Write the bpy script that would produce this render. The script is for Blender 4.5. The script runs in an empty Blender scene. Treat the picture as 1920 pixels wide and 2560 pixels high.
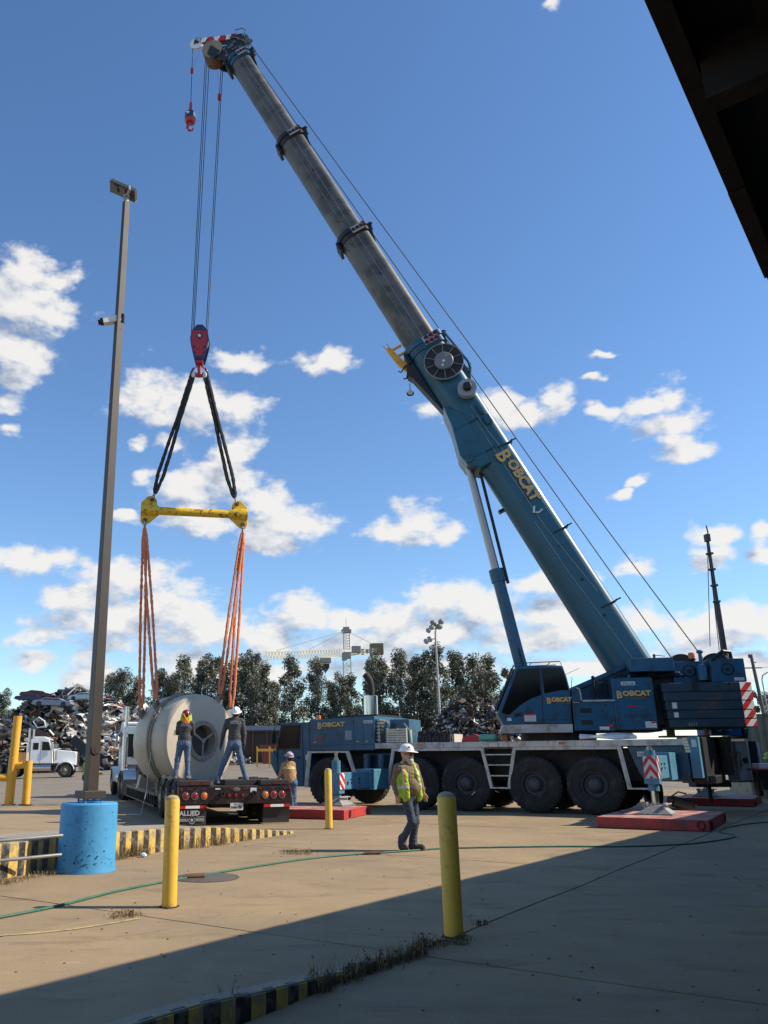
import bpy, bmesh, math, random
import numpy as np
from mathutils import Matrix, Vector
PI = math.pi
R = math.radians
rnd = random.Random(7)
sc = bpy.context.scene

# ------------------------------------------------------------------ camera
F_PX, CX, CY, PITCH, ROLL, HC = 2071.0, 720.0, 1280.0, R(16.5), R(-0.3), 1.5
cam_d = bpy.data.cameras.new('camera')
cam = bpy.data.objects.new('camera', cam_d)
sc.collection.objects.link(cam)
_f = Vector((0, math.cos(PITCH), math.sin(PITCH)))
_u0 = Vector((0, -math.sin(PITCH), math.cos(PITCH)))
_r0 = Vector((1, 0, 0))
_c, _s = math.cos(ROLL), math.sin(ROLL)
_r = _r0 * _c + _u0 * _s
_u = _u0 * _c - _r0 * _s
cam.matrix_world = Matrix(((_r.x, _u.x, -_f.x, 0), (_r.y, _u.y, -_f.y, 0), (_r.z, _u.z, -_f.z, HC), (0, 0, 0, 1)))
cam_d.sensor_fit = 'VERTICAL'
cam_d.sensor_height = 24.0
cam_d.lens = 24.0 * F_PX / 2560.0
cam_d.shift_x = (960 - CX) / 2560.0
cam_d.shift_y = 0.0
cam_d.clip_start = 0.1
cam_d.clip_end = 5000
sc.camera = cam

# ------------------------------------------------------------------ light and exposure
SUN_EL, SUN_AZ = R(38.5), R(92.0)          # azimuth measured clockwise from +Y
SUN_DIR = Vector((math.sin(SUN_AZ) * math.cos(SUN_EL), math.cos(SUN_AZ) * math.cos(SUN_EL), math.sin(SUN_EL)))
sun_d = bpy.data.lights.new('sun', 'SUN')
sun_d.energy = 3.9
sun_d.angle = R(0.5)
sun_d.color = (1.0, 0.89, 0.74)
sun = bpy.data.objects.new('sun', sun_d)
sc.collection.objects.link(sun)
sun.rotation_euler = SUN_DIR.to_track_quat('Z', 'Y').to_euler()
sun.location = (20, 0, 30)
sc.view_settings.view_transform = 'Standard'
sc.view_settings.look = 'None'
sc.view_settings.gamma = 1
sc.view_settings.exposure = 0.75
sc.view_settings.use_curve_mapping = False
sc.cycles.max_bounces = 6
sc.cycles.diffuse_bounces = 3
sc.cycles.glossy_bounces = 3
sc.cycles.use_adaptive_sampling = True


def px_ray(px, py):
    return _f + _r * ((px - CX) / F_PX) - _u * ((py - CY) / F_PX)


def azel(px, py):
    d = px_ray(px, py).normalized()
    return math.atan2(d.x, d.y), math.asin(d.z)


# ---- sky: Nishita plus cumulus clouds, all around the horizon
world = bpy.data.worlds.new('World')
sc.world = world
world.use_nodes = True
nt = world.node_tree
nt.nodes.clear()


def build_world():
    D = 1.1574
    # cloud puffs: direction (from the compass bearings of the photograph) and angular half sizes
    puffs = [
        (60, 590, 75, 45), (130, 600, 50, 22), (30, 660, 110, 70), (110, 690, 50, 35), (30, 760, 75, 60), (40, 810, 60, 30), (5, 860, 40, 25), (5, 925, 20, 14),
        (330, 860, 75, 55), (420, 860, 90, 55), (500, 880, 65, 40), (370, 895, 100, 30),
        (520, 778, 60, 22), (700, 778, 60, 22),
        (500, 970, 60, 50), (480, 1040, 85, 60), (400, 1060, 80, 40), (430, 1120, 80, 36), (570, 1090, 60, 45), (640, 1130, 90, 42), (600, 1170, 90, 24), (330, 1030, 30, 20), (360, 960, 25, 15), (300, 960, 18, 10), (560, 1140, 60, 40),
        (920, 888, 50, 26), (1060, 880, 60, 32), (1130, 895, 65, 30), (1205, 862, 42, 26),
        (850, 1150, 80, 30), (900, 1120, 65, 36), (955, 1150, 55, 22),
        (1400, 870, 60, 26), (1450, 860, 45, 32), (1440, 920, 75, 34), (1470, 965, 60, 26), (1310, 880, 40, 16),
        (1370, 1044, 30, 14), (1330, 1070, 22, 12), (1300, 764, 20, 8), (1280, 812, 20, 8), (1535, 1160, 45, 34), (1545, 1210, 45, 30), (1370, 1225, 38, 26), (1650, 1150, 34, 26), (1655, 1190, 30, 22),
        (80, 1210, 95, 30), (270, 1115, 32, 12), (1190, 10, 22, 16),
        (180, 1290, 70, 45), (290, 1260, 90, 50), (350, 1320, 140, 60), (240, 1350, 120, 50), (450, 1370, 120, 48), (570, 1385, 70, 36),
        (650, 1330, 62, 46), (760, 1345, 60, 34), (850, 1340, 80, 44), (960, 1300, 75, 50), (1040, 1320, 90, 55), (1180, 1260, 90, 28), (1200, 1330, 75, 50), (1150, 1380, 110, 40), (950, 1370, 150, 40), (760, 1390, 120, 34),
        (1400, 1350, 90, 34), (1490, 1370, 80, 30), (1590, 1335, 70, 40), (1640, 1350, 60, 40), (1510, 1400, 130, 34), (190, 1455, 55, 45), (80, 1420, 40, 34), (90, 1370, 60, 24), (420, 1440, 120, 30),
        (560, 1450, 200, 26), (900, 1440, 260, 26), (1300, 1440, 260, 26), (1600, 1440, 160, 26),
    ]
    blobs = []
    for (x, y, rx, ry) in puffs:
        a, e = azel(x * D, y * D)
        k = px_ray(x * D, y * D).length
        blobs.append((a, e, 1.24 * rx * D / F_PX / k / max(0.3, math.cos(e)), 1.22 * ry * D / F_PX / k))
    rr = random.Random(5)
    for i in range(16):                                     # the same kind of sky goes on outside the frame
        a = rr.uniform(R(36), R(330)) - (0 if rr.random() < .5 else 0)
        blobs.append((a if a < PI else a - 2 * PI, rr.uniform(R(3), R(34)), rr.uniform(.08, .22), rr.uniform(.03, .07)))
    g = bpy.data.node_groups.new('cloud_density', 'ShaderNodeTree')
    g.interface.new_socket('P', in_out='INPUT', socket_type='NodeSocketVector')
    g.interface.new_socket('D', in_out='OUTPUT', socket_type='NodeSocketFloat')
    n = g.nodes
    L = g.links.new
    gi, go = n.new('NodeGroupInput'), n.new('NodeGroupOutput')

    def vm(op, a, b=None, c=None):
        k = n.new('ShaderNodeVectorMath'); k.operation = op
        for i, v in enumerate((a, b, c)):
            if v is None: continue
            if isinstance(v, tuple): k.inputs[i].default_value = v
            else: L(v, k.inputs[i])
        return k

    def mt(op, a, b=None, c=None, clamp=False):
        k = n.new('ShaderNodeMath'); k.operation = op; k.use_clamp = clamp
        for i, v in enumerate((a, b, c)):
            if v is None: continue
            if isinstance(v, (int, float)): k.inputs[i].default_value = v
            else: L(v, k.inputs[i])
        return k.outputs[0]

    def noise(vec, scale, detail, rough):
        k = n.new('ShaderNodeTexNoise'); k.noise_dimensions = '2D'
        k.inputs['Scale'].default_value = scale; k.inputs['Detail'].default_value = detail; k.inputs['Roughness'].default_value = rough
        L(vec, k.inputs['Vector'])
        return k
    st = vm('MULTIPLY', gi.outputs[0], (1.0, 1.7, 1.0)).outputs[0]
    w = noise(st, 14.0, 3.0, .55)
    wo = vm('MULTIPLY_ADD', w.outputs['Color'], (.05, .034, 0), (-.025, -.017, 0)).outputs[0]
    p = vm('ADD', gi.outputs[0], wo).outputs[0]
    acc = None
    for (a, e, rx, ry) in blobs:
        q = vm('MULTIPLY_ADD', p, (1 / rx, 1 / ry, 0), (-a / rx, -e / ry, 0)).outputs[0]
        ln = vm('LENGTH', q).outputs['Value']
        acc = ln if acc is None else mt('MINIMUM', acc, ln)
    b = mt('SUBTRACT', .93, acc)
    b = mt('MAXIMUM', b, -.75)
    f1 = noise(st, 20.0, 9.0, .60).outputs['Fac']
    d = mt('MULTIPLY_ADD', f1, 2.0, -1.0)
    L(mt('ADD', b, d), go.inputs[0])

    n = nt.nodes
    L = nt.links.new
    tc = n.new('ShaderNodeTexCoord')
    nv = vm('NORMALIZE', tc.outputs['Generated']).outputs[0]
    sx = n.new('ShaderNodeSeparateXYZ'); L(nv, sx.inputs[0])
    az = mt('ARCTAN2', sx.outputs[0], sx.outputs[1])
    el = mt('ARCSINE', sx.outputs[2])
    cb = n.new('ShaderNodeCombineXYZ'); L(az, cb.inputs[0]); L(el, cb.inputs[1])
    g1 = n.new('ShaderNodeGroup'); g1.node_tree = g; L(cb.outputs[0], g1.inputs[0])
    sh = vm('ADD', cb.outputs[0], (.016, .026, 0)).outputs[0]
    g2 = n.new('ShaderNodeGroup'); g2.node_tree = g; L(sh, g2.inputs[0])
    al = n.new('ShaderNodeMapRange'); al.interpolation_type = 'SMOOTHSTEP'
    al.inputs['From Min'].default_value = -.16; al.inputs['From Max'].default_value = .55
    L(g1.outputs[0], al.inputs['Value'])
    up = mt('GREATER_THAN', el, -.01)
    alpha = mt('MULTIPLY', al.outputs[0], up)
    alpha = mt('MULTIPLY', alpha, .97)
    df = mt('SUBTRACT', g1.outputs[0], g2.outputs[0])
    thick = mt('MULTIPLY', g1.outputs[0], -.22)
    ns = noise(vm('MULTIPLY', cb.outputs[0], (1.0, 2.0, 1.0)).outputs[0], 22.0, 4.0, .5).outputs['Fac']
    lit = mt('MULTIPLY_ADD', df, .85, .36)
    lit = mt('MULTIPLY_ADD', ns, .66, lit)
    lit = mt('ADD', lit, thick, clamp=True)
    cr = n.new('ShaderNodeValToRGB')
    cr.color_ramp.elements[0].position = 0.1; cr.color_ramp.elements[0].color = (.40, .47, .60, 1)
    cr.color_ramp.elements[1].position = .85; cr.color_ramp.elements[1].color = (1.0, .985, .96, 1)
    e = cr.color_ramp.elements.new(.5); e.color = (.74, .78, .85, 1)
    L(lit, cr.inputs[0])
    sky = n.new('ShaderNodeTexSky')
    sky.sky_type = 'NISHITA'; sky.sun_disc = False
    sky.sun_elevation = SUN_EL; sky.sun_rotation = SUN_AZ
    sky.altitude = 0; sky.air_density = 1.0; sky.dust_density = .1; sky.ozone_density = 2.2
    hs = n.new('ShaderNodeHueSaturation')
    hs.inputs['Saturation'].default_value = 1.08; hs.inputs['Value'].default_value = 1.09
    L(sky.outputs[0], hs.inputs['Color'])
    tn = n.new('ShaderNodeMix'); tn.data_type = 'RGBA'; tn.blend_type = 'MULTIPLY'; tn.inputs['Factor'].default_value = 1
    L(hs.outputs[0], tn.inputs['A']); tn.inputs['B'].default_value = (.91, 1.02, 1.13, 1)
    cl = n.new('ShaderNodeMix'); cl.data_type = 'RGBA'; cl.blend_type = 'MULTIPLY'; cl.inputs['Factor'].default_value = 1
    L(cr.outputs[0], cl.inputs['A']); cl.inputs['B'].default_value = (6.1, 6.1, 6.1, 1)
    mx = n.new('ShaderNodeMix'); mx.data_type = 'RGBA'
    L(alpha, mx.inputs['Factor']); L(tn.outputs['Result'], mx.inputs['A']); L(cl.outputs['Result'], mx.inputs['B'])
    bg = n.new('ShaderNodeBackground'); bg.inputs['Strength'].default_value = .088
    L(mx.outputs['Result'], bg.inputs['Color'])
    out = n.new('ShaderNodeOutputWorld'); L(bg.outputs[0], out.inputs['Surface'])


build_world()
world.cycles.sampling_method = 'MANUAL'
world.cycles.sample_map_resolution = 512

# ------------------------------------------------------------------ helpers
W = {}            # object -> world matrix (before any depsgraph update)


def frame(o, x, y=None, z=(0, 0, 1)):
    """matrix from an origin and axes given in world space"""
    x = Vector(x).normalized()
    if y is None:
        z = Vector(z).normalized(); y = z.cross(x).normalized(); z = x.cross(y)
    else:
        y = Vector(y).normalized(); z = x.cross(y).normalized()
    o = Vector(o)
    return Matrix(((x.x, y.x, z.x, o.x), (x.y, y.y, z.y, o.y), (x.z, y.z, z.z, o.z), (0, 0, 0, 1)))


def T(x, y, z): return Matrix.Translation((x, y, z))


def ground_pt(px, py, z=0.0):
    d = px_ray(px, py); t = (z - HC) / d.z
    return Vector((0, 0, HC)) + d * t


def at(px, py, Y):
    d = px_ray(px, py)
    return Vector((0, 0, HC)) + d * (Y / d.y)


MATS = {}


def mat(name, col, rough=.55, metal=0.0, var=.12, scale=3.0, bump=.0, bscale=40.0, dirt=None, dscale=2.0, damt=.5,
        coat=0.0, spec=.5, rvar=.1, alpha=1.0, trans=0.0, streak=False, objrand=0.0):
    if name in MATS: return MATS[name]
    m = bpy.data.materials.new(name); m.use_nodes = True
    n, L = m.node_tree.nodes, m.node_tree.links.new
    b = n['Principled BSDF']
    tc = n.new('ShaderNodeTexCoord')
    src = tc.outputs['Object']
    if streak:
        mp = n.new('ShaderNodeMapping'); mp.inputs['Scale'].default_value = (3.0, 3.0, .35); L(src, mp.inputs[0]); ssrc = mp.outputs[0]
    else:
        ssrc = src
    nz = n.new('ShaderNodeTexNoise'); nz.inputs['Scale'].default_value = scale; nz.inputs['Detail'].default_value = 6; nz.inputs['Roughness'].default_value = .6
    L(ssrc, nz.inputs['Vector'])
    mr = n.new('ShaderNodeMapRange')
    mr.inputs['From Min'].default_value = .25; mr.inputs['From Max'].default_value = .75
    mr.inputs['To Min'].default_value = 1 - var; mr.inputs['To Max'].default_value = 1 + var
    L(nz.outputs['Fac'], mr.inputs['Value'])
    mul = n.new('ShaderNodeMix'); mul.data_type = 'RGBA'; mul.blend_type = 'MULTIPLY'; mul.inputs['Factor'].default_value = 1
    mul.inputs['A'].default_value = (*col, 1); L(mr.outputs[0], mul.inputs['B'])
    colout = mul.outputs['Result']
    if objrand:
        oi = n.new('ShaderNodeObjectInfo')
        m2 = n.new('ShaderNodeMapRange'); m2.inputs['To Min'].default_value = 1 - objrand; m2.inputs['To Max'].default_value = 1 + objrand
        L(oi.outputs['Random'], m2.inputs['Value'])
        mo = n.new('ShaderNodeMix'); mo.data_type = 'RGBA'; mo.blend_type = 'MULTIPLY'; mo.inputs['Factor'].default_value = 1
        L(colout, mo.inputs['A']); L(m2.outputs[0], mo.inputs['B']); colout = mo.outputs['Result']
    if dirt is not None:
        dn = n.new('ShaderNodeTexNoise'); dn.inputs['Scale'].default_value = dscale; dn.inputs['Detail'].default_value = 8; dn.inputs['Roughness'].default_value = .68
        L(ssrc, dn.inputs['Vector'])
        dr = n.new('ShaderNodeMapRange'); dr.interpolation_type = 'SMOOTHSTEP'
        c = .5 + (0.5 - damt) * .42
        dr.inputs['From Min'].default_value = c - .05; dr.inputs['From Max'].default_value = c + .1
        L(dn.outputs['Fac'], dr.inputs['Value'])
        dm = n.new('ShaderNodeMix'); dm.data_type = 'RGBA'
        L(dr.outputs[0], dm.inputs['Factor']); L(colout, dm.inputs['A']); dm.inputs['B'].default_value = (*dirt, 1)
        colout = dm.outputs['Result']
    L(colout, b.inputs['Base Color'])
    rr = n.new('ShaderNodeMapRange'); rr.inputs['To Min'].default_value = max(.02, rough - rvar); rr.inputs['To Max'].default_value = min(1, rough + rvar)
    L(nz.outputs['Fac'], rr.inputs['Value']); L(rr.outputs[0], b.inputs['Roughness'])
    b.inputs['Metallic'].default_value = metal
    b.inputs['Specular IOR Level'].default_value = spec
    b.inputs['Coat Weight'].default_value = coat
    b.inputs['Coat Roughness'].default_value = .15
    if trans: b.inputs['Transmission Weight'].default_value = trans
    if alpha < 1: b.inputs['Alpha'].default_value = alpha
    if bump:
        bn = n.new('ShaderNodeTexNoise'); bn.inputs['Scale'].default_value = bscale; bn.inputs['Detail'].default_value = 5
        L(src, bn.inputs['Vector'])
        bp = n.new('ShaderNodeBump'); bp.inputs['Strength'].default_value = bump; bp.inputs['Distance'].default_value = .02
        L(bn.outputs['Fac'], bp.inputs['Height']); L(bp.outputs[0], b.inputs['Normal'])
    MATS[name] = m
    return m


def props(o, label=None, cat=None, group=None, kind=None):
    if label: o['label'] = label
    if cat: o['category'] = cat
    if group: o['group'] = group
    if kind: o['kind'] = kind
    return o


def empty(name, M, label, cat, group=None):
    o = bpy.data.objects.new(name, None)
    sc.collection.objects.link(o)
    o.empty_display_size = .3
    o.matrix_world = M
    W[o] = M.copy()
    return props(o, label, cat, group)


def link(me, name, parent=None, M=None, **kw):
    """an object with mesh data, M = world matrix"""
    o = bpy.data.objects.new(name, me)
    sc.collection.objects.link(o)
    M = Matrix.Identity(4) if M is None else M
    if parent is not None:
        o.parent = parent
        o.matrix_parent_inverse = Matrix.Identity(4)
        o.matrix_basis = W[parent].inverted() @ M
    else:
        o.matrix_basis = M
    W[o] = M.copy()
    props(o, kw.get('label'), kw.get('cat'), kw.get('group'), kw.get('kind'))
    return o


class MB:
    def __init__(s, M=None):
        s.M = M if M is not None else Matrix.Identity(4)
        s.v = []; s.f = []; s.m = []; s.sm = []

    def add(s, vs, fs, mi=0, smooth=False, M=None):
        b = len(s.v); MM = s.M if M is None else s.M @ M
        s.v += [tuple(MM @ Vector(v)) for v in vs]
        s.f += [tuple(b + i for i in f) for f in fs]
        s.m += [mi] * len(fs); s.sm += [smooth] * len(fs)
        return s

    def box(s, x0, x1, y0, y1, z0, z1, mi=0, M=None):
        v = [(x0, y0, z0), (x1, y0, z0), (x1, y1, z0), (x0, y1, z0), (x0, y0, z1), (x1, y0, z1), (x1, y1, z1), (x0, y1, z1)]
        return s.add(v, [(0, 3, 2, 1), (4, 5, 6, 7), (0, 1, 5, 4), (1, 2, 6, 5), (2, 3, 7, 6), (3, 0, 4, 7)], mi, M=M)

    def cbox(s, c, d, mi=0, M=None):
        return s.box(c[0] - d[0] / 2, c[0] + d[0] / 2, c[1] - d[1] / 2, c[1] + d[1] / 2, c[2] - d[2] / 2, c[2] + d[2] / 2, mi, M)

    def prism(s, pts, ext, mi=0, smooth=False, M=None):
        n = len(pts); e = Vector(ext)
        p = [Vector(q) for q in pts]
        nrm = Vector((0, 0, 0))
        for i in range(n): nrm += p[i].cross(p[(i + 1) % n])
        a = [tuple(q) for q in p] + [tuple(q + e) for q in p]
        if nrm.dot(e) < 0:
            fs = [tuple(range(n)), tuple(range(2 * n - 1, n - 1, -1))] + [(i, n + i, n + (i + 1) % n, (i + 1) % n) for i in range(n)]
        else:
            fs = [tuple(range(n - 1, -1, -1)), tuple(range(n, 2 * n))] + [(i, (i + 1) % n, n + (i + 1) % n, n + i) for i in range(n)]
        b = len(s.f)
        s.add(a, fs, mi, False, M)
        if smooth:
            for i in range(b + 2, len(s.f)): s.sm[i] = True
        return s

    def side(s, pts, y0, y1, mi=0, M=None):
        """polygon in (x,z) extruded from y0 to y1"""
        return s.prism([(p[0], y0, p[1]) for p in pts], (0, y1 - y0, 0), mi, False, M)

    def tube(s, p0, p1, r0, r1=None, n=12, mi=0, caps=True, M=None, smooth=True):
        r1 = r0 if r1 is None else r1
        p0, p1 = Vector(p0), Vector(p1)
        d = (p1 - p0).normalized()
        a = d.orthogonal().normalized(); b = d.cross(a)
        v = []
        for p, r in ((p0, r0), (p1, r1)):
            for i in range(n):
                t = 2 * PI * i / n
                v.append(tuple(p + (a * math.cos(t) + b * math.sin(t)) * r))
        fs = [(i, (i + 1) % n, n + (i + 1) % n, n + i) for i in range(n)]
        s.add(v, fs, mi, smooth, M)
        if caps:
            s.add(v, [tuple(range(n - 1, -1, -1)), tuple(range(n, 2 * n))], mi, False, M)
        return s

    def pipe(s, pts, r, n=8, mi=0, M=None, rf=None, closed=False):
        pts = [Vector(p) for p in pts]
        v = []; m = len(pts); a = None
        for k, p in enumerate(pts):
            q0, q1 = (pts[k - 1] if k or closed else p), (pts[(k + 1) % m] if k < m - 1 or closed else p)
            d = (q1 - q0).normalized()
            a = d.orthogonal().normalized() if a is None else (a - d * a.dot(d)).normalized()
            b = d.cross(a); rr = r if rf is None else r * rf(k / max(1, m - 1))
            for i in range(n):
                t = 2 * PI * i / n
                v.append(tuple(p + (a * math.cos(t) + b * math.sin(t)) * rr))
        fs = []
        for k in range(m if closed else m - 1):
            k2 = (k + 1) % m
            for i in range(n):
                fs.append((k * n + i, k * n + (i + 1) % n, k2 * n + (i + 1) % n, k2 * n + i))
        if not closed: fs += [tuple(range(n - 1, -1, -1)), tuple((m - 1) * n + i for i in range(n))]
        return s.add(v, fs, mi, True, M)

    def lathe(s, prof, n=24, mi=0, M=None, smooth=True, a0=0, a1=2 * PI):
        """profile of (r, z) turned about local z"""
        full = abs(a1 - a0 - 2 * PI) < 1e-6
        m = n if full else n + 1
        v = []
        for (r, z) in prof:
            for i in range(m):
                t = a0 + (a1 - a0) * i / n
                v.append((r * math.cos(t), r * math.sin(t), z))
        fs = []
        for k in range(len(prof) - 1):
            for i in range(n):
                j = (i + 1) % m
                fs.append((k * m + i, k * m + j, (k + 1) * m + j, (k + 1) * m + i))
        return s.add(v, fs, mi, smooth, M)

    def ball(s, c, r, n=12, mi=0, M=None, sc_=(1, 1, 1)):
        v = []; fs = []; m = n // 2
        for k in range(m + 1):
            ph = PI * k / m
            for i in range(n):
                t = 2 * PI * i / n
                v.append((c[0] + r * sc_[0] * math.sin(ph) * math.cos(t), c[1] + r * sc_[1] * math.sin(ph) * math.sin(t), c[2] + r * sc_[2] * math.cos(ph)))
        for k in range(m):
            for i in range(n):
                fs.append((k * n + i, (k + 1) * n + i, (k + 1) * n + (i + 1) % n, k * n + (i + 1) % n))
        return s.add(v, fs, mi, True, M)

    def mesh(s, name, mats, inv=None):
        me = bpy.data.meshes.new(name)
        v = s.v if inv is None else [tuple(inv @ Vector(p)) for p in s.v]
        me.from_pydata(v, [], s.f)
        for m in (mats if isinstance(mats, (list, tuple)) else [mats]): me.materials.append(m)
        me.polygons.foreach_set('material_index', s.m)
        me.polygons.foreach_set('use_smooth', s.sm)
        me.update()
        if any(s.sm): me.set_sharp_from_angle(angle=R(38))
        return me

    def build(s, name, mats, parent=None, bevel=0, origin=None, **kw):
        if parent is not None:
            M = W[parent]
        else:
            if origin is None:
                a = np.array(s.v); origin = ((a[:, 0].min() + a[:, 0].max()) / 2, (a[:, 1].min() + a[:, 1].max()) / 2, a[:, 2].min())
            M = Matrix.Translation(origin) if not isinstance(origin, Matrix) else origin
        o = link(s.mesh(name, mats, M.inverted()), name, parent, M, **kw)
        if bevel:
            bv = o.modifiers.new('bevel', 'BEVEL'); bv.width = bevel; bv.segments = 2; bv.limit_method = 'ANGLE'; bv.angle_limit = R(40)
            bv.harden_normals = False
        return o


def clip(poly, rect):
    x0, x1, y0, y1 = rect

    def cut(p, ins, inter):
        out = []
        for i in range(len(p)):
            a, b = p[i], p[(i + 1) % len(p)]
            if ins(a):
                out.append(a)
                if not ins(b): out.append(inter(a, b))
            elif ins(b): out.append(inter(a, b))
        return out
    for ax, v, sg in ((0, x0, 1), (0, x1, -1), (1, y0, 1), (1, y1, -1)):
        if not poly: return poly

        def it(a, b, ax=ax, v=v):
            t = (v - a[ax]) / (b[ax] - a[ax]); return (a[0] + (b[0] - a[0]) * t, a[1] + (b[1] - a[1]) * t)
        poly = cut(poly, lambda q, ax=ax, v=v, sg=sg: (q[ax] - v) * sg >= -1e-9, it)
    return poly


def stripes(mb, x0, x1, z0, z1, pitch, slope, y, t, mi=0, M=None, phase=0.0, fill=.5):
    """diagonal bars on a panel lying in local xz at y, thickness t (towards -y)"""
    w = pitch * fill
    k = math.floor((x0 - abs(slope) * (z1 - z0)) / pitch) - 1
    while k * pitch < x1 + abs(slope) * (z1 - z0) + pitch:
        a = k * pitch + phase
        H = z1 - z0
        poly = [(a, z0), (a + w, z0), (a + w + slope * H, z1), (a + slope * H, z1)]
        poly = clip(poly, (x0, x1, z0, z1))
        if len(poly) >= 3: mb.side(poly, y, y - t, mi, M)
        k += 1


def text(body, size, M, material, parent, name='lettering', ext=.004, off=0.0, sx_=1.0, align='LEFT', bold_first=0.0):
    cu = bpy.data.curves.new('t', 'FONT')
    cu.body = body; cu.size = size; cu.extrude = ext; cu.offset = off; cu.align_x = align; cu.resolution_u = 2
    ob = bpy.data.objects.new('t', cu); sc.collection.objects.link(ob)
    dg = bpy.context.evaluated_depsgraph_get(); dg.update()
    me = bpy.data.meshes.new_from_object(ob.evaluated_get(dg))
    bpy.data.objects.remove(ob); bpy.data.curves.remove(cu)
    me.name = name
    inv = W[parent].inverted() @ M @ Matrix.Diagonal((sx_, 1, 1, 1))
    me.transform(inv)
    me.materials.clear(); me.materials.append(material)
    return link(me, name, parent, W[parent])


def copy_thing(o, M, label=None, group=None):
    c = o.copy(); sc.collection.objects.link(c)
    c.matrix_basis = M; W[c] = M.copy()
    if label: c['label'] = label
    if group: c['group'] = group

    def rec(src, dst):
        for ch in [k for k in bpy.data.objects if k.parent is src]:
            d = ch.copy(); sc.collection.objects.link(d); d.parent = dst
            d.matrix_parent_inverse = Matrix.Identity(4); d.matrix_basis = ch.matrix_basis.copy()
            W[d] = W[dst] @ ch.matrix_basis
            rec(ch, d)
    rec(o, c)
    return c


# ------------------------------------------------------------------ materials
BLUE = mat('crane_blue_paint', (.010, .088, .165), .42, 0, .10, 1.3, .02, 60, dirt=(.016, .044, .066), dscale=2.6, damt=.45, coat=.12)
BLUE2 = mat('outrigger_blue_paint', (.07, .215, .31), .48, 0, .12, 3, .05, 30, dirt=(.05, .12, .16), dscale=4, damt=.33)
BLUEBOOM = mat('boom_blue_paint', (.008, .090, .138), .42, 0, .10, .8, .01, 40, coat=.2, dirt=(.009, .065, .10), dscale=1.2, damt=.35)
GREYBOOM = mat('boom_grey_steel', (.125, .118, .104), .46, .25, .22, .9, .04, 20, dirt=(.070, .065, .056), dscale=1.3, damt=.5, spec=.5)
CWT = mat('counterweight_paint', (.020, .045, .065), .6, 0, .15, 1.5, .08, 25, dirt=(.10, .07, .045), dscale=1.3, damt=.3)
BLACK = mat('black_metal', (.012, .012, .013), .5, 0, .2, 4, .05, 30)
DARK = mat('dark_chassis', (.02, .02, .022), .65, 0, .3, 3, .08, 20, dirt=(.05, .043, .035), dscale=3, damt=.35)
RUBBER = mat('tyre_rubber', (.022, .021, .020), .82, 0, .2, 3, .12, 35, dirt=(.06, .053, .044), dscale=3.5, damt=.35)
ALU = mat('tread_plate', (.52, .50, .46), .5, .35, .12, 2.5, .10, 90, dirt=(.33, .30, .26), dscale=3, damt=.45)
CHROME = mat('chrome', (.62, .59, .54), .22, 1, .06, 3)
RIMM = mat('wheel_rim_paint', (.045, .05, .055), .5, .2, .15, 6)
GLASS = mat('tinted_glass', (.008, .009, .009), .08, 0, .05, 1, spec=.22)
GOLD = mat('gold_lettering', (.62, .40, .15), .45, 0, .08, 8)
GOLD2 = mat('dull_gold_lettering', (.22, .13, .05), .5)
WHITE = mat('white_paint', (.78, .78, .76), .45, 0, .06, 3, dirt=(.5, .48, .43), dscale=4, damt=.3)
DECAL = mat('white_decal', (.62, .63, .62), .6, 0, .08, 12)
DECALTXT = mat('decal_print', (.05, .05, .06), .6)
RED = mat('red_paint', (.50, .02, .018), .42, 0, .12, 4)
REDMAT = mat('red_mat_paint', (.42, .035, .035), .6, 0, .2, 3, .08, 25, dirt=(.17, .05, .04), dscale=3.5, damt=.4)
REDTOP = mat('worn_mat_top', (.46, .26, .21), .75, 0, .2, 4, .1, 30, dirt=(.28, .09, .08), dscale=3, damt=.5)
YEL = mat('bollard_yellow', (.74, .45, .055), .5, 0, .08, 4, .03, 30, dirt=(.42, .27, .09), dscale=6, damt=.30)
YELO = mat('pipe_yellow', (.76, .38, .03), .5, 0, .07, 2, .02, 30, dirt=(.6, .28, .03), dscale=3, damt=.28)
SPRY = mat('spreader_yellow', (.74, .45, .02), .5, 0, .1, 5, .06, 30, dirt=(.16, .07, .02), dscale=6, damt=.40)
STEEL = mat('bare_steel', (.35, .34, .32), .4, .8, .2, 8)
RUST = mat('rusty_steel', (.16, .075, .035), .75, .2, .3, 8, .1, 30)
ORANGE = mat('orange_sling', (.66, .20, .085), .85, 0, .22, 12, .3, 50)
BLKSLING = mat('black_sling', (.028, .029, .027), .9, 0, .25, 10, .4, 40, dirt=(.08, .075, .06), dscale=6, damt=.25)
ROPE = mat('wire_rope', (.006, .007, .009), .7, 0, .1, 8)
AMBER = mat('amber_lens', (.70, .15, .015), .25, 0, .05, 3, coat=.5)
REDLENS = mat('red_lens', (.26, .012, .010), .22, 0, .05, 3, coat=.6)
PLATEW = mat('licence_plate', (.6, .6, .56), .5)


def star_pts(r, r2=None, n=5):
    r2 = r2 or r * .4
    return [((r if i % 2 == 0 else r2) * math.sin(PI * i / n), (r if i % 2 == 0 else r2) * math.cos(PI * i / n)) for i in range(2 * n)]


# ------------------------------------------------------------------ ground
E1 = Vector((.58, .815, 0)).normalized()
E2 = Vector((E1.y, -E1.x, 0))


def sstep(a, b, x):
    t = min(1, max(0, (x - a) / (b - a))); return t * t * (3 - 2 * t)


def ground_z(x, y):
    return 1.25 * sstep(45, 112, y) * sstep(-26, -10, x)


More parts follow.
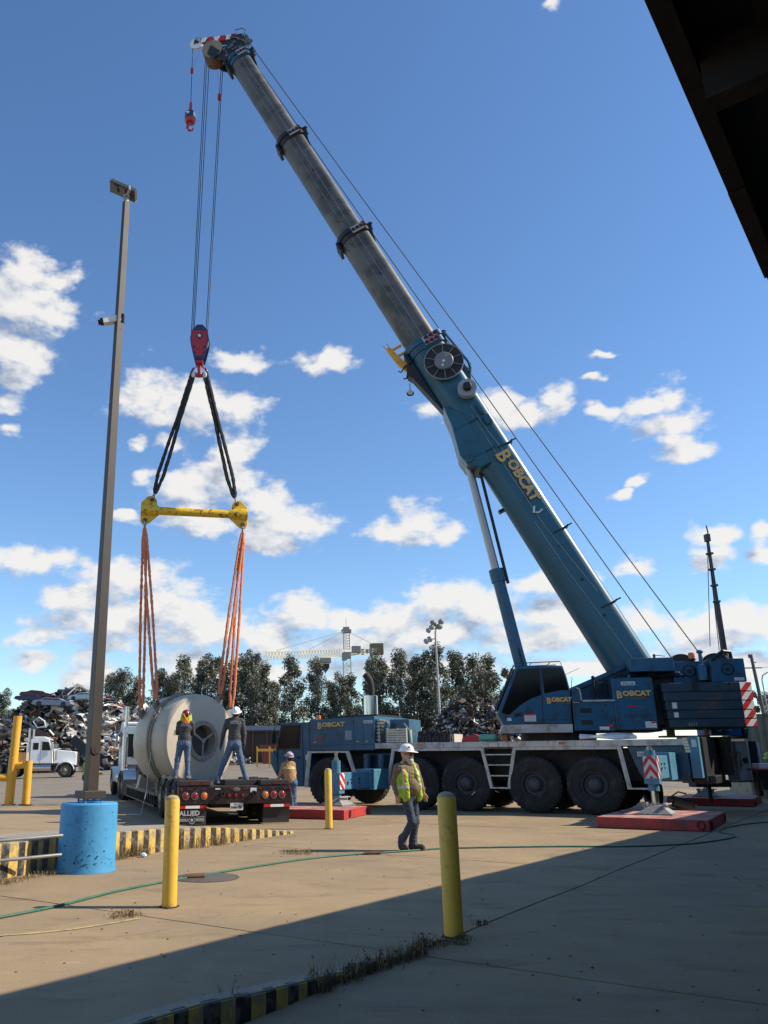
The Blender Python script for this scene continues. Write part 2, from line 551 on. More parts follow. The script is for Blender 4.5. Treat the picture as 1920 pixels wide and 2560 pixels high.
def concrete_mat(name, base, objrand=.05):
    m = bpy.data.materials.new(name); m.use_nodes = True
    n, L = m.node_tree.nodes, m.node_tree.links.new
    b = n['Principled BSDF']
    gm = n.new('ShaderNodeNewGeometry')
    P = gm.outputs['Position']

    def nz(scale, det, rough, off=(0, 0, 0), sc3=(1, 1, 1)):
        mp = n.new('ShaderNodeMapping'); mp.inputs['Location'].default_value = off; mp.inputs['Scale'].default_value = sc3
        L(P, mp.inputs[0])
        k = n.new('ShaderNodeTexNoise'); k.inputs['Scale'].default_value = scale; k.inputs['Detail'].default_value = det; k.inputs['Roughness'].default_value = rough
        L(mp.outputs[0], k.inputs['Vector']); return k.outputs['Fac']

    def ramp(v, a, b_, lo, hi):
        k = n.new('ShaderNodeMapRange'); k.interpolation_type = 'SMOOTHSTEP'
        for s_, q in (('From Min', a), ('From Max', b_), ('To Min', lo), ('To Max', hi)): k.inputs[s_].default_value = q
        L(v, k.inputs['Value']); return k.outputs[0]

    def mix(fac, A, B, bt='MIX'):
        k = n.new('ShaderNodeMix'); k.data_type = 'RGBA'; k.blend_type = bt
        for s_, q in (('Factor', fac), ('A', A), ('B', B)):
            if isinstance(q, (int, float)): k.inputs[s_].default_value = q
            elif isinstance(q, tuple): k.inputs[s_].default_value = (*q, 1)
            else: L(q, k.inputs[s_])
        return k.outputs['Result']
    c = mix(ramp(nz(.22, 4, .55), .35, .68, 0, 1), base, tuple(x * y for x, y in zip(base, (.80, .83, .90))))
    c = mix(ramp(nz(1.1, 8, .65, (5, 2, 0)), .42, .72, 0, .6), c, tuple(x * y for x, y in zip(base, (1.14, 1.12, 1.08))))
    c = mix(ramp(nz(1.0, 7, .62, (9, 4, 0), (.8, 2.2, 1)), .54, .66, 0, .50), c, tuple(x * .55 for x in base))       # damp / oily stains
    c = mix(ramp(nz(3.3, 6, .7, (1, 8, 0)), .62, .70, 0, .42), c, tuple(x * .45 for x in base))
    c = mix(ramp(nz(4.0, 7, .7, (3, 3, 0), (.5, 2.6, 1)), .61, .70, 0, .50), c, tuple(min(1, x * 1.5) for x in base))  # pale scrapes
    c = mix(ramp(nz(.5, 6, .6, (4, 9, 0), (1, 1, 1)), .52, .66, 0, .30), c, tuple(x * .68 for x in base))
    c = mix(ramp(nz(1.3, 7, .7, (7, 1, 0), (.35, 1.6, 1)), .56, .66, 0, .28), c, (base[0] * .8, base[1] * .78, base[2] * .74))
    c = mix(1.0, c, ramp(nz(55, 4, .7), .2, .8, .86, 1.14), 'MULTIPLY')
    c = mix(1.0, c, ramp(nz(240, 2, .7), .2, .8, .82, 1.18), 'MULTIPLY')
    vo = n.new('ShaderNodeTexVoronoi'); vo.feature = 'DISTANCE_TO_EDGE'; vo.inputs['Scale'].default_value = .33
    wm = n.new('ShaderNodeVectorMath'); wm.operation = 'MULTIPLY_ADD'
    wn = n.new('ShaderNodeTexNoise'); wn.inputs['Scale'].default_value = 1.4; wn.inputs['Detail'].default_value = 6
    L(P, wn.inputs['Vector']); L(wn.outputs['Color'], wm.inputs[0]); wm.inputs[1].default_value = (.9, .9, 0); L(P, wm.inputs[2])
    L(wm.outputs[0], vo.inputs['Vector'])
    crack = ramp(vo.outputs['Distance'], .0, .0045, 1, 0)
    gate = ramp(nz(.35, 2, .5, (20, 5, 0)), .54, .58, 0, .8)
    k = n.new('ShaderNodeMath'); k.operation = 'MULTIPLY'; L(crack, k.inputs[0]); L(gate, k.inputs[1])
    c = mix(k.outputs[0], c, (.05, .045, .04))
    if objrand:
        oi = n.new('ShaderNodeObjectInfo')
        c = mix(1.0, c, ramp(oi.outputs['Random'], 0, 1, 1 - objrand, 1 + objrand), 'MULTIPLY')
    L(c, b.inputs['Base Color'])
    L(ramp(nz(2, 4, .5, (2, 2, 0)), .3, .7, .74, .95), b.inputs['Roughness'])
    b.inputs['Specular IOR Level'].default_value = .3
    bp = n.new('ShaderNodeBump'); bp.inputs['Strength'].default_value = .35; bp.inputs['Distance'].default_value = .004
    L(nz(120, 4, .7), bp.inputs['Height'])
    bp2 = n.new('ShaderNodeBump'); bp2.inputs['Strength'].default_value = .3; bp2.inputs['Distance'].default_value = .03
    L(nz(2.2, 5, .6), bp2.inputs['Height']); L(bp.outputs[0], bp2.inputs['Normal'])
    L(bp2.outputs[0], b.inputs['Normal'])
    return m


CONC = concrete_mat('yard_concrete', (.315, .230, .130))
CONCFAR = concrete_mat('yard_concrete_far', (.235, .195, .145), 0)
CONCKERB = concrete_mat('kerb_concrete', (.33, .285, .21), 0)
JOINT = mat('joint_filler', (.055, .047, .038), .95, 0, .4, 9, .3, 60)


def build_ground():
    xs = sorted(set([-2600, -1200, -600, -300, -180] + list(range(-140, 145, 10)) + [180, 300, 600, 1200, 2600]))
    ys = sorted(set([-600, -200, -60] + list(range(-20, 130, 6)) + [150, 180, 230, 300, 500, 900, 1600, 3000]))
    v = [(x, y, ground_z(x, y) - .014) for y in ys for x in xs]
    nx = len(xs)
    f = [(j * nx + i, j * nx + i + 1, (j + 1) * nx + i + 1, (j + 1) * nx + i) for j in range(len(ys) - 1) for i in range(nx - 1)]
    mb = MB(); mb.add(v, f, 0, True)
    g = mb.build('ground', CONCFAR, origin=(0, 0, 0), kind='structure')
    jf = MB(); pp = [E1 * a_ + E2 * b_ for a_, b_ in ((-6.1, -23.9), (42.7, -23.9), (42.7, 13.7), (-6.1, 13.7))]
    jf.add([(p.x, p.y, -.010) for p in pp], [(0, 3, 2, 1)]); jf.build('joint_filler', JOINT, g)
    # cast slabs with real joints between them
    b1 = [-6.2, -.1] + [6.5 + 6.05 * k for k in range(0, 7)]
    b2 = [-24, -20.2, -16.8, -13.5, -10.1, -6.75, -3.45, 1.6, 5.4, 9.6, 13.8]
    gap = .013
    r2 = random.Random(3)
    for i in range(len(b1) - 1):
        for j in range(len(b2) - 1):
            def wob(a0, a1, fixed, axis):
                out = []
                for k in range(7):
                    t = a0 + (a1 - a0) * k / 6
                    w = .010 * math.sin(fixed * 3.1 + t * 1.7) + .006 * math.sin(t * 5.3 + fixed)
                    out.append((t, fixed + w) if axis == 0 else (fixed + w, t))
                return out
            lo1, hi1, lo2, hi2 = b1[i], b1[i + 1], b2[j], b2[j + 1]
            q = wob(lo1, hi1, lo2, 0) + wob(lo2, hi2, hi1, 1) + wob(hi1, lo1, hi2, 0) + wob(hi2, lo2, lo1, 1)
            cx_, cy_ = (lo1 + hi1) / 2, (lo2 + hi2) / 2
            pts = []
            for (a, b) in q:
                a2 = a - gap if a > cx_ else a + gap; b2_ = b - gap if b > cy_ else b + gap
                if abs(a - lo1) > .05 and abs(a - hi1) > .05: a2 = a
                if abs(b - lo2) > .05 and abs(b - hi2) > .05: b2_ = b
                p = E1 * a2 + E2 * b2_
                pts.append((p.x, p.y, -.1))
            cen = E1 * cx_ + E2 * cy_
            if not (-14 < cen.x < 19 and -2 < cen.y < 46): continue
            # drop duplicate corners
            cl = []
            for p in pts:
                if not cl or (Vector(p) - Vector(cl[-1])).length > .02: cl.append(p)
            if (Vector(cl[0]) - Vector(cl[-1])).length < .02: cl.pop()
            m = MB(); dz = r2.uniform(-.003, .0)
            m.prism(cl, (0, 0, .1 + dz))
            me = m.mesh('concrete_slab', CONC, Matrix.Translation(-cen))
            link(me, 'concrete_slab', g, Matrix.Translation(cen))
    return g


ground = build_ground()


def band(pts, w, z, name, material, kind='structure', parent=None, **kw):
    """a painted line: thin sheet following points on the ground"""
    mb = MB(); v = []; n = len(pts)
    for k, p in enumerate(pts):
        a, b = pts[max(0, k - 1)], pts[min(n - 1, k + 1)]
        d = (Vector(b) - Vector(a)); d.z = 0; d.normalize(); nn = Vector((-d.y, d.x, 0)) * w / 2
        p = Vector(p)
        v += [(p.x - nn.x, p.y - nn.y, z), (p.x + nn.x, p.y + nn.y, z)]
    mb.add(v, [(2 * i, 2 * i + 2, 2 * i + 3, 2 * i + 1) for i in range(n - 1)])
    return mb.build(name, material, parent, kind=kind, **kw)


def smooth_path(pts, n=8):
    P = [Vector(p) for p in pts]; P = [P[0]] + P + [P[-1]]
    out = []
    for i in range(1, len(P) - 2):
        for k in range(n):
            t = k / n
            a, b, c, d = P[i - 1], P[i], P[i + 1], P[i + 2]
            out.append(.5 * ((2 * b) + (c - a) * t + (2 * a - 5 * b + 4 * c - d) * t * t + (3 * b - a - 3 * c + d) * t ** 3))
    out.append(P[-2]); return out


PAINTL = mat('worn_yellow_line', (.55, .40, .15), .8, 0, .2, 6, dirt=(.28, .23, .16), dscale=9, damt=.5)
band(smooth_path([ground_pt(x, y) for x, y in ((-60, 2346), (0, 2340), (90, 2333), (170, 2325), (240, 2315), (289, 2307), (347, 2297))]), .055, .0045, 'painted_line', PAINTL, parent=ground)

KY = mat('kerb_yellow', (.62, .41, .07), .7, 0, .15, 6, .15, 30, dirt=(.32, .26, .16), dscale=9, damt=.52)
KB = mat('kerb_black', (.02, .02, .022), .6, 0, .3, 6, .08, 30, dirt=(.13, .115, .09), dscale=9, damt=.48)


def build_kerb(name, path, heights, depth, pitch, label, first_yellow=True, side=1, proud=.006):
    """kerb with a concrete core and each painted stripe a slightly proud block; path = foot of painted face"""
    path = smooth_path(path, 6); n = len(path)
    L_ = [0]
    for i in range(1, n): L_.append(L_[-1] + (path[i] - path[i - 1]).length)
    tot = L_[-1]

    def P(s):
        s = max(0, min(tot, s))
        for i in range(1, n):
            if s <= L_[i] + 1e-9:
                t = (s - L_[i - 1]) / max(1e-9, L_[i] - L_[i - 1]); p = path[i - 1].lerp(path[i], t); d = (path[i] - path[i - 1]).normalized(); break
        hs = heights; u = s / tot * (len(hs) - 1); k = min(len(hs) - 2, int(u)); h = hs[k] + (hs[k + 1] - hs[k]) * (u - k)
        nn = Vector((-d.y, d.x, 0)) * side     # away from the painted face
        return p, nn, h
    root = empty(name, Matrix.Translation(P(tot / 2)[0]), label, 'kerb')
    core = MB(); v = []; ns = 40
    for k in range(ns + 1):
        p, nn, h = P(tot * k / ns)
        q = p + nn * depth
        v += [(p.x, p.y, -.05), (p.x, p.y, h), (q.x, q.y, h), (q.x, q.y, -.05)]
    f = []
    for k in range(ns):
        for i in range(4):
            a, b = k * 4 + i, k * 4 + (i + 1) % 4
            f.append((a, b, b + 4, a + 4))
    f += [(3, 2, 1, 0), tuple(ns * 4 + i for i in range(4))]
    core.add(v, f)
    bm = core.mesh('kerb_core', [CONCKERB], W[root].inverted()); link(bm, 'kerb_core', root, W[root])
    s = 0; i = 0
    while s < tot - .01:
        e = min(tot, s + pitch * (1 + .12 * math.sin(i * 2.3)))
        m = MB(); vv = []; steps = 3
        for k in range(steps + 1):
            p, nn, h = P(s + (e - s) * k / steps)
            if h < .02: h = .02
            a = p - nn * proud; b = p + nn * .02; c = p + nn * (.035)
            vv += [(a.x, a.y, -.02), (a.x, a.y, h - .012), (b.x, b.y, h + .003), (c.x, c.y, h + .003), (c.x, c.y, -.02)]
        ff = []
        for k in range(steps):
            for j in range(5):
                a_, b_ = k * 5 + j, k * 5 + (j + 1) % 5
                ff.append((a_, b_, b_ + 5, a_ + 5))
        ff += [(4, 3, 2, 1, 0), tuple(steps * 5 + j for j in range(5))]
        m.add(vv, ff)
        o = m.build('painted_stripe', KY if (i % 2 == 0) == first_yellow else KB, root)
        s = e; i += 1
    return root


# far kerb, rising to the left, with the striped face towards the camera
farK = [Vector((-6.4, 8.9, 0)), Vector((-4.9, 10.7, 0)), ground_pt(0, 2197), ground_pt(140, 2170), ground_pt(290, 2146), ground_pt(400, 2130), ground_pt(537, 2112), ground_pt(640, 2097), ground_pt(733, 2083)]
build_kerb('striped_kerb', farK, [.50, .47, .45, .42, .40, .37, .31, .18, .04], 1.1, .142, 'raised concrete kerb with black and yellow painted stripes behind the blue lamp base')
nearK = [ground_pt(x, y) for x, y in ((120, 2740), (330, 2650), (500, 2585), (637, 2545), (726, 2509), (807, 2472), (880, 2444), (960, 2413), (1045, 2388))]
build_kerb('striped_kerb', nearK, [.17, .165, .155, .145, .12, .08, .05, .04, .02], .13, .122, 'low worn kerb with faded black and yellow stripes in the shade at the bottom of the picture', side=1)

# ------------------------------------------------------------------ canopy of the building the camera stands under
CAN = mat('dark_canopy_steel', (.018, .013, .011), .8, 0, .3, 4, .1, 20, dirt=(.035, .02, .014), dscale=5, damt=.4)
CANW = mat('corrugated_wall_paint', (.12, .115, .105), .7, 0, .15, 2, .05, 20)


def build_canopy():
    n_ = Vector((.785, -.62, 0)).normalized(); a_ = Vector((-n_.y, n_.x, 0))
    O = n_ * (-.51)
    M = frame(O, n_, a_)                # x = away from the yard, y = along the eave
    root = empty('loading_canopy', M, 'dark steel canopy overhead at the upper right corner of the photo', 'canopy')
    z0 = 4.58
    y0, y1 = -14, 31
    m = MB(M)
    prof = []
    x = 0.03
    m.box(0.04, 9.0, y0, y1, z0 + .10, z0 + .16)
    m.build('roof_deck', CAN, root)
    # fascia sheets with slightly uneven edges
    r2 = random.Random(11)
    y = y0
    while y < y1:
        w = 1.1
        dx = r2.uniform(-.012, .008); dz = r2.uniform(-.012, .012)
        f = MB(M); f.box(0 + dx, .09 + dx, y - .004, y + w + .004, z0 - .02 + dz, z0 + .2)
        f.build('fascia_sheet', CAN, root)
        y += w
    for k in range(9):
        m = MB(M); yy = y0 + 2 + k * 5.2
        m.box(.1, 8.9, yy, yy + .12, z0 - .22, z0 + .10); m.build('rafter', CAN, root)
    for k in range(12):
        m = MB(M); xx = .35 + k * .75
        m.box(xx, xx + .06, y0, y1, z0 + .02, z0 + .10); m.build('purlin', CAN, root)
    wm = MB(M); yy = y0
    pts = []
    k = 0
    while yy < y1:
        off = .03 if k % 2 else 0
        pts += [(9.0 - off, yy), (9.0 - off, yy + .14)]
        yy += .18; k += 1
    v = []
    for (px_, py_) in pts: v += [(px_, py_, 0), (px_, py_, 4.7)]
    wm.add(v, [(2 * i, 2 * i + 2, 2 * i + 3, 2 * i + 1) for i in range(len(pts) - 1)])
    wm.build('wall_sheet', CANW, root)
    for yy in (-12, -4, 4.2 + 9, 22, 30.5):
        m = MB(M); m.box(8.6, 8.85, yy, yy + .25, 0, z0 + .1); m.build('column', CAN, root)


build_canopy()
n_ = Vector((.785, -.62, 0)).normalized()
MSHADE = frame(n_ * (-.3), n_, Vector((-n_.y, n_.x, 0)))  # unseen block, added so its shadow falls on the far mat and right-hand ground
shade_blk = empty('shade_block', MSHADE @ T(6, 40, 0), 'tall unseen block beyond the canopy, added to shade the far mat', 'shade block')
m = MB(MSHADE); m.box(.04, 12, 31, 50, 0, 8.2); m.build('wall', CANW, shade_blk)
for k in range(48):
    m = MB(MSHADE); m.box(0, .04, 31 + k * .4, 31.2 + k * .4, 0, 8.2); m.build('block_rib', CANW, shade_blk)
m = MB(MSHADE); m.box(-.2, 12.2, 30.8, 50.2, 8.2, 8.4); m.build('roof', CANW, shade_blk)
# ------------------------------------------------------------------ mobile crane
FC = frame((1.24, 27.4, 0), (.845, -.535, 0))
FS = frame((7.8, 24.9, 0), (.984, -.18, 0))
BD = Vector((-.443, 0, .896)).normalized()
FB = FS @ frame((-3.23, 0, 14.9), BD, None, (.896, 0, .443))      # x up the boom, z = back side, y towards the camera
crane = empty('mobile_crane', FC, 'large blue five-axle mobile crane with its telescopic boom raised over the yard', 'crane')


def sp(px, py, M, y=0.0):
    """point of the vertical plane y of frame M seen at a picture position"""
    inv = M.inverted(); o = inv @ Vector((0, 0, HC)); d = inv.to_3x3() @ px_ray(px, py)
    t = (y - o.y) / d.y
    return o + d * t


def wheel_meshes(rad, w, rimr, name_mats):
    """wheel about local y axis, outer face at y=0 going to y=w"""
    MY = Matrix.Rotation(-PI / 2, 4, 'X')     # local z -> +y
    t = MB(MY)
    prof = [(rimr, .03), (rimr + .02, .0), (rimr + .12, -.012), (rad - .12, -.012), (rad - .05, .01), (rad - .015, .05), (rad - .012, w - .05), (rad - .05, w - .01), (rad - .12, w), (rimr + .02, w), (rimr, w - .03), (rimr, .03)]
    t.lathe(prof, 40)
    for i in range(36):
        a = 2 * PI * i / 36
        for z0, z1, tw in ((.03, w * .5 - .01, .35), (w * .5 + .01, w - .03, -.35)):
            Mx = Matrix.Rotation(a + (0 if tw > 0 else PI / 36), 4, 'Z')
            t.box(rad - .03, rad, -.042 * rad, .042 * rad, z0, z1, M=Mx)
    # sidewall ribs
    t.lathe([(rad - .16, -.013), (rad - .155, -.02), (rad - .15, -.013)], 40)
    t.lathe([(rimr + .07, -.012), (rimr + .075, -.019), (rimr + .08, -.012)], 40)
    tm = t.mesh('tyre', name_mats[0])
    r = MB(MY)
    r.lathe([(rimr, .0), (rimr - .02, -.005), (rimr - .035, .02), (rimr - .05, .10), (rimr * .62, .12), (rimr * .58, .06), (rimr * .50, .045), (rimr * .48, .0), (rimr * .30, -.03), (rimr * .12, -.035), (.001, -.035)], 32)
    for i in range(12):
        a = 2 * PI * i / 12
        r.tube((math.cos(a) * rimr * .70, math.sin(a) * rimr * .70, .12), (math.cos(a) * rimr * .70, math.sin(a) * rimr * .70, .085), .022, n=6)
    rm = r.mesh('rim', name_mats[1])
    return tm, rm


TYM, RIMM_ = wheel_meshes(.75, .43, .34, (RUBBER, RIMM))
for s_ in (0, 2.94, 4.5, 6.48, 8.09):
    for far in (0, 1):
        M = FC @ T(s_, 0 if not far else 2.98, .75) @ (Matrix.Rotation(PI, 4, 'Z') if far else Matrix.Identity(4)) @ Matrix.Rotation(rnd.uniform(0, 1), 4, 'Y')
        w_ = bpy.data.objects.new('wheel', None); sc.collection.objects.link(w_)
        w_.parent = crane; w_.matrix_basis = FC.inverted() @ M; W[w_] = M
        link(TYM, 'tyre', w_, M); link(RIMM_, 'rim', w_, M)

# carrier
m = MB(FC)
m.box(-.9, 10.6, .75, 2.2, .85, 1.70)
for s_ in (0, 2.94, 4.5, 6.48, 8.09):
    m.tube((s_, .4, .75), (s_, 2.6, .75), .14, n=10)
    m.box(s_ - .3, s_ + .3, .5, .75, .7, 1.25)
m.build('chassis', DARK, crane)
m = MB(FC)
for a, b in ((1.66, 3.9), (3.905, 6.1), (6.105, 8.3), (8.305, 10.49)):
    m.box(a, b - .004, 0.0, 2.98, 1.745, 1.905)
m.build('deck', ALU, crane, bevel=.008)
for a, b in ((2.20, 5.12), (5.96, 8.86)):
    m = MB(FC); m.box(a, b, .01, .30, 1.665, 1.742); m.build('fender_rail', ALU, crane)


def leg(p0, p1, w, name='fender_leg', d=.28, material=ALU):
    mm = MB(FC)
    mm.side([(p0[0], p0[1]), (p0[0] + w, p0[1]), (p1[0] + w, p1[1]), (p1[0], p1[1])], .012, .012 + .05, 0)
    mm.side([(p0[0] + w * .35, p0[1]), (p0[0] + w * .6, p0[1]), (p1[0] + w * .6, p1[1]), (p1[0] + w * .35, p1[1])], -.004, .012, 0)
    mm.side([(p0[0], p0[1]), (p0[0] + .015, p0[1]), (p1[0] + .015, p1[1]), (p1[0], p1[1])], .06, d, 0)
    mm.build(name, material, crane)


leg((2.20, 1.664), (1.98, .66), .10)
leg((8.76, 1.664), (8.90, .70), .11)
m = MB(FC); m.box(8.9, 9.46, .012, .30, .66, .70); m.build('fender_leg', ALU, crane)
leg((-.78, 1.69), (-.92, .58), .14)
leg((.60, 1.69), (.84, 1.02), .14)
m = MB(FC); m.box(-.66, .62, .012, .3, 1.63, 1.69); m.build('fender_rail', ALU, crane)
# ladder between the third and fourth axle
lad = bpy.data.objects.new('ladder', None); sc.collection.objects.link(lad); lad.parent = crane; W[lad] = FC.copy()
for a, b in (((5.02, 1.664), (5.22, .66)), ((5.94, 1.664), (5.72, .66))):
    mm = MB(FC); mm.side([(a[0], a[1]), (a[0] + .10, a[1]), (b[0] + .09, b[1]), (b[0], b[1])], .0, .07); mm.build('side_rail', ALU, lad, bevel=.006)
for z in (1.55, 1.27, .98):
    k = (1.664 - z) / 1.0
    mm = MB(FC); mm.box(5.12 + .2 * k, 5.94 - .22 * k, .01, .20, z - .02, z + .012); mm.build('rung', ALU, lad)
mm = MB(FC); mm.box(5.22, 5.81, .0, .2, .63, .67); mm.build('rung', ALU, lad)
# small amber side markers on the deck edge
for s_ in (3.05, 7.25):
    m = MB(FC); m.box(s_, s_ + .16, -.012, .0, 1.80, 1.87); m.build('side_marker', AMBER if s_ < 5 else mat('marker_orange', (.55, .12, .02), .4), crane)
m = MB(FC)
for i in range(3): m.box(6.5 - .32 + i * .30 - .9, 6.5 - .08 + i * .30 - .9, -.004, 0, 1.76, 1.86)
m.build('deck_decal', mat('aluminium_sticker', (.6, .58, .54), .5), crane)
# front driver's cab
cabp = [(-1.83, 2.60), (-.70, 2.60), (-.70, .60), (-1.33, .60), (-1.98, .92), (-2.22, 1.30), (-2.20, 1.62), (-1.98, 1.80)]
m = MB(FC); m.side(cabp, .02, 2.7); m.build('driver_cab', BLUE, crane, bevel=.03)
m = MB(FC); m.side([(-1.74, 2.50), (-1.06, 2.50), (-1.10, 1.79), (-1.92, 1.79)], .0, .03); m.build('side_window', GLASS, crane, bevel=.01)
m = MB(FC); fr = [(-1.78, 2.535), (-1.02, 2.535), (-1.06, 1.75), (-1.97, 1.75)]
m.side(fr, .008, .03); m.build('window_frame', BLACK, crane)
m = MB(FC)
for a, b in (((-.98, 2.56), (-.94, .66)), ((-1.95, 1.74), (-1.94, 1.0))):
    m.side([(a[0], a[1]), (a[0] + .012, a[1]), (b[0] + .012, b[1]), (b[0], b[1])], .005, .02)
m.build('door_seam', BLACK, crane)
m = MB(FC); m.box(-1.22, -1.08, -.03, .02, 1.48, 1.52); m.build('door_handle', BLACK, crane)
m = MB(FC); m.pipe([(-1.95, -.02, 1.5), (-2.02, -.14, 1.8), (-1.93, -.16, 2.45), (-1.80, 0, 2.55)], .015); m.box(-2.06, -1.99, -.22, -.02, 1.95, 2.35); m.build('mirror', BLACK, crane)
m = MB(FC); m.box(-.86, -.72, .015, .02, 1.42, 1.58); m.build('white_sign', DECAL, crane)
m = MB(FC); m.side([(-1.95, 1.82), (-1.86, 1.82), (-1.74, 2.52), (-1.80, 2.52)], .15, 2.55, 0); m.build('windscreen', GLASS, crane)
# engine housing
m = MB(FC); m.side([(-.688, 2.66), (1.66, 2.72), (1.66, 1.905), (1.655, 1.70), (-.688, 1.70)], .0, 2.75); m.build('engine_housing', BLUE, crane, bevel=.02)
m = MB(FC); m.side([(-.68, 2.70), (-.2, 2.74), (.4, 2.80), (1.5, 2.80), (1.5, 2.72), (-.68, 2.66)], .5, 2.4); m.build('engine_cover', BLACK, crane)
m = MB(FC); m.box(.62, .86, -.006, 0, 2.02, 2.30); m.build('paper_decal', mat('grey_decal', (.25, .28, .32), .6), crane)
m = MB(FC)
for k in range(7): m.box(1.66, 1.80, .1 + 0.02 * (k % 2), .5, 1.98 + k * .1, 2.03 + k * .1)
m.box(1.68, 1.76, .15, 2.5, 1.92, 2.6); m.build('radiator_louvres', STEEL, crane)
m = MB(FC)
m.tube((1.0, 1.1, 2.7), (1.0, 1.1, 3.42), .23, n=28); m.lathe([(.23, 3.42), (.12, 3.46), (.001, 3.46)], 28, M=T(1.0, 1.1, 0))
m.build('muffler', CHROME, crane)
m = MB(FC); m.pipe([(1.05, 1.1, 3.45), (1.04, 1.1, 3.75), (1.0, 1.1, 3.92), (.90, 1.1, 4.05), (.84, 1.1, 4.12)], .11, 12, rf=lambda t: .9 + .2 * t)
m.build('exhaust_pipe', mat('sooty_pipe', (.03, .022, .018), .8), crane)
def beacon(M, name='beacon'):
    o = MB(M); o.lathe([(.07, 0), (.075, .03), (.06, .035)], 16); o.build('beacon_base', BLACK, crane)
    o = MB(M); o.lathe([(.065, .036), (.068, .12), (.055, .16), (.0, .165)], 16); o.build(name, AMBER, crane)
beacon(FC @ T(-.62, .5, 2.66))
m = MB(FC)
for s_ in (-.66, .93, 1.27): m.box(s_, s_ + .012, -.003, 0, 1.74, 2.62)
m.box(-.64, 1.62, -.003, 0, 1.86, 1.872); m.build('panel_seams', BLACK, crane, kind='stuff')
for s_ in (-.52, 1.02, 1.34):
    m = MB(FC); m.box(s_, s_ + .09, -.02, 0, 1.95, 1.98); m.build('latch', STEEL, crane)
# tanks and boxes seen below the deck behind the front wheel
m = MB(FC); m.box(1.0, 1.95, .5, 1.2, .95, 1.62); m.build('side_locker', BLUE, crane, bevel=.02)
m = MB(FC); m.tube((1.25, .25, 1.15), (1.25, .25, 1.58), .13, n=16); m.tube((1.75, .25, 1.15), (1.75, .25, 1.58), .12, n=16); m.build('air_tank', BLUE, crane)
m = MB(FC); m.side([(8.98, 1.742), (10.45, 1.742), (10.45, .86), (9.34, .86), (9.20, 1.1)], .12, 2.6); m.build('rear_body', BLUE, crane, bevel=.02)
m = MB(FC); m.box(10.49, 10.72, .0, .34, .95, 1.95); m.build('rear_post', BLUE2, crane, bevel=.01)
m = MB(FC); m.box(10.455, 10.78, .345, 2.98, .85, 1.95); m.box(10.46, 10.95, .5, 2.8, .80, 1.0); m.build('rear_panel', BLACK, crane, bevel=.02)
m = MB(FC)
for k in range(5): m.box(10.36 + .01 * k, 10.48 + .01 * k, -.008, 0, 1.87 - .075 * k, 1.93 - .075 * k)
m.build('reflector_stickers', mat('cream_sticker', (.75, .68, .45), .5), crane)
m = MB(FC); m.box(10.56, 10.68, -.008, 0, 1.70, 1.88); m.build('white_sign', DECAL, crane)
# equipment on the carrier deck
m = MB(FC)
m.side([(1.92, 1.906), (2.02, 1.906), (2.02, 2.5), (1.96, 2.58), (1.90, 2.5)], .2, .3)
m.side([(2.62, 1.906), (2.76, 1.906), (2.72, 2.3), (2.56, 2.5), (2.54, 2.42), (2.62, 2.25)], .2, .3)
m.box(1.95, 2.6, .5, 1.4, 1.906, 2.62)
m.build('boom_rest', BLUE, crane, bevel=.01)
m = MB(FC)
r2 = random.Random(4)
for k in range(9):
    s0 = 2.9 + k * .12
    m.pipe([(s0, .5, 1.91), (s0 + .03, .5, 2.2 + r2.random() * .15), (s0 + .06, .5, 2.25), (s0 + .12, .5, 1.95)], .035, 6)
    m.box(s0, s0 + .1, .4, .6, 1.91, 2.05 + r2.random() * .12)
m.build('shackle_rack', DARK, crane)
m = MB(FC); m.box(2.85, 3.9, .9, 1.6, 1.906, 2.16); m.build('hose_tray', mat('pale_lid', (.45, .42, .36), .7), crane)

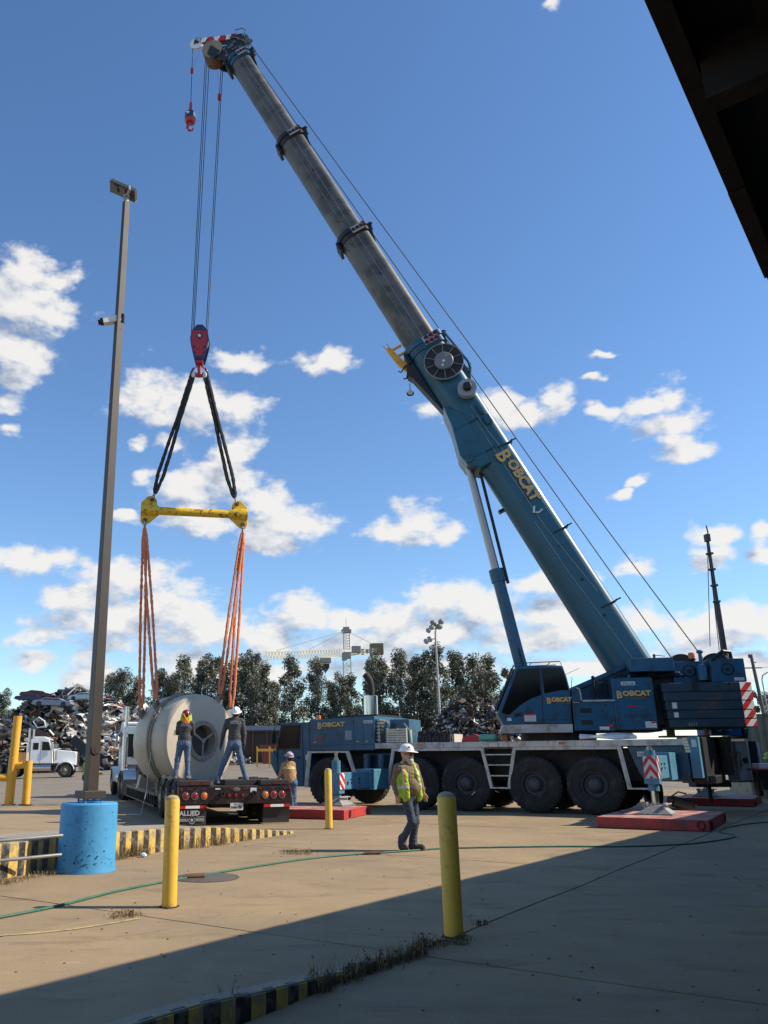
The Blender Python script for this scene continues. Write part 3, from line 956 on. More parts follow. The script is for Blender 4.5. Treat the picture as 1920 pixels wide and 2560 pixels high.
# outriggers
def outrigger(s0, s1, zb, zt, y_end, y_case, jack_y, matz, jh=.32):
    near = jack_y < 0
    m = MB(FC); y0, y1 = sorted((0.02 if near else 2.96, y_case)); m.box(s0 - .05, s1 + .05, y0, y1, zb - .06, zt + .07); m.build('outrigger_casing', BLUE2, crane, bevel=.015)
    m = MB(FC); y0, y1 = sorted((y_case, y_end)); m.box(s0, s1, y0, y1, zb, zt); m.build('outrigger_beam', BLUE2, crane, bevel=.015)
    sc_ = (s0 + s1) / 2
    sg = -1 if near else 1
    # hardware on the lit side face
    m = MB(FC)
    for q in (.35, .62):
        yy = y_case + (y_end - y_case) * q
        m.box(s1, s1 + .02, yy - .05, yy + .05, zt - .2, zt - .17); m.tube((s1, yy, zt - .28), (s1 + .012, yy, zt - .28), .03, n=10)
    m.tube((s1, y_end - sg * .45, (zb + zt) / 2 - .06), (s1 + .008, y_end - sg * .45, (zb + zt) / 2 - .06), .05, n=14)
    m.build('beam_fittings', BLACK, crane, kind='stuff')
    # striped panels: diagonal on the side, chevron at the end
    ya, yb = sorted((y_end, y_end - sg * .28))
    Ms = FC @ Matrix(((0, -1, 0, s1), (1, 0, 0, 0), (0, 0, 1, 0), (0, 0, 0, 1)))
    m = MB(Ms); m.box(ya, yb, -.004, 0, zb + .01, zt - .01); m.build('warning_panel', DECAL, crane)
    m = MB(Ms); stripes(m, ya, yb, zb + .01, zt - .01, .26, -1.0, -.004, .004, phase=.05); m.build('red_bars', RED, crane)
    if near and s0 > 5:
        m = MB(FC); m.box(s0 + .01, s1 - .01, y_end - .004, y_end, zb + .01, zt - .01); m.build('warning_panel', DECAL, crane)
        m = MB(FC); w = (s1 - s0 - .02); H = zt - zb - .02; xc = sc_
        for k in range(-1, 3):
            zc = zb + .01 + k * .24
            for sgn in (-1, 1):
                poly = clip([(xc, zc + .2), (xc + sgn * w / 2, zc), (xc + sgn * w / 2, zc + .12), (xc, zc + .32)], (xc - w / 2, xc + w / 2, zb + .01, zt - .01))
                if len(poly) >= 3: m.side(poly, y_end - .004, y_end - .008)
        m.build('red_chevrons', RED, crane)
    # jack
    jy = jack_y
    m = MB(FC); m.tube((sc_, jy, zb - .25), (sc_, jy, zt + jh), .12, n=20); m.box(sc_ - .16, sc_ + .16, jy - .15, jy + .15, zb - .1, zb + .02); m.build('jack_housing', BLUE2 if near else DARK, crane)
    m = MB(FC); m.tube((sc_, jy, zt + jh), (sc_, jy, zt + jh + .06), .07, n=14); m.tube((sc_, jy, zt + jh + .06), (sc_, jy, zt + jh * 1.75), .045, n=12); m.build('jack_cap', STEEL, crane)
    m = MB(FC); m.tube((sc_, jy, matz + .1), (sc_, jy, zb - .22), .085, n=20); m.build('jack_ram', CHROME, crane)
    PD = mat('pad_grey_steel', (.30, .30, .28), .55, .4, .15, 6)
    m = MB(FC @ T(sc_, jy, matz + .003) @ Matrix.Diagonal((1.15, 1.15, 1.1, 1)))
    m.prism([(-.33, -.33, 0), (.33, -.33, 0), (.33, .33, 0), (-.33, .33, 0)], (0, 0, .03))
    b = [(-.3, -.3, .03), (.3, -.3, .03), (.3, .3, .03), (-.3, .3, .03), (-.13, -.13, .17), (.13, -.13, .17), (.13, .13, .17), (-.13, .13, .17)]
    m.add(b, [(0, 1, 5, 4), (1, 2, 6, 5), (2, 3, 7, 6), (3, 0, 4, 7), (4, 5, 6, 7)])
    for qx in (-.2, .16): m.box(qx, qx + .03, -.2, .2, .03, .22)
    m.pipe([(-.22, -.24, .2), (.22, -.24, .2), (.25, .2, .2)], .014, 6)
    m.build('jack_pad', PD, crane)


outrigger(1.66, 2.03, .64, 1.09, -2.95, -1.2, -2.8, .23)
outrigger(9.84, 10.14, .98, 1.50, -2.75, -1.2, -2.62, .23, .12)
outrigger(9.75, 10.05, .98, 1.50, 5.2, 4.2, 7.0, .23, .12)
m = MB(FC); m.box(9.66, 10.0, 5.2, 7.0, 1.0, 1.48); m.build('outrigger_beam', DARK, crane)

# ---- superstructure
m = MB(FS); m.tube((0, 0, 1.906), (0, 0, 2.16), 1.05, n=48); m.build('slewing_ring', DARK, crane)
m = MB(FS)
m.box(-1.0, 2.7, -.75, 1.0, 2.14, 2.5); m.build('slewing_frame', DARK, crane)
m = MB(FS)
y0, y1 = -1.45, -.42
cab = [(-1.15, 3.93), (.12, 3.93), (.20, 3.62), (.26, 3.26), (.23, 2.34), (-1.60, 2.34), (-1.74, 2.62), (-1.70, 2.78)]
m.side(cab, y0, y1); m.build('operator_cab', BLUE, crane, bevel=.03)
m = MB(FS); m.side([(-1.10, 3.86), (-.54, 3.86), (-.53, 3.13), (-.80, 3.04), (-1.12, 2.86), (-1.44, 2.60), (-1.64, 2.67)], y0 - .012, y0 + .02); m.build('door_window', GLASS, crane, bevel=.008)
m = MB(FS); m.side([(-.47, 3.86), (.10, 3.86), (.17, 3.6), (.22, 3.25), (0, 3.25), (-.44, 3.17)], y0 - .012, y0 + .02); m.build('side_window', GLASS, crane, bevel=.008)
m = MB(FS)
m.side([(-.535, 3.92), (-.51, 3.92), (-.49, 3.13), (-.53, 2.37), (-.545, 2.37), (-.515, 3.13)], y0 - .006, y0 + .01)
m.side([(-.53, 2.47), (.2, 2.47), (.2, 2.46), (-.53, 2.46)], y0 - .006, y0 + .01); m.build('door_seam', BLACK, crane)
# windscreen with bars
wd = Vector((-1.74 + 1.15, 0, 2.66 - 3.93)); nn = Vector((-wd.z, 0, wd.x)).normalized() * -1
m = MB(FS)
p = [Vector((-1.19, y0 + .06, 3.86)), Vector((-1.19, y1 - .05, 3.86)), Vector((-1.735, y1 - .05, 2.72)), Vector((-1.735, y0 + .06, 2.72))]
m.prism([tuple(q) for q in p], (-.03, 0, .012)); m.build('windscreen', GLASS, crane)
m = MB(FS)
for yy in (y0 + .02, y0 + .16, y1 - .05):
    m.pipe([(-1.20, yy, 3.98), (-1.36, yy, 3.62), (-1.62, yy, 3.06), (-1.84, yy, 2.62)], .014, 6)
for q in (.2, .45, .7):
    m.pipe([(-1.24 - .58 * q, y0 + .02, 3.94 - 1.26 * q), (-1.24 - .58 * q, y1 - .05, 3.94 - 1.26 * q)], .011, 6)
m.build('windscreen_guard', BLACK, crane)
m = MB(FS)
for yy in (y0 + .03, y1 - .05):
    m.pipe([(-1.16, yy, 3.93), (-1.14, yy, 4.02), (.06, yy, 4.045), (.10, yy, 3.94)], .013, 6)
for s_ in (-.7, -.2): m.pipe([(s_, y0 + .03, 4.03), (s_, y1 - .05, 4.03)], .011, 6)
m.build('roof_rail', BLACK, crane)
m = MB(FS); m.side([(-1.60, 2.338), (.235, 2.338), (.22, 2.15), (-1.70, 2.15)], y0 - .01, y1 + .05); m.side([(-1.72, 2.15), (.22, 2.15), (.22, 2.12), (-1.72, 2.12)], y0 - .05, y1 + .05)
m.build('cab_skirt', ALU, crane)
m = MB(FS); m.cbox((-1.20, y0 - .02, 2.61), (.19, .03, .07)); m.pipe([(-1.28, y0 - .05, 2.56), (-1.10, y0 - .05, 2.66)], .012, 6); m.build('door_handle', BLACK, crane)
def decal(M, x0, x1, z0, z1, y, mt=DECAL, rows=3, red=False):
    d = MB(M); d.box(x0, x1, y - .004, y, z0, z1); o = d.build('decal', mt, crane)
    if rows:
        t = MB(M); h = (z1 - z0) / (rows + 1)
        for k in range(rows):
            zz = z0 + h * (k + .75)
            t.box(x0 + .02, x1 - .02 - .03 * (k % 2), y - .007, y - .004, zz, zz + h * .35)
        t.build('printed_lines', mat('faint_print', (.35, .35, .37), .6), crane)
    if red:
        t = MB(M); t.box(x0, x1, y - .008, y - .004, z1 - .03, z1); t.build('red_heading', RED, crane)
decal(FS, -1.03, -.72, 2.42, 2.62, y0, rows=4, red=True)
decal(FS, -1.50, -1.38, 2.44, 2.52, y0, rows=0)
decal(FS, .93, 1.18, 2.18, 2.26, y0 - .002, rows=0)
decal(FS, 2.12, 2.40, 2.22, 2.38, y0 - .001, rows=2)
m = MB(FS); m.box(1.18, 1.29, y0 - .008, y0 - .002, 2.25, 2.31); m.build('red_sticker', RED, crane)
m = MB(FS); m.box(2.27, 2.40, y0 - .011, y0 - .005, 2.34, 2.375); m.build('red_heading', RED, crane)
# body boxes
m = MB(FS); m.box(.28, 1.365, y0, -.3, 2.16, 2.93); m.build('battery_box', BLUE, crane, bevel=.015)
m = MB(FS); m.side([(.28, 2.93), (.55, 2.93), (.55, 3.15), (.47, 3.34), (.31, 3.34)], y0 + .02, -.5); m.build('side_housing', BLUE, crane, bevel=.02)
m = MB(FS); m.box(.55, 1.40, y0 - .03, y0 + .45, 2.93, 2.975); m.build('step_plate', ALU, crane)
m = MB(FS)
for z in (2.31, 2.63): m.box(.47, .77, y0 - .006, y0 + .002, z, z + .125)
m.build('step_holes', BLACK, crane, bevel=.02)
m = MB(FS); m.pipe([(.42, y0 - .01, 3.30), (.50, y0 - .05, 3.27), (.52, y0 - .05, 2.97)], .012, 6); m.pipe([(.30, y0 - .02, 2.92), (.45, y0 - .04, 2.9), (.46, y0 - .01, 2.88)], .01, 6); m.build('grab_handle', STEEL, crane)
m = MB(FS); m.box(1.37, 2.44, y0 + .003, -.4, 2.18, 3.53); m.build('hydraulic_oil_tank', BLUE, crane, bevel=.02)
m = MB(FS); m.box(1.42, 2.40, y0 + .05, -.45, 3.53, 3.56); m.tube((1.9, -1.2, 3.55), (1.9, -1.2, 3.66), .06, n=12); m.build('tank_lid', BLUE, crane)
m = MB(FS); m.side([(.37, 3.36), (1.88, 3.98), (2.3, 3.9), (2.3, 3.3), (1.36, 3.25), (1.36, 2.6), (.6, 2.6), (.6, 3.1)], -.62, -.54); m.side([(.37, 3.36), (1.88, 3.98), (1.92, 3.88), (.45, 3.26)], -.80, -.54)
m.side([(.37, 3.36), (1.88, 3.98), (3.1, 3.9), (3.1, 2.3), (.6, 2.3)], .54, .62)
m.build('turret_side_plate', BLUE, crane)
m = MB(FS)
r2 = random.Random(9)
for k in range(9):
    a = (1.0 + r2.uniform(-.1, .3), -.9 + r2.uniform(-.1, .1), 3.1 + r2.uniform(-.1, .3))
    m.pipe([a, (a[0] + .1, a[1], a[2] + .25), (a[0] + .25, a[1], a[2] + .2), (a[0] + .3, a[1] + .05, a[2] - .1)], .012, 6)
m.tube((.98, -.95, 3.05), (.98, -.95, 3.55), .03); m.ball((.98, -.95, 3.62), .055)
for k in range(10):
    x_ = 1.5 + k * .16
    m.pipe([(x_, -1.1, 3.58), (x_ + .2, -1.15 + r2.uniform(-.1, .1), 3.66 + r2.uniform(-.04, .06)), (x_ + .45, -1.05, 3.58)], .022, 6)
m.build('hydraulic_hoses', ROPE, crane)
m = MB(FS); m.box(1.93, 3.06, y0 + .05, -.65, 3.72, 4.085); m.build('winch_control_box', BLUE, crane, bevel=.012)
m = MB(FS); m.tube((2.62, -1.2, 4.08), (2.62, -1.2, 4.2), .035); m.pipe([(2.64, -1.2, 4.17), (2.78, -1.2, 4.16), (2.9, -1.2, 4.14)], .01); m.tube((.33, -1.2, 3.34), (.38, -1.2, 3.62), .008, n=5); m.pipe([(.2, -1.0, 3.7), (.62, -1.0, 3.88)], .006, 5)
m.build('antennas', BLACK, crane)
# winch housings and engine bay behind
m = MB(FS); m.box(3.10, 3.92, -1.05, -.35, 3.40, 4.0); m.build('winch_housing', BLUE, crane, bevel=.012)
m = MB(FS); m.box(3.98, 4.86, y0 + .1, -.35, 3.40, 4.02); m.build('winch_housing', BLUE, crane, bevel=.012)
m = MB(FS); m.box(2.45, 4.75, -.9, 1.4, 2.3, 3.9); m.build('rear_frame', DARK, crane)
for (s_, yy) in ((3.52, -1.05), (4.42, y0 + .1)):
    m = MB(FS @ T(s_, yy, 3.74) @ Matrix.Rotation(PI / 2, 4, 'X'))
    m.lathe([(.17, 0), (.17, .02), (.14, .025), (.13, .0)], 28); m.lathe([(.06, .0), (.06, .05), (.0, .055)], 6, smooth=False); m.build('winch_gearbox', BLACK, crane)
    m = MB(FS); m.tube((s_, -.4, 3.86), (s_, .5, 3.86), .33, n=28); m.lathe([(.42, -.42), (.42, -.38), (.3, -.38)], 28, M=T(s_, 0, 3.86) @ Matrix.Rotation(-PI / 2, 4, 'X')); m.lathe([(.42, .52), (.42, .48)], 28, M=T(s_, 0, 3.86) @ Matrix.Rotation(-PI / 2, 4, 'X')); m.build('winch_drum', BLACK, crane)
decal(FS, 3.16, 3.27, 3.66, 3.73, -1.05, rows=2)
decal(FS, 4.55, 4.80, 3.43, 3.51, y0 + .1, rows=1)
m = MB(FS); m.lathe([(.14, 0), (.13, .38), (.10, .42), (.05, .44), (.05, .78)], 20, M=T(3.80, -1.25, 3.46)); m.lathe([(.085, .0), (.09, .04), (.05, .08), (0, .08)], 16, M=T(3.80, -1.25, 4.2)); m.build('air_filter', BLUE, crane)
m = MB(FS); m.pipe([(3.93, -1.36, 3.45), (4.0, -1.36, 3.8), (3.96, -1.3, 4.0)], .018, 6); m.pipe([(4.05, -1.4, 4.0), (4.35, -1.4, 4.22), (4.55, -1.3, 4.2), (4.6, -1.2, 4.02)], .05, 8); m.build('exhaust_elbow', BLACK, crane)
beacon(FS @ T(3.62, -1.1, 4.02) @ Matrix.Diagonal((1.3, 1.3, 1.3, 1)))
# counterweight slabs
zs = [3.395, 3.145, 2.905, 2.665, 2.435, 2.215]
r2 = random.Random(8)
for k in range(5):
    a = 2.66 + .02 * k; m = MB(FS); zt, zb = zs[k] - .006, zs[k + 1] + .006
    m.prism([(a, y0, zb), (4.62, y0, zb), (4.97 + .0 * k, y0 + .16, zb), (4.97, 1.40, zb), (a, 1.40, zb)], (0, 0, zt - zb))
    slab = m.build('counterweight_slab', CWT, crane, bevel=.015)
    # red and white corner panel: along the chamfer
    Mc = FS @ frame((4.62, y0, 0), (.35, .16, 0))
    Lc = math.hypot(.35, .16)
    pm = MB(Mc); pm.box(.01, Lc - .005, -.005, -.001, zb + .01, zt - .01); pm.build('warning_panel', DECAL, slab)
    pm = MB(Mc); stripes(pm, .01, Lc - .005, zb + .01, zt - .01, .40, 1.0, -.005, .004, phase=-.245 * k % .4); pm.build('red_bars', RED, slab)
m = MB(FS); m.box(3.42, 3.44, y0 - .006, y0, 3.16, 3.385); m.box(4.36, 4.38, y0 - .006, y0, 3.16, 3.385); m.box(3.44, 3.60, y0 - .003, y0, 3.17, 3.38); m.build('slab_joint', BLACK, crane)
decal(FS, 2.86, 2.98, 2.71, 2.87, y0, rows=0); decal(FS, 2.88, 2.99, 2.48, 2.61, y0, rows=0)
# boom, luffing cylinder
def boom_section(a0, a1, w, h, material, name='boom_section'):
    """box boom: flat top (+z), rounded belly"""
    pts = []
    rt = .26
    top = h / 2; half = w / 2
    for k in range(5):
        t = PI / 2 * k / 4; pts.append((half - rt + rt * math.cos(t) if True else 0, top - rt + rt * math.sin(t)))
    for k in range(5):
        t = PI / 2 + PI / 2 * k / 4; pts.append((-half + rt + rt * math.cos(t), top - rt + rt * math.sin(t)))
    bz = -h * .12
    for k in range(17):
        t = PI + PI * k / 16
        pts.append((half * math.cos(t), bz + (h / 2 + bz) * math.sin(t)))
    m = MB(FB)
    v = [(a0, p_[0], p_[1]) for p_ in pts] + [(a1, p_[0], p_[1]) for p_ in pts]
    n = len(pts)
    m.add(v, [(i, (i + 1) % n, n + (i + 1) % n, n + i) for i in range(n)], 0, True)
    m.add(v, [tuple(range(n - 1, -1, -1)), tuple(range(n, 2 * n))], 0, False)
    return m.build(name, material, crane)


boom_section(-12.9, -.05, 1.06, 1.24, BLUEBOOM, 'boom_base_section')
boom_section(-.2, 5.15, .94, 1.10, GREYBOOM)
boom_section(5.0, 10.25, .86, .98, GREYBOOM)
boom_section(10.1, 14.9, .78, .88, GREYBOOM)
HOLEW = mat('collar_panel_print', (.40, .37, .36), .5)
COLR = mat('collar_red', (.38, .02, .05), .5)


def collar(a, w, h, material, rows=1, L_=.34):
    # a ring round the boom, thicker at the belly
    for k, (x0, x1, g) in enumerate(((a - L_, a - L_ * .45, .03), (a - L_ * .45, a, .07))):
        m = MB(FB); top = h / 2 + g; half = w / 2 + g; pts = []
        for q in range(5): t = PI / 2 * q / 4; pts.append((half - .16 + .16 * math.cos(t), top - .16 + .16 * math.sin(t)))
        for q in range(5): t = PI / 2 + PI / 2 * q / 4; pts.append((-half + .16 + .16 * math.cos(t), top - .16 + .16 * math.sin(t)))
        for q in range(17): t = PI + PI * q / 16; pts.append((half * math.cos(t), -h * .12 + (h / 2 - h * .12 + g) * math.sin(t)))
        n = len(pts); v = [(x0, p_[0], p_[1]) for p_ in pts] + [(x1, p_[0], p_[1]) for p_ in pts]
        m.add(v, [(i, (i + 1) % n, n + (i + 1) % n, n + i) for i in range(n)], 0, True)
        m.add(v, [tuple(range(n - 1, -1, -1)), tuple(range(n, 2 * n))], 0, False)
        m.build('boom_collar', material, crane)
    # belly wear pads
    m = MB(FB)
    for q in range(4): m.box(a - .5 + .1 * q, a - .42 + .1 * q, -w * .3, w * .3, -h / 2 - .14, -h / 2 - .04)
    m.build('wear_pads', BLACK, crane)
    # red/white panel with oblong holes on the near side
    yy = w / 2 + .075
    hz0, hz1 = -h * .02, h * .40
    m = MB(FB); m.box(a - L_ * .85, a - .02, yy, yy + .012, hz0, hz1); m.build('collar_panel', HOLEW, crane)
    red = MB(FB); hol = MB(FB)
    nh = 3
    for r_ in range(rows):
        for q in range(nh):
            cz = hz0 + (hz1 - hz0) * (q + .5 + (.25 if r_ else -.05)) / nh
            ca = a - L_ * .45 + (r_ - (rows - 1) / 2) * L_ * .42
            hw, hl = L_ * (.14 if rows > 1 else .2), (hz1 - hz0) / nh * .36
            pts = [(ca + hw * math.cos(t), cz + hl * .6 * (1 if math.sin(t) > 0 else -1) + hl * .5 * math.sin(t)) for t in [2 * PI * (i + .5) / 12 for i in range(12)]]
            hol.prism([(p_[0], yy + .016, p_[1]) for p_ in pts], (0, .006, 0))
            rp = [(ca - L_ * .22, cz + hl * .4), (ca + L_ * .20, cz - hl * .2), (ca + L_ * .20, cz + hl * 1.2), (ca - L_ * .22, cz + hl * 1.7)]
            rp = clip(rp, (a - L_ * .9, a + .02, hz0, hz1))
            if len(rp) > 2: red.prism([(p_[0], yy + .012, p_[1]) for p_ in rp], (0, .004, 0))
    red.build('red_bars', COLR, crane); hol.build('panel_holes', BLACK, crane)
    # rope guide on the back
    m = MB(FB)
    m.side([(a - .75, h / 2 + .03), (a + .05, h / 2 + .03), (a + .05, h / 2 + .24), (a - .04, h / 2 + .30), (a - .10, h / 2 + .2)], -.18, -.14)
    m.side([(a - .75, h / 2 + .03), (a + .05, h / 2 + .03), (a + .05, h / 2 + .24), (a - .04, h / 2 + .30), (a - .10, h / 2 + .2)], .14, .18)
    m.tube((a - .02, -.2, h / 2 + .22), (a - .02, .2, h / 2 + .22), .05, n=10); m.box(a - .7, a - .2, -.14, .14, h / 2 + .03, h / 2 + .07)
    m.build('rope_guide', BLUE if rows > 1 else BLACK, crane)


collar(.06, 1.06, 1.24, BLUE, rows=2, L_=.42)
collar(5.2, .94, 1.10, BLACK)
collar(10.3, .86, .98, BLACK)
collar(14.95, .80, .90, BLUE)
# thin lines along the sections (edge of the welded half shells, hoses)
LINE = mat('pale_weld_line', (.32, .33, .33), .5)
m = MB(FB)
for a0, a1, w, z in ((.1, 4.9, .94, .08), (5.3, 9.9, .86, .06), (10.4, 14.6, .78, .05)):
    m.box(a0, a1, w / 2, w / 2 + .006, z, z + .012); m.box(a0, a1, w / 2 - .001, w / 2 + .004, z - .22, z - .212)
m.build('weld_line', LINE, crane, kind='stuff')
for pts_ in ([(-9.9, .545, .30), (-7.5, .545, .05), (-5.3, .545, .02), (-3.2, .545, .02)], [(-12.0, .545, .10), (-9.0, .545, -.10), (-7.2, .545, -.14)], [(-6.9, .545, .42), (-4.0, .545, .18), (-2.9, .545, .14)]):
    m = MB(FB); m.pipe(pts_, .009, 5); m.build('side_cable', LINE, crane)
m = MB(FB)
for (a, z, r_) in ((1.3, .05, .03), (3.0, .05, .06), (3.15, .05, .03), (6.6, .04, .03), (8.2, .04, .06), (8.6, .04, .03), (12.9, .03, .05), (13.1, .03, .03), (-8.2, .1, .05), (-9.4, .12, .05), (-6.4, .0, .03), (-10.6, .1, .05)):
    w = 1.06 if a < 0 else (.94 if a < 5 else (.86 if a < 10 else .78))
    m.tube((a, w / 2 - .01, z), (a, w / 2 + .004, z), r_, n=12)
m.build('boom_holes', BLACK, crane)
# cradle round the boom at the cylinder head
m = MB(FB)
m.side([(-2.45, -.62), (-3.0, -.2), (-4.9, -.25), (-4.9, -.62), (-4.6, -.95), (-4.2, -1.0), (-3.2, -.72)], -.58, .58)
m.build('cylinder_bracket', BLUEBOOM, crane, bevel=.03)
m = MB(FB)
for a in (-3.4, -4.5): m.side([(a, .1), (a + .05, .1), (a + .05, -.75), (a, -.75)], -.60, .60)
m.tube((-4.45, -.64, -.82), (-4.45, .64, -.82), .14, n=18); m.build('bracket_ribs', BLUE, crane)
cyl0 = FS.inverted() @ (FB @ Vector((-4.45, 0, -.82))); cyl1 = Vector((-.62, 0, 2.6))
jd = (cyl1 - cyl0).normalized(); L_ = (cyl1 - cyl0).length
m = MB(FS); m.tube(cyl0, cyl0 + jd * 3.75, .125, n=24); m.build('cylinder_rod', mat('ram_steel', (.36, .34, .31), .36, .75, .1, 3), crane)
m = MB(FS); m.tube(cyl0 + jd * 3.6, cyl1, .185, n=24); m.tube(cyl0 + jd * 3.55, cyl0 + jd * 3.95, .225, n=24); m.pipe([cyl0 + jd * 6.0 + Vector((.1, -.24, 0)), cyl0 + jd * 6.8 + Vector((.12, -.26, 0)), cyl1 + Vector((.25, -.2, 0))], .05, 8)
m.build('luffing_cylinder', BLUE, crane)
m = MB(FS); m.tube(cyl0 + jd * .3 + Vector((.30, 0, .05)), cyl0 + jd * 4.0 + Vector((.26, 0, .0)), .05, n=10); m.build('cylinder_hose', BLACK, crane)
# reels on the boom
M = FB @ T(-1.15, .62, .16) @ Matrix.Rotation(-PI / 2, 4, 'X')      # local z -> +y (towards camera)
m = MB(M); m.lathe([(.001, .02), (.64, .02), (.64, .06), (.60, .05), (.001, .05)], 48); m.build('cable_reel', BLACK, crane)
m = MB(M); m.lathe([(.645, .02), (.645, .10), (.62, .10), (.62, .02)], 48)
for k in range(10):
    t = 2 * PI * k / 10 + .2; m.pipe([(math.cos(t) * .28, math.sin(t) * .28, .09), (math.cos(t) * .63, math.sin(t) * .63, .09)], .012, 6)
m.build('reel_spokes', mat('reel_rim_grey', (.25, .24, .22), .5), crane)
m = MB(M); m.lathe([(.31, .03), (.31, .15), (.29, .17), (.001, .17)], 36); m.build('reel_hub', mat('reel_hub_grey', (.17, .18, .19), .5), crane)
m = MB(M); m.box(-.05, .03, -.03, .06, .171, .174); m.box(-.17, -.09, .08, .15, .171, .174); m.box(.1, .15, -.17, -.14, .171, .174); m.build('hub_stickers', DECAL, crane)
M = FB @ T(-2.40, .60, .30) @ Matrix.Rotation(-PI / 2, 4, 'X')
m = MB(M); m.lathe([(.30, .0), (.30, .05), (.26, .06), (.26, .20), (.30, .21), (.30, .25), (.001, .25)], 36); m.build('hose_reel', mat('reel_pale_grey', (.30, .31, .33), .5), crane)
m = MB(M); m.lathe([(.14, .25), (.14, .38), (.11, .42), (.001, .42)], 24); m.build('reel_motor', BLACK, crane)
m = MB(FB); m.box(-3.35, -3.0, .53, .64, .28, .36); m.box(-3.75, -3.45, .53, .66, .25, .45); m.build('side_bracket', BLUE, crane)
# frame on the back of the boom top, hanging lamp and yellow hook arm
m = MB(FB)
m.pipe([(-.05, .3, .80), (-1.4, .3, .93), (-1.65, .3, .88), (-1.95, .3, .66)], .045, 8)
m.pipe([(-.05, -.3, .80), (-1.4, -.3, .93), (-1.65, -.3, .88), (-1.95, -.3, .66)], .045, 8)
m.tube((-1.5, -.32, .93), (-1.5, .32, .93), .04); m.box(-1.95, -1.4, .26, .34, .62, .72)
m.build('mast_frame', BLUE, crane)
m = MB(FB)
m.side([(-.6, -.72), (.5, -.95), (.58, -1.06), (.5, -1.12), (-.2, -1.05), (-.72, -.86)], -.06, .06)
for a in (.1, .4): m.side([(a, -.6), (a + .06, -.6), (a + .06, -.98), (a, -.98)], -.05, .05)
m.pipe([(.5, -.05, -1.08), (.75, -.05, -1.12)], .02, 6); m.pipe([(.45, .08, -1.0), (.72, .08, -1.0)], .02, 6)
m.build('hook_arm', YELO, crane)
m = MB(FB)
m.side([(-.4, -.62), (-.4, -.85), (-.75, -1.0), (-.95, -.9), (-2.55, -.62)], -.22, .22)
m.pipe([(-.6, .1, -.9), (-.8, .1, -1.05), (-.75, .1, -1.15)], .03, 6); m.pipe([(-.35, .1, -.85), (-.5, .1, -1.1), (-.42, .1, -1.16)], .025, 6)
m.build('underside_bracket', BLACK, crane)
lm = FS.inverted() @ FB
pL = FB @ Vector((-1.0, .1, -1.05))
m = MB(Matrix.Translation(pL)); m.tube((0, 0, 0), (0, 0, -.28), .012); m.lathe([(.11, -.42), (.13, -.36), (.05, -.26), (.0, -.25)], 18); m.build('work_lamp', BLACK, crane)
m = MB(Matrix.Translation(pL)); m.tube((-.02, -.12, -.39), (-.02, -.125, -.39), .09, n=16); m.build('lamp_lens', mat('lamp_lens', (.6, .55, .45), .2), crane)
# brackets across the blue section
for a in (-4.6, -7.8, -10.4):
    m = MB(FB); m.box(a, a + .05, .1, .58, .62, .66); m.side([(a, .15), (a + .04, .15), (a + .04, .78), (a, .78)], .53, .56); m.build('cross_bar', BLACK, crane)
m = MB(FB); m.box(-6.3, -6.2, -.4, -.2, -.75, -.5); m.build('belly_lug', BLACK, crane)
# boom head
HD = mat('head_dark_blue', (.008, .022, .032), .5, 0, .3, 5, dirt=(.03, .028, .022), dscale=7, damt=.5)
m = MB(FB)
m.side([(14.9, -.50), (14.9, .50), (15.55, .56), (15.9, .30), (15.55, -.15), (15.72, -.62), (15.5, -.85), (15.15, -.70)], -.34, -.28)
m.side([(14.9, -.50), (14.9, .50), (15.55, .56), (15.9, .30), (15.55, -.15), (15.72, -.62), (15.5, -.85), (15.15, -.70)], .28, .34)
m.box(14.9, 15.3, -.28, .28, -.55, .45); m.side([(15.2, -.9), (15.6, -1.0), (15.9, -.7), (15.4, -.5)], .34, .42)
m.build('boom_head', HD, crane, bevel=.01)
SHV = mat('sheave_nylon', (.30, .22, .14), .5, 0, .2, 6)
m = MB(FB)
for k in range(7):
    yy = -.24 + k * .10
    m.lathe([(.10, -.035), (.40, -.035), (.42, -.025), (.36, .0), (.42, .025), (.40, .035), (.10, .035)], 28, M=T(15.72, yy, -.72) @ Matrix.Rotation(-PI / 2, 4, 'X'))
m.tube((15.72, -.34, -.72), (15.72, .40, -.72), .09, n=14)
m.build('head_sheaves', SHV, crane)
m = MB(FB)
for k in range(4):
    m.lathe([(.14, -.028), (.30, -.028), (.31, -.02), (.27, .0), (.31, .02), (.30, .028), (.14, .028)], 24, M=T(15.6, -.15 + k * .1, .42) @ Matrix.Rotation(-PI / 2, 4, 'X'))
m.build('top_sheaves', mat('top_sheave_dark', (.06, .07, .08), .4), crane)
m = MB(FB)
# white and red runner arm with the single top sheave
m.side([(15.35, .55), (15.75, .62), (16.3, -.55), (16.75, -1.02), (16.6, -1.2), (16.1, -.75), (15.6, -.05)], .26, .30)
m.build('runner_arm', HD, crane)
m = MB(FB)
for (a, z) in ((15.75, .35), (15.95, -.05), (16.2, -.50)):
    m.side([(a - .1, z - .08), (a + .1, z + .10), (a + .2, z - .10), (a, z - .28)], .31, .335)
m.build('red_bars', RED, crane)
m = MB(FB)
for (a, z) in ((15.85, .15), (16.08, -.28), (16.35, -.75)):
    m.side([(a - .09, z - .06), (a + .09, z + .08), (a + .17, z - .08), (a + .0, z - .22)], .31, .335)
m.build('white_bars', WHITE, crane)
m = MB(FB); m.lathe([(.11, -.05), (.25, -.05), (.27, -.04), (.22, .0), (.27, .04), (.25, .05), (.11, .05)], 32, M=T(16.48, .25, -1.12) @ Matrix.Rotation(-PI / 2, 4, 'X')); m.build('runner_sheave', WHITE, crane)
m = MB(FB)
r2 = random.Random(2)
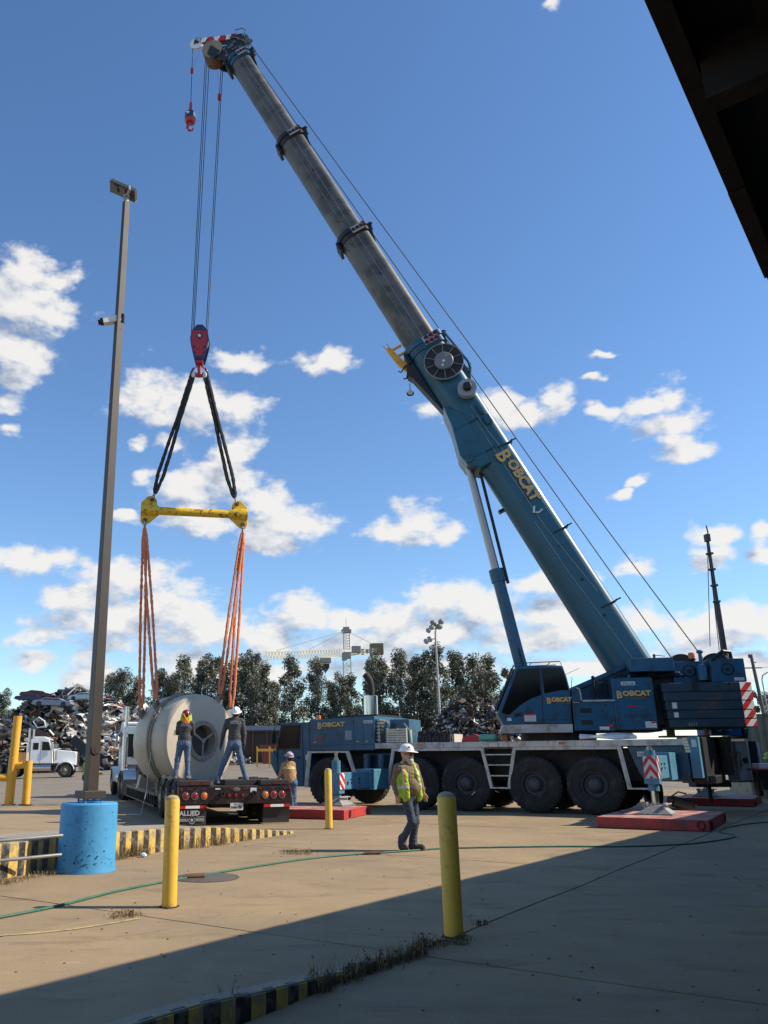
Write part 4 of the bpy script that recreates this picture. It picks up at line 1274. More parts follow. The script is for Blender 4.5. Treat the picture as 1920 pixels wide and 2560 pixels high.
for k in range(26):
    a, z = 15.1 + r2.random() * .8, .40 + r2.random() * .38
    m.cbox((a, r2.uniform(-.3, .38), z), (r2.uniform(.04, .14), .06, r2.uniform(.05, .22)))
for k in range(16):
    a, z = 15.05 + r2.random() * .5, -.4 + r2.random() * .8
    m.cbox((a, .36, z), (r2.uniform(.04, .12), r2.uniform(.04, .12), r2.uniform(.04, .14)))
m.pipe([(15.5, .36, .62), (15.7, .36, .80), (15.9, .36, .74), (16.0, .36, .45)], .02, 6)
m.pipe([(15.2, .36, .55), (15.6, .36, .35), (15.8, .4, .1)], .02, 6)
m.build('head_fittings', mat('head_fittings_grey', (.13, .15, .16), .5), crane)
# wire ropes from the winches over the head
hp = FS.inverted() @ (FB @ Vector((15.75, 0, .70)))
for (s_, yy, z, oy) in ((3.35, -.1, 4.2, -.05), (4.25, .1, 4.2, .10)):
    m = MB(FS); end = hp + Vector((.0, oy, 0)) + (Vector((-.15, 0, -.3)) if oy < 0 else Vector((.05, 0, 0)))
    pts = []
    for k in range(13):
        t = k / 12; q = Vector((s_, yy, z)).lerp(end, t); q.z -= .10 * math.sin(PI * t); pts.append(q)
    m.pipe(pts, .016, 6); m.build('hoist_rope', ROPE, crane)

# lettering
def fside(M, s_, z, y=0.0): return M @ Matrix(((1, 0, 0, s_), (0, 0, -1, y), (0, 1, 0, z), (0, 0, 0, 1)))


def brand(M, s_, z, h, wid, y, mt=GOLD, sub='713-290-1855', shadow=True):
    if shadow:
        text('B', h * 1.42, fside(M, s_ + .01, z - h * .28, y - .001), BLACK, crane, off=.012, sx_=1.0)
        text('OBCAT', h, fside(M, s_ + h * .88 + .01, z + .02 * h - .008, y - .001), BLACK, crane, off=.014, sx_=wid)
    text('B', h * 1.42, fside(M, s_, z - h * .26, y - .006), mt, crane, off=.008, sx_=1.0)
    text('OBCAT', h, fside(M, s_ + h * .87, z + .04 * h, y - .006), mt, crane, off=.010, sx_=wid)
    if sub: text(sub, h * .42, fside(M, s_ + h * 1.3, z - h * .42, y - .006), GOLD2, crane, off=.001, sx_=1.2)


brand(FC, -.38, 2.43, .19, 1.30, 0)
brand(FS, -.40, 2.94, .155, 1.02, y0)
brand(FS, 1.46, 3.06, .19, 1.14, y0 + .003)
text('HYD.OIL', .07, fside(FC, 1.30, 2.53, -.006), DECALTXT, crane)
m = MB(FC); m.box(1.28, 1.60, -.004, 0, 2.51, 2.60); m.build('decal', DECAL, crane)
text('HYD.OIL', .085, fside(FS, 1.635, 3.365, y0 - .005), DECALTXT, crane)
m = MB(FS); m.box(1.61, 1.98, y0 - .002, y0 + .003, 3.35, 3.45); m.build('decal', DECAL, crane)
text('DIESEL', .09, fside(FC, 9.245, 1.50, .114), DECALTXT, crane)
m = MB(FC); m.box(9.22, 9.62, .117, .12, 1.48, 1.60); m.build('decal', DECAL, crane)
text('GMK', .115, fside(FC, -.50, 2.03, -.006), RED, crane, off=.006, sx_=1.35)
text('5275', .115, fside(FC, -.08, 2.03, -.006), mat('grey_lettering', (.10, .14, .19), .5), crane, off=.004, sx_=1.5)
text('GMK', .07, fside(FS, 1.72, 2.76, y0 - .004), RED, crane, off=.004, sx_=1.3)
text('5275', .07, fside(FS, 1.96, 2.74, y0 - .004), MATS['grey_lettering'], crane, off=.002, sx_=1.5)
text('G/11', .12, fside(FS, 3.20, 2.26, y0 - .004), mat('chalk_mark', (.4, .4, .4), .8), crane, ext=.001)
# lettering down the boom
Mt = FB @ Matrix(((-1, 0, 0, -4.72), (0, 0, 1, .545), (0, 1, 0, .10), (0, 0, 0, 1)))
text('B', .62, Mt @ T(.02, -.17, -.003), BLACK, crane, off=.03)
text('OBCAT', .40, Mt @ T(.42, .01, -.003), BLACK, crane, off=.032, sx_=1.12)
text('B', .62, Mt @ T(0, -.14, .004), GOLD, crane, off=.018)
text('OBCAT', .40, Mt @ T(.41, .03, .004), GOLD, crane, off=.02, sx_=1.12)
m = MB(FB); m.pipe([(-6.78, .55, .10), (-6.95, .56, -.02), (-7.02, .56, .12), (-6.98, .56, .26)], .03, 8); m.build('grey_hook_bracket', DECAL, crane)

# ------------------------------------------------------------------ steel mats under the pads
def crane_mat(M, x0, x1, y0_, y1_, label, lugs):
    root = empty('outrigger_mat', M @ T((x0 + x1) / 2, (y0_ + y1_) / 2, 0), label, 'crane mat', 'red steel mats under the outriggers')
    m = MB(M); m.box(x0, x1, y0_, y1_, .006, .226); m.build('mat_body', REDMAT, root, bevel=.012)
    m = MB(M); m.box(x0 + .02, x1 - .02, y0_ + .02, y1_ - .02, .226, .229); m.build('worn_top', REDTOP, root)
    for (a, b, ax) in lugs:
        m = MB(M)
        if ax == 'x': pts = [(a + .012, b + .07 * math.cos(t), .12 + .08 * math.sin(t)) for t in [2 * PI * i / 14 for i in range(14)]]
        else: pts = [(a + .07 * math.cos(t), b - .012, .12 + .08 * math.sin(t)) for t in [2 * PI * i / 14 for i in range(14)]]
        m.pipe(pts, .014, 6, closed=True); m.build('lifting_ring', BLACK, root)


MM1 = frame((1.36, 21.95, 0), (.93, -.37, 0))
crane_mat(MM1, -2.35, 0, 0, 2.35, 'red steel mat under the front outrigger pad, beside the trailer', [(0, .45, 'x'), (0, 1.95, 'x')])
crane_mat(FC, 8.98, 11.2, -4.03, -.91, 'large red steel mat lying nearest the camera under the rear outrigger', [(11.2, -3.7, 'x'), (11.2, -1.2, 'x'), (11.05, -4.03, 'y')])
crane_mat(FC, 9.06, 11.3, 5.9, 8.9, 'dark red steel mat on the far side of the crane by the service equipment', [(11.3, 6.3, 'x')])
# ------------------------------------------------------------------ rigging hanging from the boom
def P26(px, py, Y=26.6): return at(px, py, Y)


def bumpy(pts, r, n=8, amp=.18, step=.09, seed=0, flat=1.0):
    """a fabric sling: path resampled with folds along it"""
    pts = [Vector(p) for p in pts]; out = []
    for i in range(len(pts) - 1):
        L = (pts[i + 1] - pts[i]).length; k = max(1, int(L / step))
        for j in range(k): out.append(pts[i].lerp(pts[i + 1], j / k))
    out.append(pts[-1])
    q = random.Random(seed)
    rad = [1 + q.uniform(-amp, amp) for _ in out]
    m = MB(); N = len(out)
    jit = [Vector((q.uniform(-1, 1), q.uniform(-1, 1), 0)) * r * amp * .5 for _ in out]
    out = [o + j for o, j in zip(out, jit)]
    m.pipe(out, r, n, rf=lambda t: rad[min(N - 1, int(round(t * (N - 1))))])
    return m


RD = mat('hook_block_red', (.42, .022, .022), .42, 0, .12, 4, coat=.2, dirt=(.12, .03, .03), dscale=5, damt=.25)
NAVY = mat('hook_block_navy', (.022, .035, .11), .45, 0, .12, 4, coat=.2)
WSTAR = mat('star_white', (.8, .8, .8), .5)
bt = P26(499, 820)           # top of the block
bb = P26(499, 905)           # bottom of its body
blk = empty('hook_block', Matrix.Translation(bb), 'red and navy hook block with a white star, hanging over the yellow spreader beam', 'hook block')
Mb = frame(bb, (1, 0, 0))
H_ = (bt - bb).z
shape = [(-.17, 0), (.17, 0), (.30, .42 * H_), (.33, .62 * H_), (.27, .84 * H_), (.10, H_), (-.10, H_), (-.27, .84 * H_), (-.33, .62 * H_), (-.30, .42 * H_)]
for y0_, y1_ in ((-.26, -.22), (.22, .26)):
    m = MB(Mb); m.side(shape, y0_, y1_); m.build('side_plate', NAVY, blk, bevel=.008)
m = MB(Mb); m.side([(-.15, .10), (-.11, .22), (-.25, .38), (-.28, .62 * H_), (-.25, .82 * H_), (.25, .82 * H_), (.28, .62 * H_), (.25, .38), (.11, .22), (.15, .10)], -.275, -.261); m.build('red_plate', RD, blk)
for q in (-1, 1):
    m = MB(Mb); m.side([(q * .14, .40), (q * .24, .42), (q * .22, .52), (q * .16, .5)], -.29, -.276); m.build('plate_slot', NAVY, blk)
m = MB(Mb); m.lathe([(.001, -.29), (.115, -.29), (.12, -.275)], 28, M=T(0, 0, .66 * H_) @ Matrix.Rotation(-PI / 2, 4, 'X')); m.build('emblem_disc', NAVY, blk)
m = MB(Mb); m.prism([(p_[0], -.292, .66 * H_ + p_[1]) for p_ in star_pts(.085, .036)], (0, -.006, 0)); m.build('star', WSTAR, blk)
m = MB(Mb)
for k in range(5): m.lathe([(.05, -.025), (.28, -.025), (.29, -.02), (.25, 0), (.29, .02), (.28, .025), (.05, .025)], 28, M=T(0, -.16 + k * .08, .6 * H_) @ Matrix.Rotation(-PI / 2, 4, 'X'))
m.build('sheaves', STEEL, blk)
m = MB(Mb); m.box(-.12, .12, -.2, .2, -.12, .06); m.tube((0, 0, -.45), (0, 0, -.05), .07, n=18)
for q in (-1, 1):
    m.pipe([(0, 0, -.42), (q * .10, 0, -.55), (q * .22, 0, -.52), (q * .27, 0, -.40), (q * .24, 0, -.28), (q * .20, 0, -.22)], .06, 10, rf=lambda t: 1.15 - .75 * t)
m.ball((0, 0, -.5), .11, 14)
m.build('double_hook', RD, blk)
for q in (-1, 1):
    m = MB(Mb); m.pipe([(q * .08, -.02, -.14), (q * .2, -.02, -.3), (q * .22, -.02, -.36)], .012, 6); m.build('safety_latch', BLACK, blk)
hook_pt = bb + Vector((0, 0, -.50))
# falls of rope
sh = FB @ Vector((15.72, 0, -.72))
for i, (dx, dy, px_, bx) in enumerate(((-.34, -.22, 0, -.27), (-.30, -.02, 0, -.24), (-.22, .14, 0, -.21), (.30, -.12, 0, .24), (.34, .10, 0, .28))):
    top = Vector((sh.x + dx, sh.y + dy, sh.z + (.1 if dx < 0 else -.1)))
    m = MB(); m.tube(top, bt + Vector((bx, dy * .7, -.30)), .014, n=6)
    m.build('hoist_rope', ROPE, blk)
# auxiliary line with ball hook
axp = FB @ Vector((16.72, .25, -1.12))
aux_top = P26(486, 117, axp.y) if False else Vector((axp.x - .05, axp.y, axp.z))
ball = P26(480, 296, axp.y)
ball.x = aux_top.x
aux = empty('aux_hook', Matrix.Translation(ball), 'small red, white and blue hook weight with a star below the boom tip', 'crane hook')
m = MB(); m.tube(aux_top, ball + Vector((0, 0, .55)), .013, n=6); m.build('hoist_rope', ROPE, aux)
Ma = Matrix.Translation(ball) @ Matrix.Diagonal((1.25, 1.25, 1.25, 1))
m = MB(Ma); m.lathe([(.001, .22), (.14, .22), (.17, .18), (.175, -.05)], 24, 0); m.lathe([(.175, -.05), (.175, -.10), (.14, -.17), (.001, -.19)], 24, 1)
m.build('weight', [NAVY, RD], aux)
m = MB(Ma); m.lathe([(.178, .16), (.178, -.02)], 10, 0, a0=-.9, a1=.1); m.build('white_field', WSTAR, aux)
m = MB(Ma); m.prism([(p_[0] - .06, -.18, .08 + p_[1]) for p_ in star_pts(.075, .03)], (0, -.006, 0)); m.build('star', WSTAR, aux)
m = MB(Ma); m.tube((0, 0, .2), (0, 0, .56), .045, n=12); m.tube((0, 0, .56), (0, 0, .62), .03, n=10); m.build('swivel', RD, aux)
m = MB(Ma); m.pipe([(0, 0, -.18), (-.06, 0, -.26), (-.09, 0, -.36), (-.03, 0, -.46), (.07, 0, -.46), (.11, 0, -.36)], .05, 10, rf=lambda t: 1.2 - .8 * t); m.build('hook', RD, aux)
m = MB(); bq = aux_top.lerp(ball, .40); m.cbox(bq, (.11, .1, .2)); m.tube(bq + Vector((.04, 0, .1)), aux_top + Vector((.35, 0, -.3)), .005, n=4); m.build('limit_weight', RD, aux)
m = MB(); bq = Vector((sh.x + .24, sh.y - .1, P26(535, 236).z)); m.cbox(bq, (.13, .1, .26)); m.tube(bq + Vector((-.02, 0, .1)), sh + Vector((.1, 0, -.2)), .005, n=4); m.build('limit_weight', RD, blk)

# trailer axes
TX = Vector((.960, .28, 0)).normalized(); TY = Vector((-TX.y, TX.x, 0))
TO = Vector((-1.26, 20.45, 0))
FT = frame(TO, TX)
# spreader beam
sl, sr = P26(352, 1275, 26.2), P26(618, 1288, 26.9)
sc0 = (sl + sr) / 2
bx_ = (sr - sl).normalized()
FSB = frame(sc0, bx_)
half = (sr - sl).length / 2
beam = empty('spreader_beam', Matrix.Translation(sc0), 'scuffed yellow spreader beam hanging from two black slings', 'spreader beam')
m = MB(FSB); m.tube((-half + .3, 0, 0), (half - .3, 0, 0), .135, n=28); m.build('beam_tube', SPRY, beam)
for q in (-1, 1):
    m = MB(FSB)
    e = q * half
    m.lathe([(.001, 0), (.20, 0), (.20, .42), (.14, .62)], 28, M=T(e, 0, 0) @ Matrix.Rotation(-q * PI / 2, 4, 'Y'))
    m.side([(e, -.05), (e, .25), (e - q * .18, .45), (e - q * .28, .50), (e - q * .42, .48), (e - q * .50, .38), (e - q * .55, .1), (e - q * .45, -.1)], -.04, .04)
    m.side([(e, .05), (e, -.36), (e - q * .06, -.47), (e - q * .18, -.5), (e - q * .30, -.42), (e - q * .62, -.12), (e - q * .5, .1)], -.04, .04)
    m.build('end_plate', SPRY, beam, bevel=.01)
    for (x_, z_) in ((e - q * .36, .36), (e - q * .15, -.36)):
        m = MB(FSB); m.tube((x_, -.11, z_), (x_, .11, z_), .07, n=12); m.tube((x_, -.14, z_), (x_, -.11, z_), .05, n=6); m.build('pin', RUST, beam)
for q in (-1, 1):
    up = FSB @ Vector((q * (half - .36), 0, .36)); lo = FSB @ Vector((q * (half - .15), 0, -.36))
    d = (hook_pt - up).normalized()
    s_ = empty('shackle', Matrix.Translation(up), 'steel shackle on top of the spreader beam at its %s end' % ('left' if q < 0 else 'right'), 'shackle', 'shackles on the spreader beam')
    m = MB(); m.pipe([up + Vector((0, -.10, 0)), up + Vector((0, -.11, 0)) + d * .12, up + d * .27, up + Vector((0, .11, 0)) + d * .12, up + Vector((0, .10, 0))], .03, 8); m.build('bow', STEEL, s_)
    s2 = empty('shackle', Matrix.Translation(lo), 'steel shackle under the spreader beam at its %s end' % ('left' if q < 0 else 'right'), 'shackle', 'shackles on the spreader beam')
    m = MB(); m.pipe([lo + Vector((0, -.10, 0)), lo + Vector((0, -.11, -.12)), lo + Vector((0, 0, -.27)), lo + Vector((0, .11, -.12)), lo + Vector((0, .10, 0))], .03, 8); m.build('bow', STEEL, s2)
    # black sling, split in two strands towards the shackle
    st = empty('lifting_sling', Matrix.Translation(up), 'black sling from the hook to the %s end of the spreader beam' % ('left' if q < 0 else 'right'), 'sling', 'black slings under the hook')
    hk = hook_pt + Vector((q * .20, 0, .10)); end = up + d * .26
    perp = Vector((d.z, 0, -d.x)) * (1 if d.z > 0 else -1)
    for k in (-1, 1):
        m = bumpy([end, end.lerp(hk, .03) + perp * .045 * k, end.lerp(hk, .15) + perp * .10 * k, end.lerp(hk, .45) + perp * .075 * k, end.lerp(hk, .6) + perp * .05 * k, hk + perp * .05 * k], .062, seed=q * 7 + k, amp=.14)
        m.build('strand', BLKSLING, st)
    m = MB(); m.ball(tuple(hk + Vector((0, -.05, -.12))), .085, 10, sc_=(.9, .7, 1.5)); m.build('white_tag', DECAL, st)

# ------------------------------------------------------------------ the steel drum on the trailer
DR = mat('drum_primer', (.51, .44, .33), .5, .1, .09, 1.2, .03, 25, dirt=(.43, .37, .275), dscale=1.2, damt=.4)
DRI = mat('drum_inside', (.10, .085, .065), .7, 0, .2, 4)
fc = at(506, 1868, 25.2)
fc.z = 1.98
FD = frame(fc, (.70, .714, 0))                      # x across, y along the trailer forwards (away), z up
drum = empty('steel_drum', Matrix.Translation((fc.x, fc.y + 1.5, .55)), 'big grey steel drum housing with a round three-spoked opening, on the lowboy trailer', 'industrial drum')
MD = FD @ Matrix.Rotation(-PI / 2, 4, 'X')          # lathe z -> +y (away)
m = MB(MD)
m.lathe([(.47, 0), (.80, 0), (1.27, .05), (1.33, .12), (1.345, .25), (1.345, .78)], 72)
m.lathe([(.47, 0), (.46, .5)], 48)
m.build('front_shell', DR, drum)
m = MB(MD); m.lathe([(1.345, .78), (1.42, .78), (1.42, .86), (1.36, .86)], 72); m.lathe([(1.345, .70), (1.39, .70), (1.39, .78)], 72); m.build('flange', mat('flange_grey', (.27, .235, .17), .55, .2, .12, 3), drum)
m = MB(MD); m.lathe([(1.36, .86), (1.37, 1.1), (1.33, 1.45), (1.18, 1.8), (.9, 2.02), (.001, 2.05)], 72); m.build('rear_shell', DR, drum)
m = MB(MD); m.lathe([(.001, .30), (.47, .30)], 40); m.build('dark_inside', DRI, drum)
m = MB(MD)
m.lathe([(.44, -.05), (.56, -.05), (.57, -.03), (.57, .0), (.44, .0), (.44, -.05)], 56)
m.build('opening_ring', mat('ring_grey', (.30, .265, .21), .5, .2, .1, 5), drum)
m = MB(FD)
for a in (-PI / 2, PI / 6, 5 * PI / 6):
    d = Vector((math.cos(a), 0, math.sin(a)))
    n_ = Vector((-d.z, 0, d.x)) * .03
    m.prism([tuple(-n_ + Vector((0, -.03, 0))), tuple(d * .46 - n_ + Vector((0, -.03, 0))), tuple(d * .46 + n_ + Vector((0, -.03, 0))), tuple(n_ + Vector((0, -.03, 0)))], (0, .03, 0))
m.lathe([(.001, -.05), (.07, -.05), (.07, -.02)], 20, M=Matrix.Rotation(-PI / 2, 4, 'X'))
m.build('three_arm_spider', MATS['ring_grey'], drum)
for k in range(16):
    a = 2 * PI * k / 16 + .2
    m = MB(FD); m.tube((math.cos(a) * .52, -.07, math.sin(a) * .52), (math.cos(a) * .52, -.05, math.sin(a) * .52), .016, n=6); m.build('bolt', STEEL, drum)
for k in range(30):
    a = 2 * PI * k / 30
    m = MB(FD); m.tube((math.cos(a) * 1.38, .66, math.sin(a) * 1.38), (math.cos(a) * 1.38, .70, math.sin(a) * 1.38), .025, n=6); m.build('flange_bolt', MATS['flange_grey'], drum)
# lifting lugs
lugs = []
for q, yy, rr, a in ((-1, .95, 1.36, R(134)), (-1, 1.42, 1.33, R(146)), (1, .18, 1.36, R(57)), (1, .05, 1.33, R(36))):
    if True:
        c = Vector((math.cos(a) * (rr + .10), yy, math.sin(a) * (rr + .10)))
        dn = Vector((math.cos(a), 0, math.sin(a))); tn = Vector((-dn.z, 0, dn.x))
        m = MB(FD)
        m.prism([tuple(c - dn * .2 - tn * .16), tuple(c - dn * .2 + tn * .16), tuple(c + dn * .06 + tn * .10), tuple(c + dn * .12), tuple(c + dn * .06 - tn * .10)], (0, .05, 0))
        m.build('lifting_lug', MATS['flange_grey'], drum)
        p = FD @ (c + dn * .02 + Vector((0, .02, 0)))
        lugs.append((q, yy, p))
m = MB(FD)
for yy in (.35, 1.5):
    m.side([(-1.15, -1.32), (1.15, -1.32), (1.05, -.95), (.6, -1.22), (-.6, -1.22), (-1.05, -.95)], yy, yy + .12)
m.build('saddle', DR, drum)
text('D1344', .20, FD @ T(-1.02, -.012, .18) @ Matrix.Rotation(PI / 2, 4, 'X'), mat('chalk_text', (.52, .50, .44), .8), drum, ext=.002)
# orange slings: two looped legs from each beam end
for q in (-1, 1):
    lo = FSB @ Vector((q * (half - .15), 0, -.62))
    for (qq, yy, p) in [l for l in lugs if l[0] == q]:
        which = 'front' if yy in (.95, .05) else 'back'
        st = empty('lifting_sling', Matrix.Translation(p), 'orange sling from the %s end of the beam to its %s drum lug' % ('left' if q < 0 else 'right', 'near' if which == 'front' else 'far'), 'sling', 'orange slings holding the drum')
        for k in (-1, 1):
            e = p + Vector((0, 0, .14))
            m = bumpy([lo + Vector((.02 * k, 0, .0)), lo.lerp(e, .06) + Vector((.055 * k, 0, 0)), lo.lerp(e, .5) + Vector((.075 * k, 0, 0)), lo.lerp(e, .93) + Vector((.06 * k, 0, 0)), e + Vector((.02 * k, 0, 0))], .042, seed=int(10 * yy) + k + q, amp=.2, step=.07)
            m.build('strand', ORANGE, st)
        sk = empty('shackle', Matrix.Translation(p), 'rusty shackle on the %s %s lug of the drum' % ('near' if which == 'front' else 'far', 'left' if q < 0 else 'right'), 'shackle', 'shackles on the drum lugs')
        m = MB(); m.pipe([p + Vector((-.07, 0, 0)), p + Vector((-.08, 0, .1)), p + Vector((0, 0, .18)), p + Vector((.08, 0, .1)), p + Vector((.07, 0, 0))], .022, 8); m.tube(p + Vector((-.11, 0, 0)), p + Vector((.11, 0, 0)), .022, n=8); m.build('bow', RUST, sk)
# tag line hanging at the left side of the drum
m = MB()
a = FD @ Vector((-1.05, .7, .95))
m.pipe([a, a + Vector((-.15, -.15, -.8)), a + Vector((-.22, -.3, -1.7)), a + Vector((-.25, -.35, -2.3)), Vector((a.x - .35, a.y - .5, .03)), Vector((a.x - .7, a.y - .7, .02)), Vector((a.x - .3, a.y - .9, .02))], .011, 6)
o = m.build('tag_line', mat('pale_rope', (.5, .5, .47), .8), origin=(a.x, a.y, .0)); props(o, 'thin pale tag line rope hanging down the left side of the drum', 'rope')

# ------------------------------------------------------------------ lowboy trailer
TB = mat('trailer_black', (.016, .014, .014), .5, 0, .2, 4, .05, 25, dirt=(.055, .045, .038), dscale=4, damt=.38)
TBR = mat('bumper_maroon', (.020, .010, .011), .4, 0, .2, 4, coat=.2, dirt=(.06, .05, .045), dscale=4, damt=.3)
WOOD = mat('oily_deck_planks', (.05, .04, .03), .8, 0, .3, 6, .1, 20)
FTS = FT @ Matrix.Diagonal((.92, 1, 1, 1))
trl = empty('lowboy_trailer', FT, 'black lowboy trailer seen from behind, carrying the drum and two men', 'trailer')
m = MB(FTS); m.box(-1.44, 1.44, .06, 4.3, .50, .84); m.build('rear_frame', TB, trl, bevel=.01)
m = MB(FTS); m.box(-1.46, 1.46, -.02, .06, .47, .85); m.build('rear_bumper', TBR, trl, bevel=.008)
for k in range(9):
    m = MB(FTS); m.box(-1.42, 1.42, .12 + k * .46, .12 + k * .46 + .44, .842, .868); m.build('deck_plank', WOOD, trl)
# raised wheel covers / ramps
m = MB(FTS); m.box(-1.43, -.62, .1, 1.05, .872, .985); m.build('rubber_ramp', mat('ramp_rubber', (.03, .026, .024), .8, 0, .3, 5, .1), trl, bevel=.01)
m = MB(FTS); m.box(.68, 1.44, .1, 1.05, .872, .985); m.build('rubber_ramp', MATS['ramp_rubber'], trl, bevel=.01)
m = MB(FTS); m.box(-.20, .64, .35, 1.2, .872, .99); m.build('rubber_ramp', MATS['ramp_rubber'], trl, bevel=.01)
for x0, x1 in ((-1.15, -.9), (-.85, -.68), (1.0, 1.2)):
    m = MB(FTS); m.box(x0, x1, .094, .099, .89, .96); m.build('faded_marker', mat('faded_reflector', (.10, .03, .03), .4), trl)
for k in range(8):
    x_ = -1.25 + k * .36; m = MB(FTS); m.box(x_, x_ + .13, -.026, -.021, .79, .82); m.build('reflector_strip', MATS['faded_reflector'] if k % 2 else DECAL if k == 2 else MATS['faded_reflector'], trl)
ringm = STEEL
for i, (x_, z_, r_, mt_) in enumerate([(-1.28, .66, .075, REDLENS), (-1.05, .66, .075, REDLENS), (-.81, .66, .075, AMBER), (-.17, .66, .045, REDLENS), (0, .66, .045, REDLENS), (.18, .66, .045, REDLENS), (.78, .66, .075, AMBER), (1.0, .66, .075, REDLENS), (1.22, .66, .075, REDLENS)]):
    h_ = bpy.data.objects.new('tail_light', None); sc.collection.objects.link(h_); h_.parent = trl; W[h_] = FT.copy()
    Ml = FTS @ T(x_, -.02, z_) @ Matrix.Rotation(PI / 2, 4, 'X')
    m = MB(Ml); m.lathe([(r_ * .98, .008), (r_ * .8, .02), (.001, .026)], 24); m.build('lens', mt_, h_)
    m = MB(Ml); m.lathe([(r_ * 1.18, .0), (r_ * 1.18, .014), (r_, .014)], 24); m.build('ring', ringm if r_ > .06 else BLACK, h_)
m = MB(FTS)
for x_ in (-.36, .46):
    m.lathe([(.06, 0), (.06, .12), (.03, .12)], 14, M=T(x_, -.02, .70) @ Matrix.Rotation(PI / 2, 4, 'X'))
m.build('hose_sockets', BLACK, trl)
m = MB(FTS); m.box(.38, .54, -.028, -.022, .71, .82); m.build('white_plate', DECAL, trl)
m = MB(FTS); m.lathe([(.10, 0), (.10, .01), (.001, .02)], 18, M=T(.02, -.02, .79) @ Matrix.Rotation(PI / 2, 4, 'X') @ Matrix.Diagonal((1, .45, 1, 1))); m.build('oval_badge', mat('badge_grey', (.12, .12, .12), .4), trl)
for x_ in (-1.40, 1.42):
    m = MB(FTS); m.lathe([(.035, 0), (.03, .05), (.001, .055)], 12, M=T(x_, -.02, .80) @ Matrix.Rotation(PI / 2, 4, 'X')); m.build('marker_light', REDLENS, trl)
m = MB(FTS); m.box(-.14, .19, -.03, -.018, .33, .49); m.build('licence_plate', PLATEW, trl)
text('104B-785', .075, FTS @ Matrix(((1, 0, 0, -.125), (0, 0, -1, -.032), (0, 1, 0, .37), (0, 0, 0, 1))), DECALTXT, trl, off=.002)
text('TEXAS', .030, FTS @ Matrix(((1, 0, 0, -.04), (0, 0, -1, -.032), (0, 1, 0, .455), (0, 0, 0, 1))), DECALTXT, trl)
FLAP = mat('mudflap_rubber', (.028, .028, .028), .7, 0, .15, 5, .05, 30)
for x0, x1, left in ((-1.45, -.74, True), (.74, 1.44, False)):
    fl = bpy.data.objects.new('mudflap', None); sc.collection.objects.link(fl); fl.parent = trl; W[fl] = FT.copy()
    m = MB(FTS)
    n_ = 8; v = []
    for k in range(n_ + 1):
        t = k / n_; yy = .0 + .05 * math.sin(t * 2.2) + (0 if left else .05 * t)
        v += [(x0, yy, .46 - .43 * t), (x1, yy, .46 - .43 * t), (x1, yy + .012, .46 - .43 * t), (x0, yy + .012, .46 - .43 * t)]
    f = []
    for k in range(n_):
        for i in range(4): f.append((k * 4 + i, (k + 1) * 4 + i, (k + 1) * 4 + (i + 1) % 4, k * 4 + (i + 1) % 4))
    m.add(v, f + [(0, 1, 2, 3)[::-1], tuple(n_ * 4 + i for i in range(4))], 0, True); m.build('flap_sheet', FLAP, fl)
    for k in range(4):
        xa = x0 + (x1 - x0) * k / 4; m = MB(FTS); m.box(xa, xa + (x1 - x0) / 4, -.012, -.002, .385, .445); m.build('reflective_bar', RED if k in (0, 3) else WHITE, fl)
    if left:
        Mx = FTS @ Matrix(((1, 0, 0, 0), (0, 0, -1, -.006), (0, 1, 0, 0), (0, 0, 0, 1)))
        GY = mat('mudflap_print', (.42, .42, .42), .7)
        text('ALLIED', .145, Mx @ T(-1.42, .235, -.012), GY, fl, off=.005, sx_=1.12)
        text('CRANE &', .062, Mx @ T(-1.42, .125, .03 - .06), GY, fl, off=.002, sx_=.85)
        text('RIGGING', .062, Mx @ T(-1.00, .125, .03 - .06), GY, fl, off=.002, sx_=.8)
        m = MB(Mx @ T(-1.10, .135, -.035)); m.lathe([(.085, 0), (.085, .006), (.073, .006), (.073, 0)], 28); m.prism([(p_[0], p_[1], 0) for p_ in star_pts(.058, .024)], (0, 0, .006)); m.build('star_emblem', GY, fl)
        m = MB(Mx)
        for z_ in (.195, .105):
            for xa in (-1.42, -1.0):
                m = MB(Mx); m.box(xa, xa + .22, z_, z_ + .008, -.035, -.03); m.build('print_rule', GY, fl)
TRT = mat('trailer_rim', (.33, .28, .19), .6, .1, .15, 5, dirt=(.16, .12, .08), dscale=5, damt=.4)
ty2, rm2 = wheel_meshes(.50, .27, .27, (RUBBER, TRT))
def tw(parent, frameM, x, y, r, flip=0):
    M = frameM @ T(x, y, r) @ Matrix.Rotation(-PI / 2 if not flip else PI / 2, 4, 'Z') @ Matrix.Rotation(rnd.uniform(0, 3), 4, 'Y')
    w_ = bpy.data.objects.new('wheel', None); sc.collection.objects.link(w_)
    w_.parent = parent; w_.matrix_basis = W[parent].inverted() @ M; W[w_] = M
    k = r / .5
    link(ty2, 'tyre', w_, M @ Matrix.Diagonal((k, 1, k, 1))); link(rm2, 'rim', w_, M @ Matrix.Diagonal((k, 1, k, 1)))
for yy in (.85, 1.98, 3.1):
    for x_, fl_ in ((-1.44, 0), (-1.12, 0), (1.44, 1), (1.12, 1)):
        tw(trl, FT, x_ * .93, yy, .50, fl_)
    m = MB(FTS); m.tube((-1.2, yy, .5), (1.2, yy, .5), .07, n=10); m.box(-.5, .5, yy - .15, yy + .15, .35, .6); m.build('axle', DARK, trl)
    m = MB(FTS); v = []
    for k in range(9):
        a = PI * (.12 + .76 * k / 8); v.append((math.cos(a) * .60, .5 + math.sin(a) * .56))
    for sgn in (-1,):
        vv = [(-1.46, yy + p_[0], p_[1] - .03) for p_ in v] + [(-1.16, yy + p_[0], p_[1] - .03) for p_ in v]
        m.add(vv, [(i, i + 1, 10 + i, 9 + i) for i in range(8)], 0, True)
    m.build('mudguard', TB, trl)
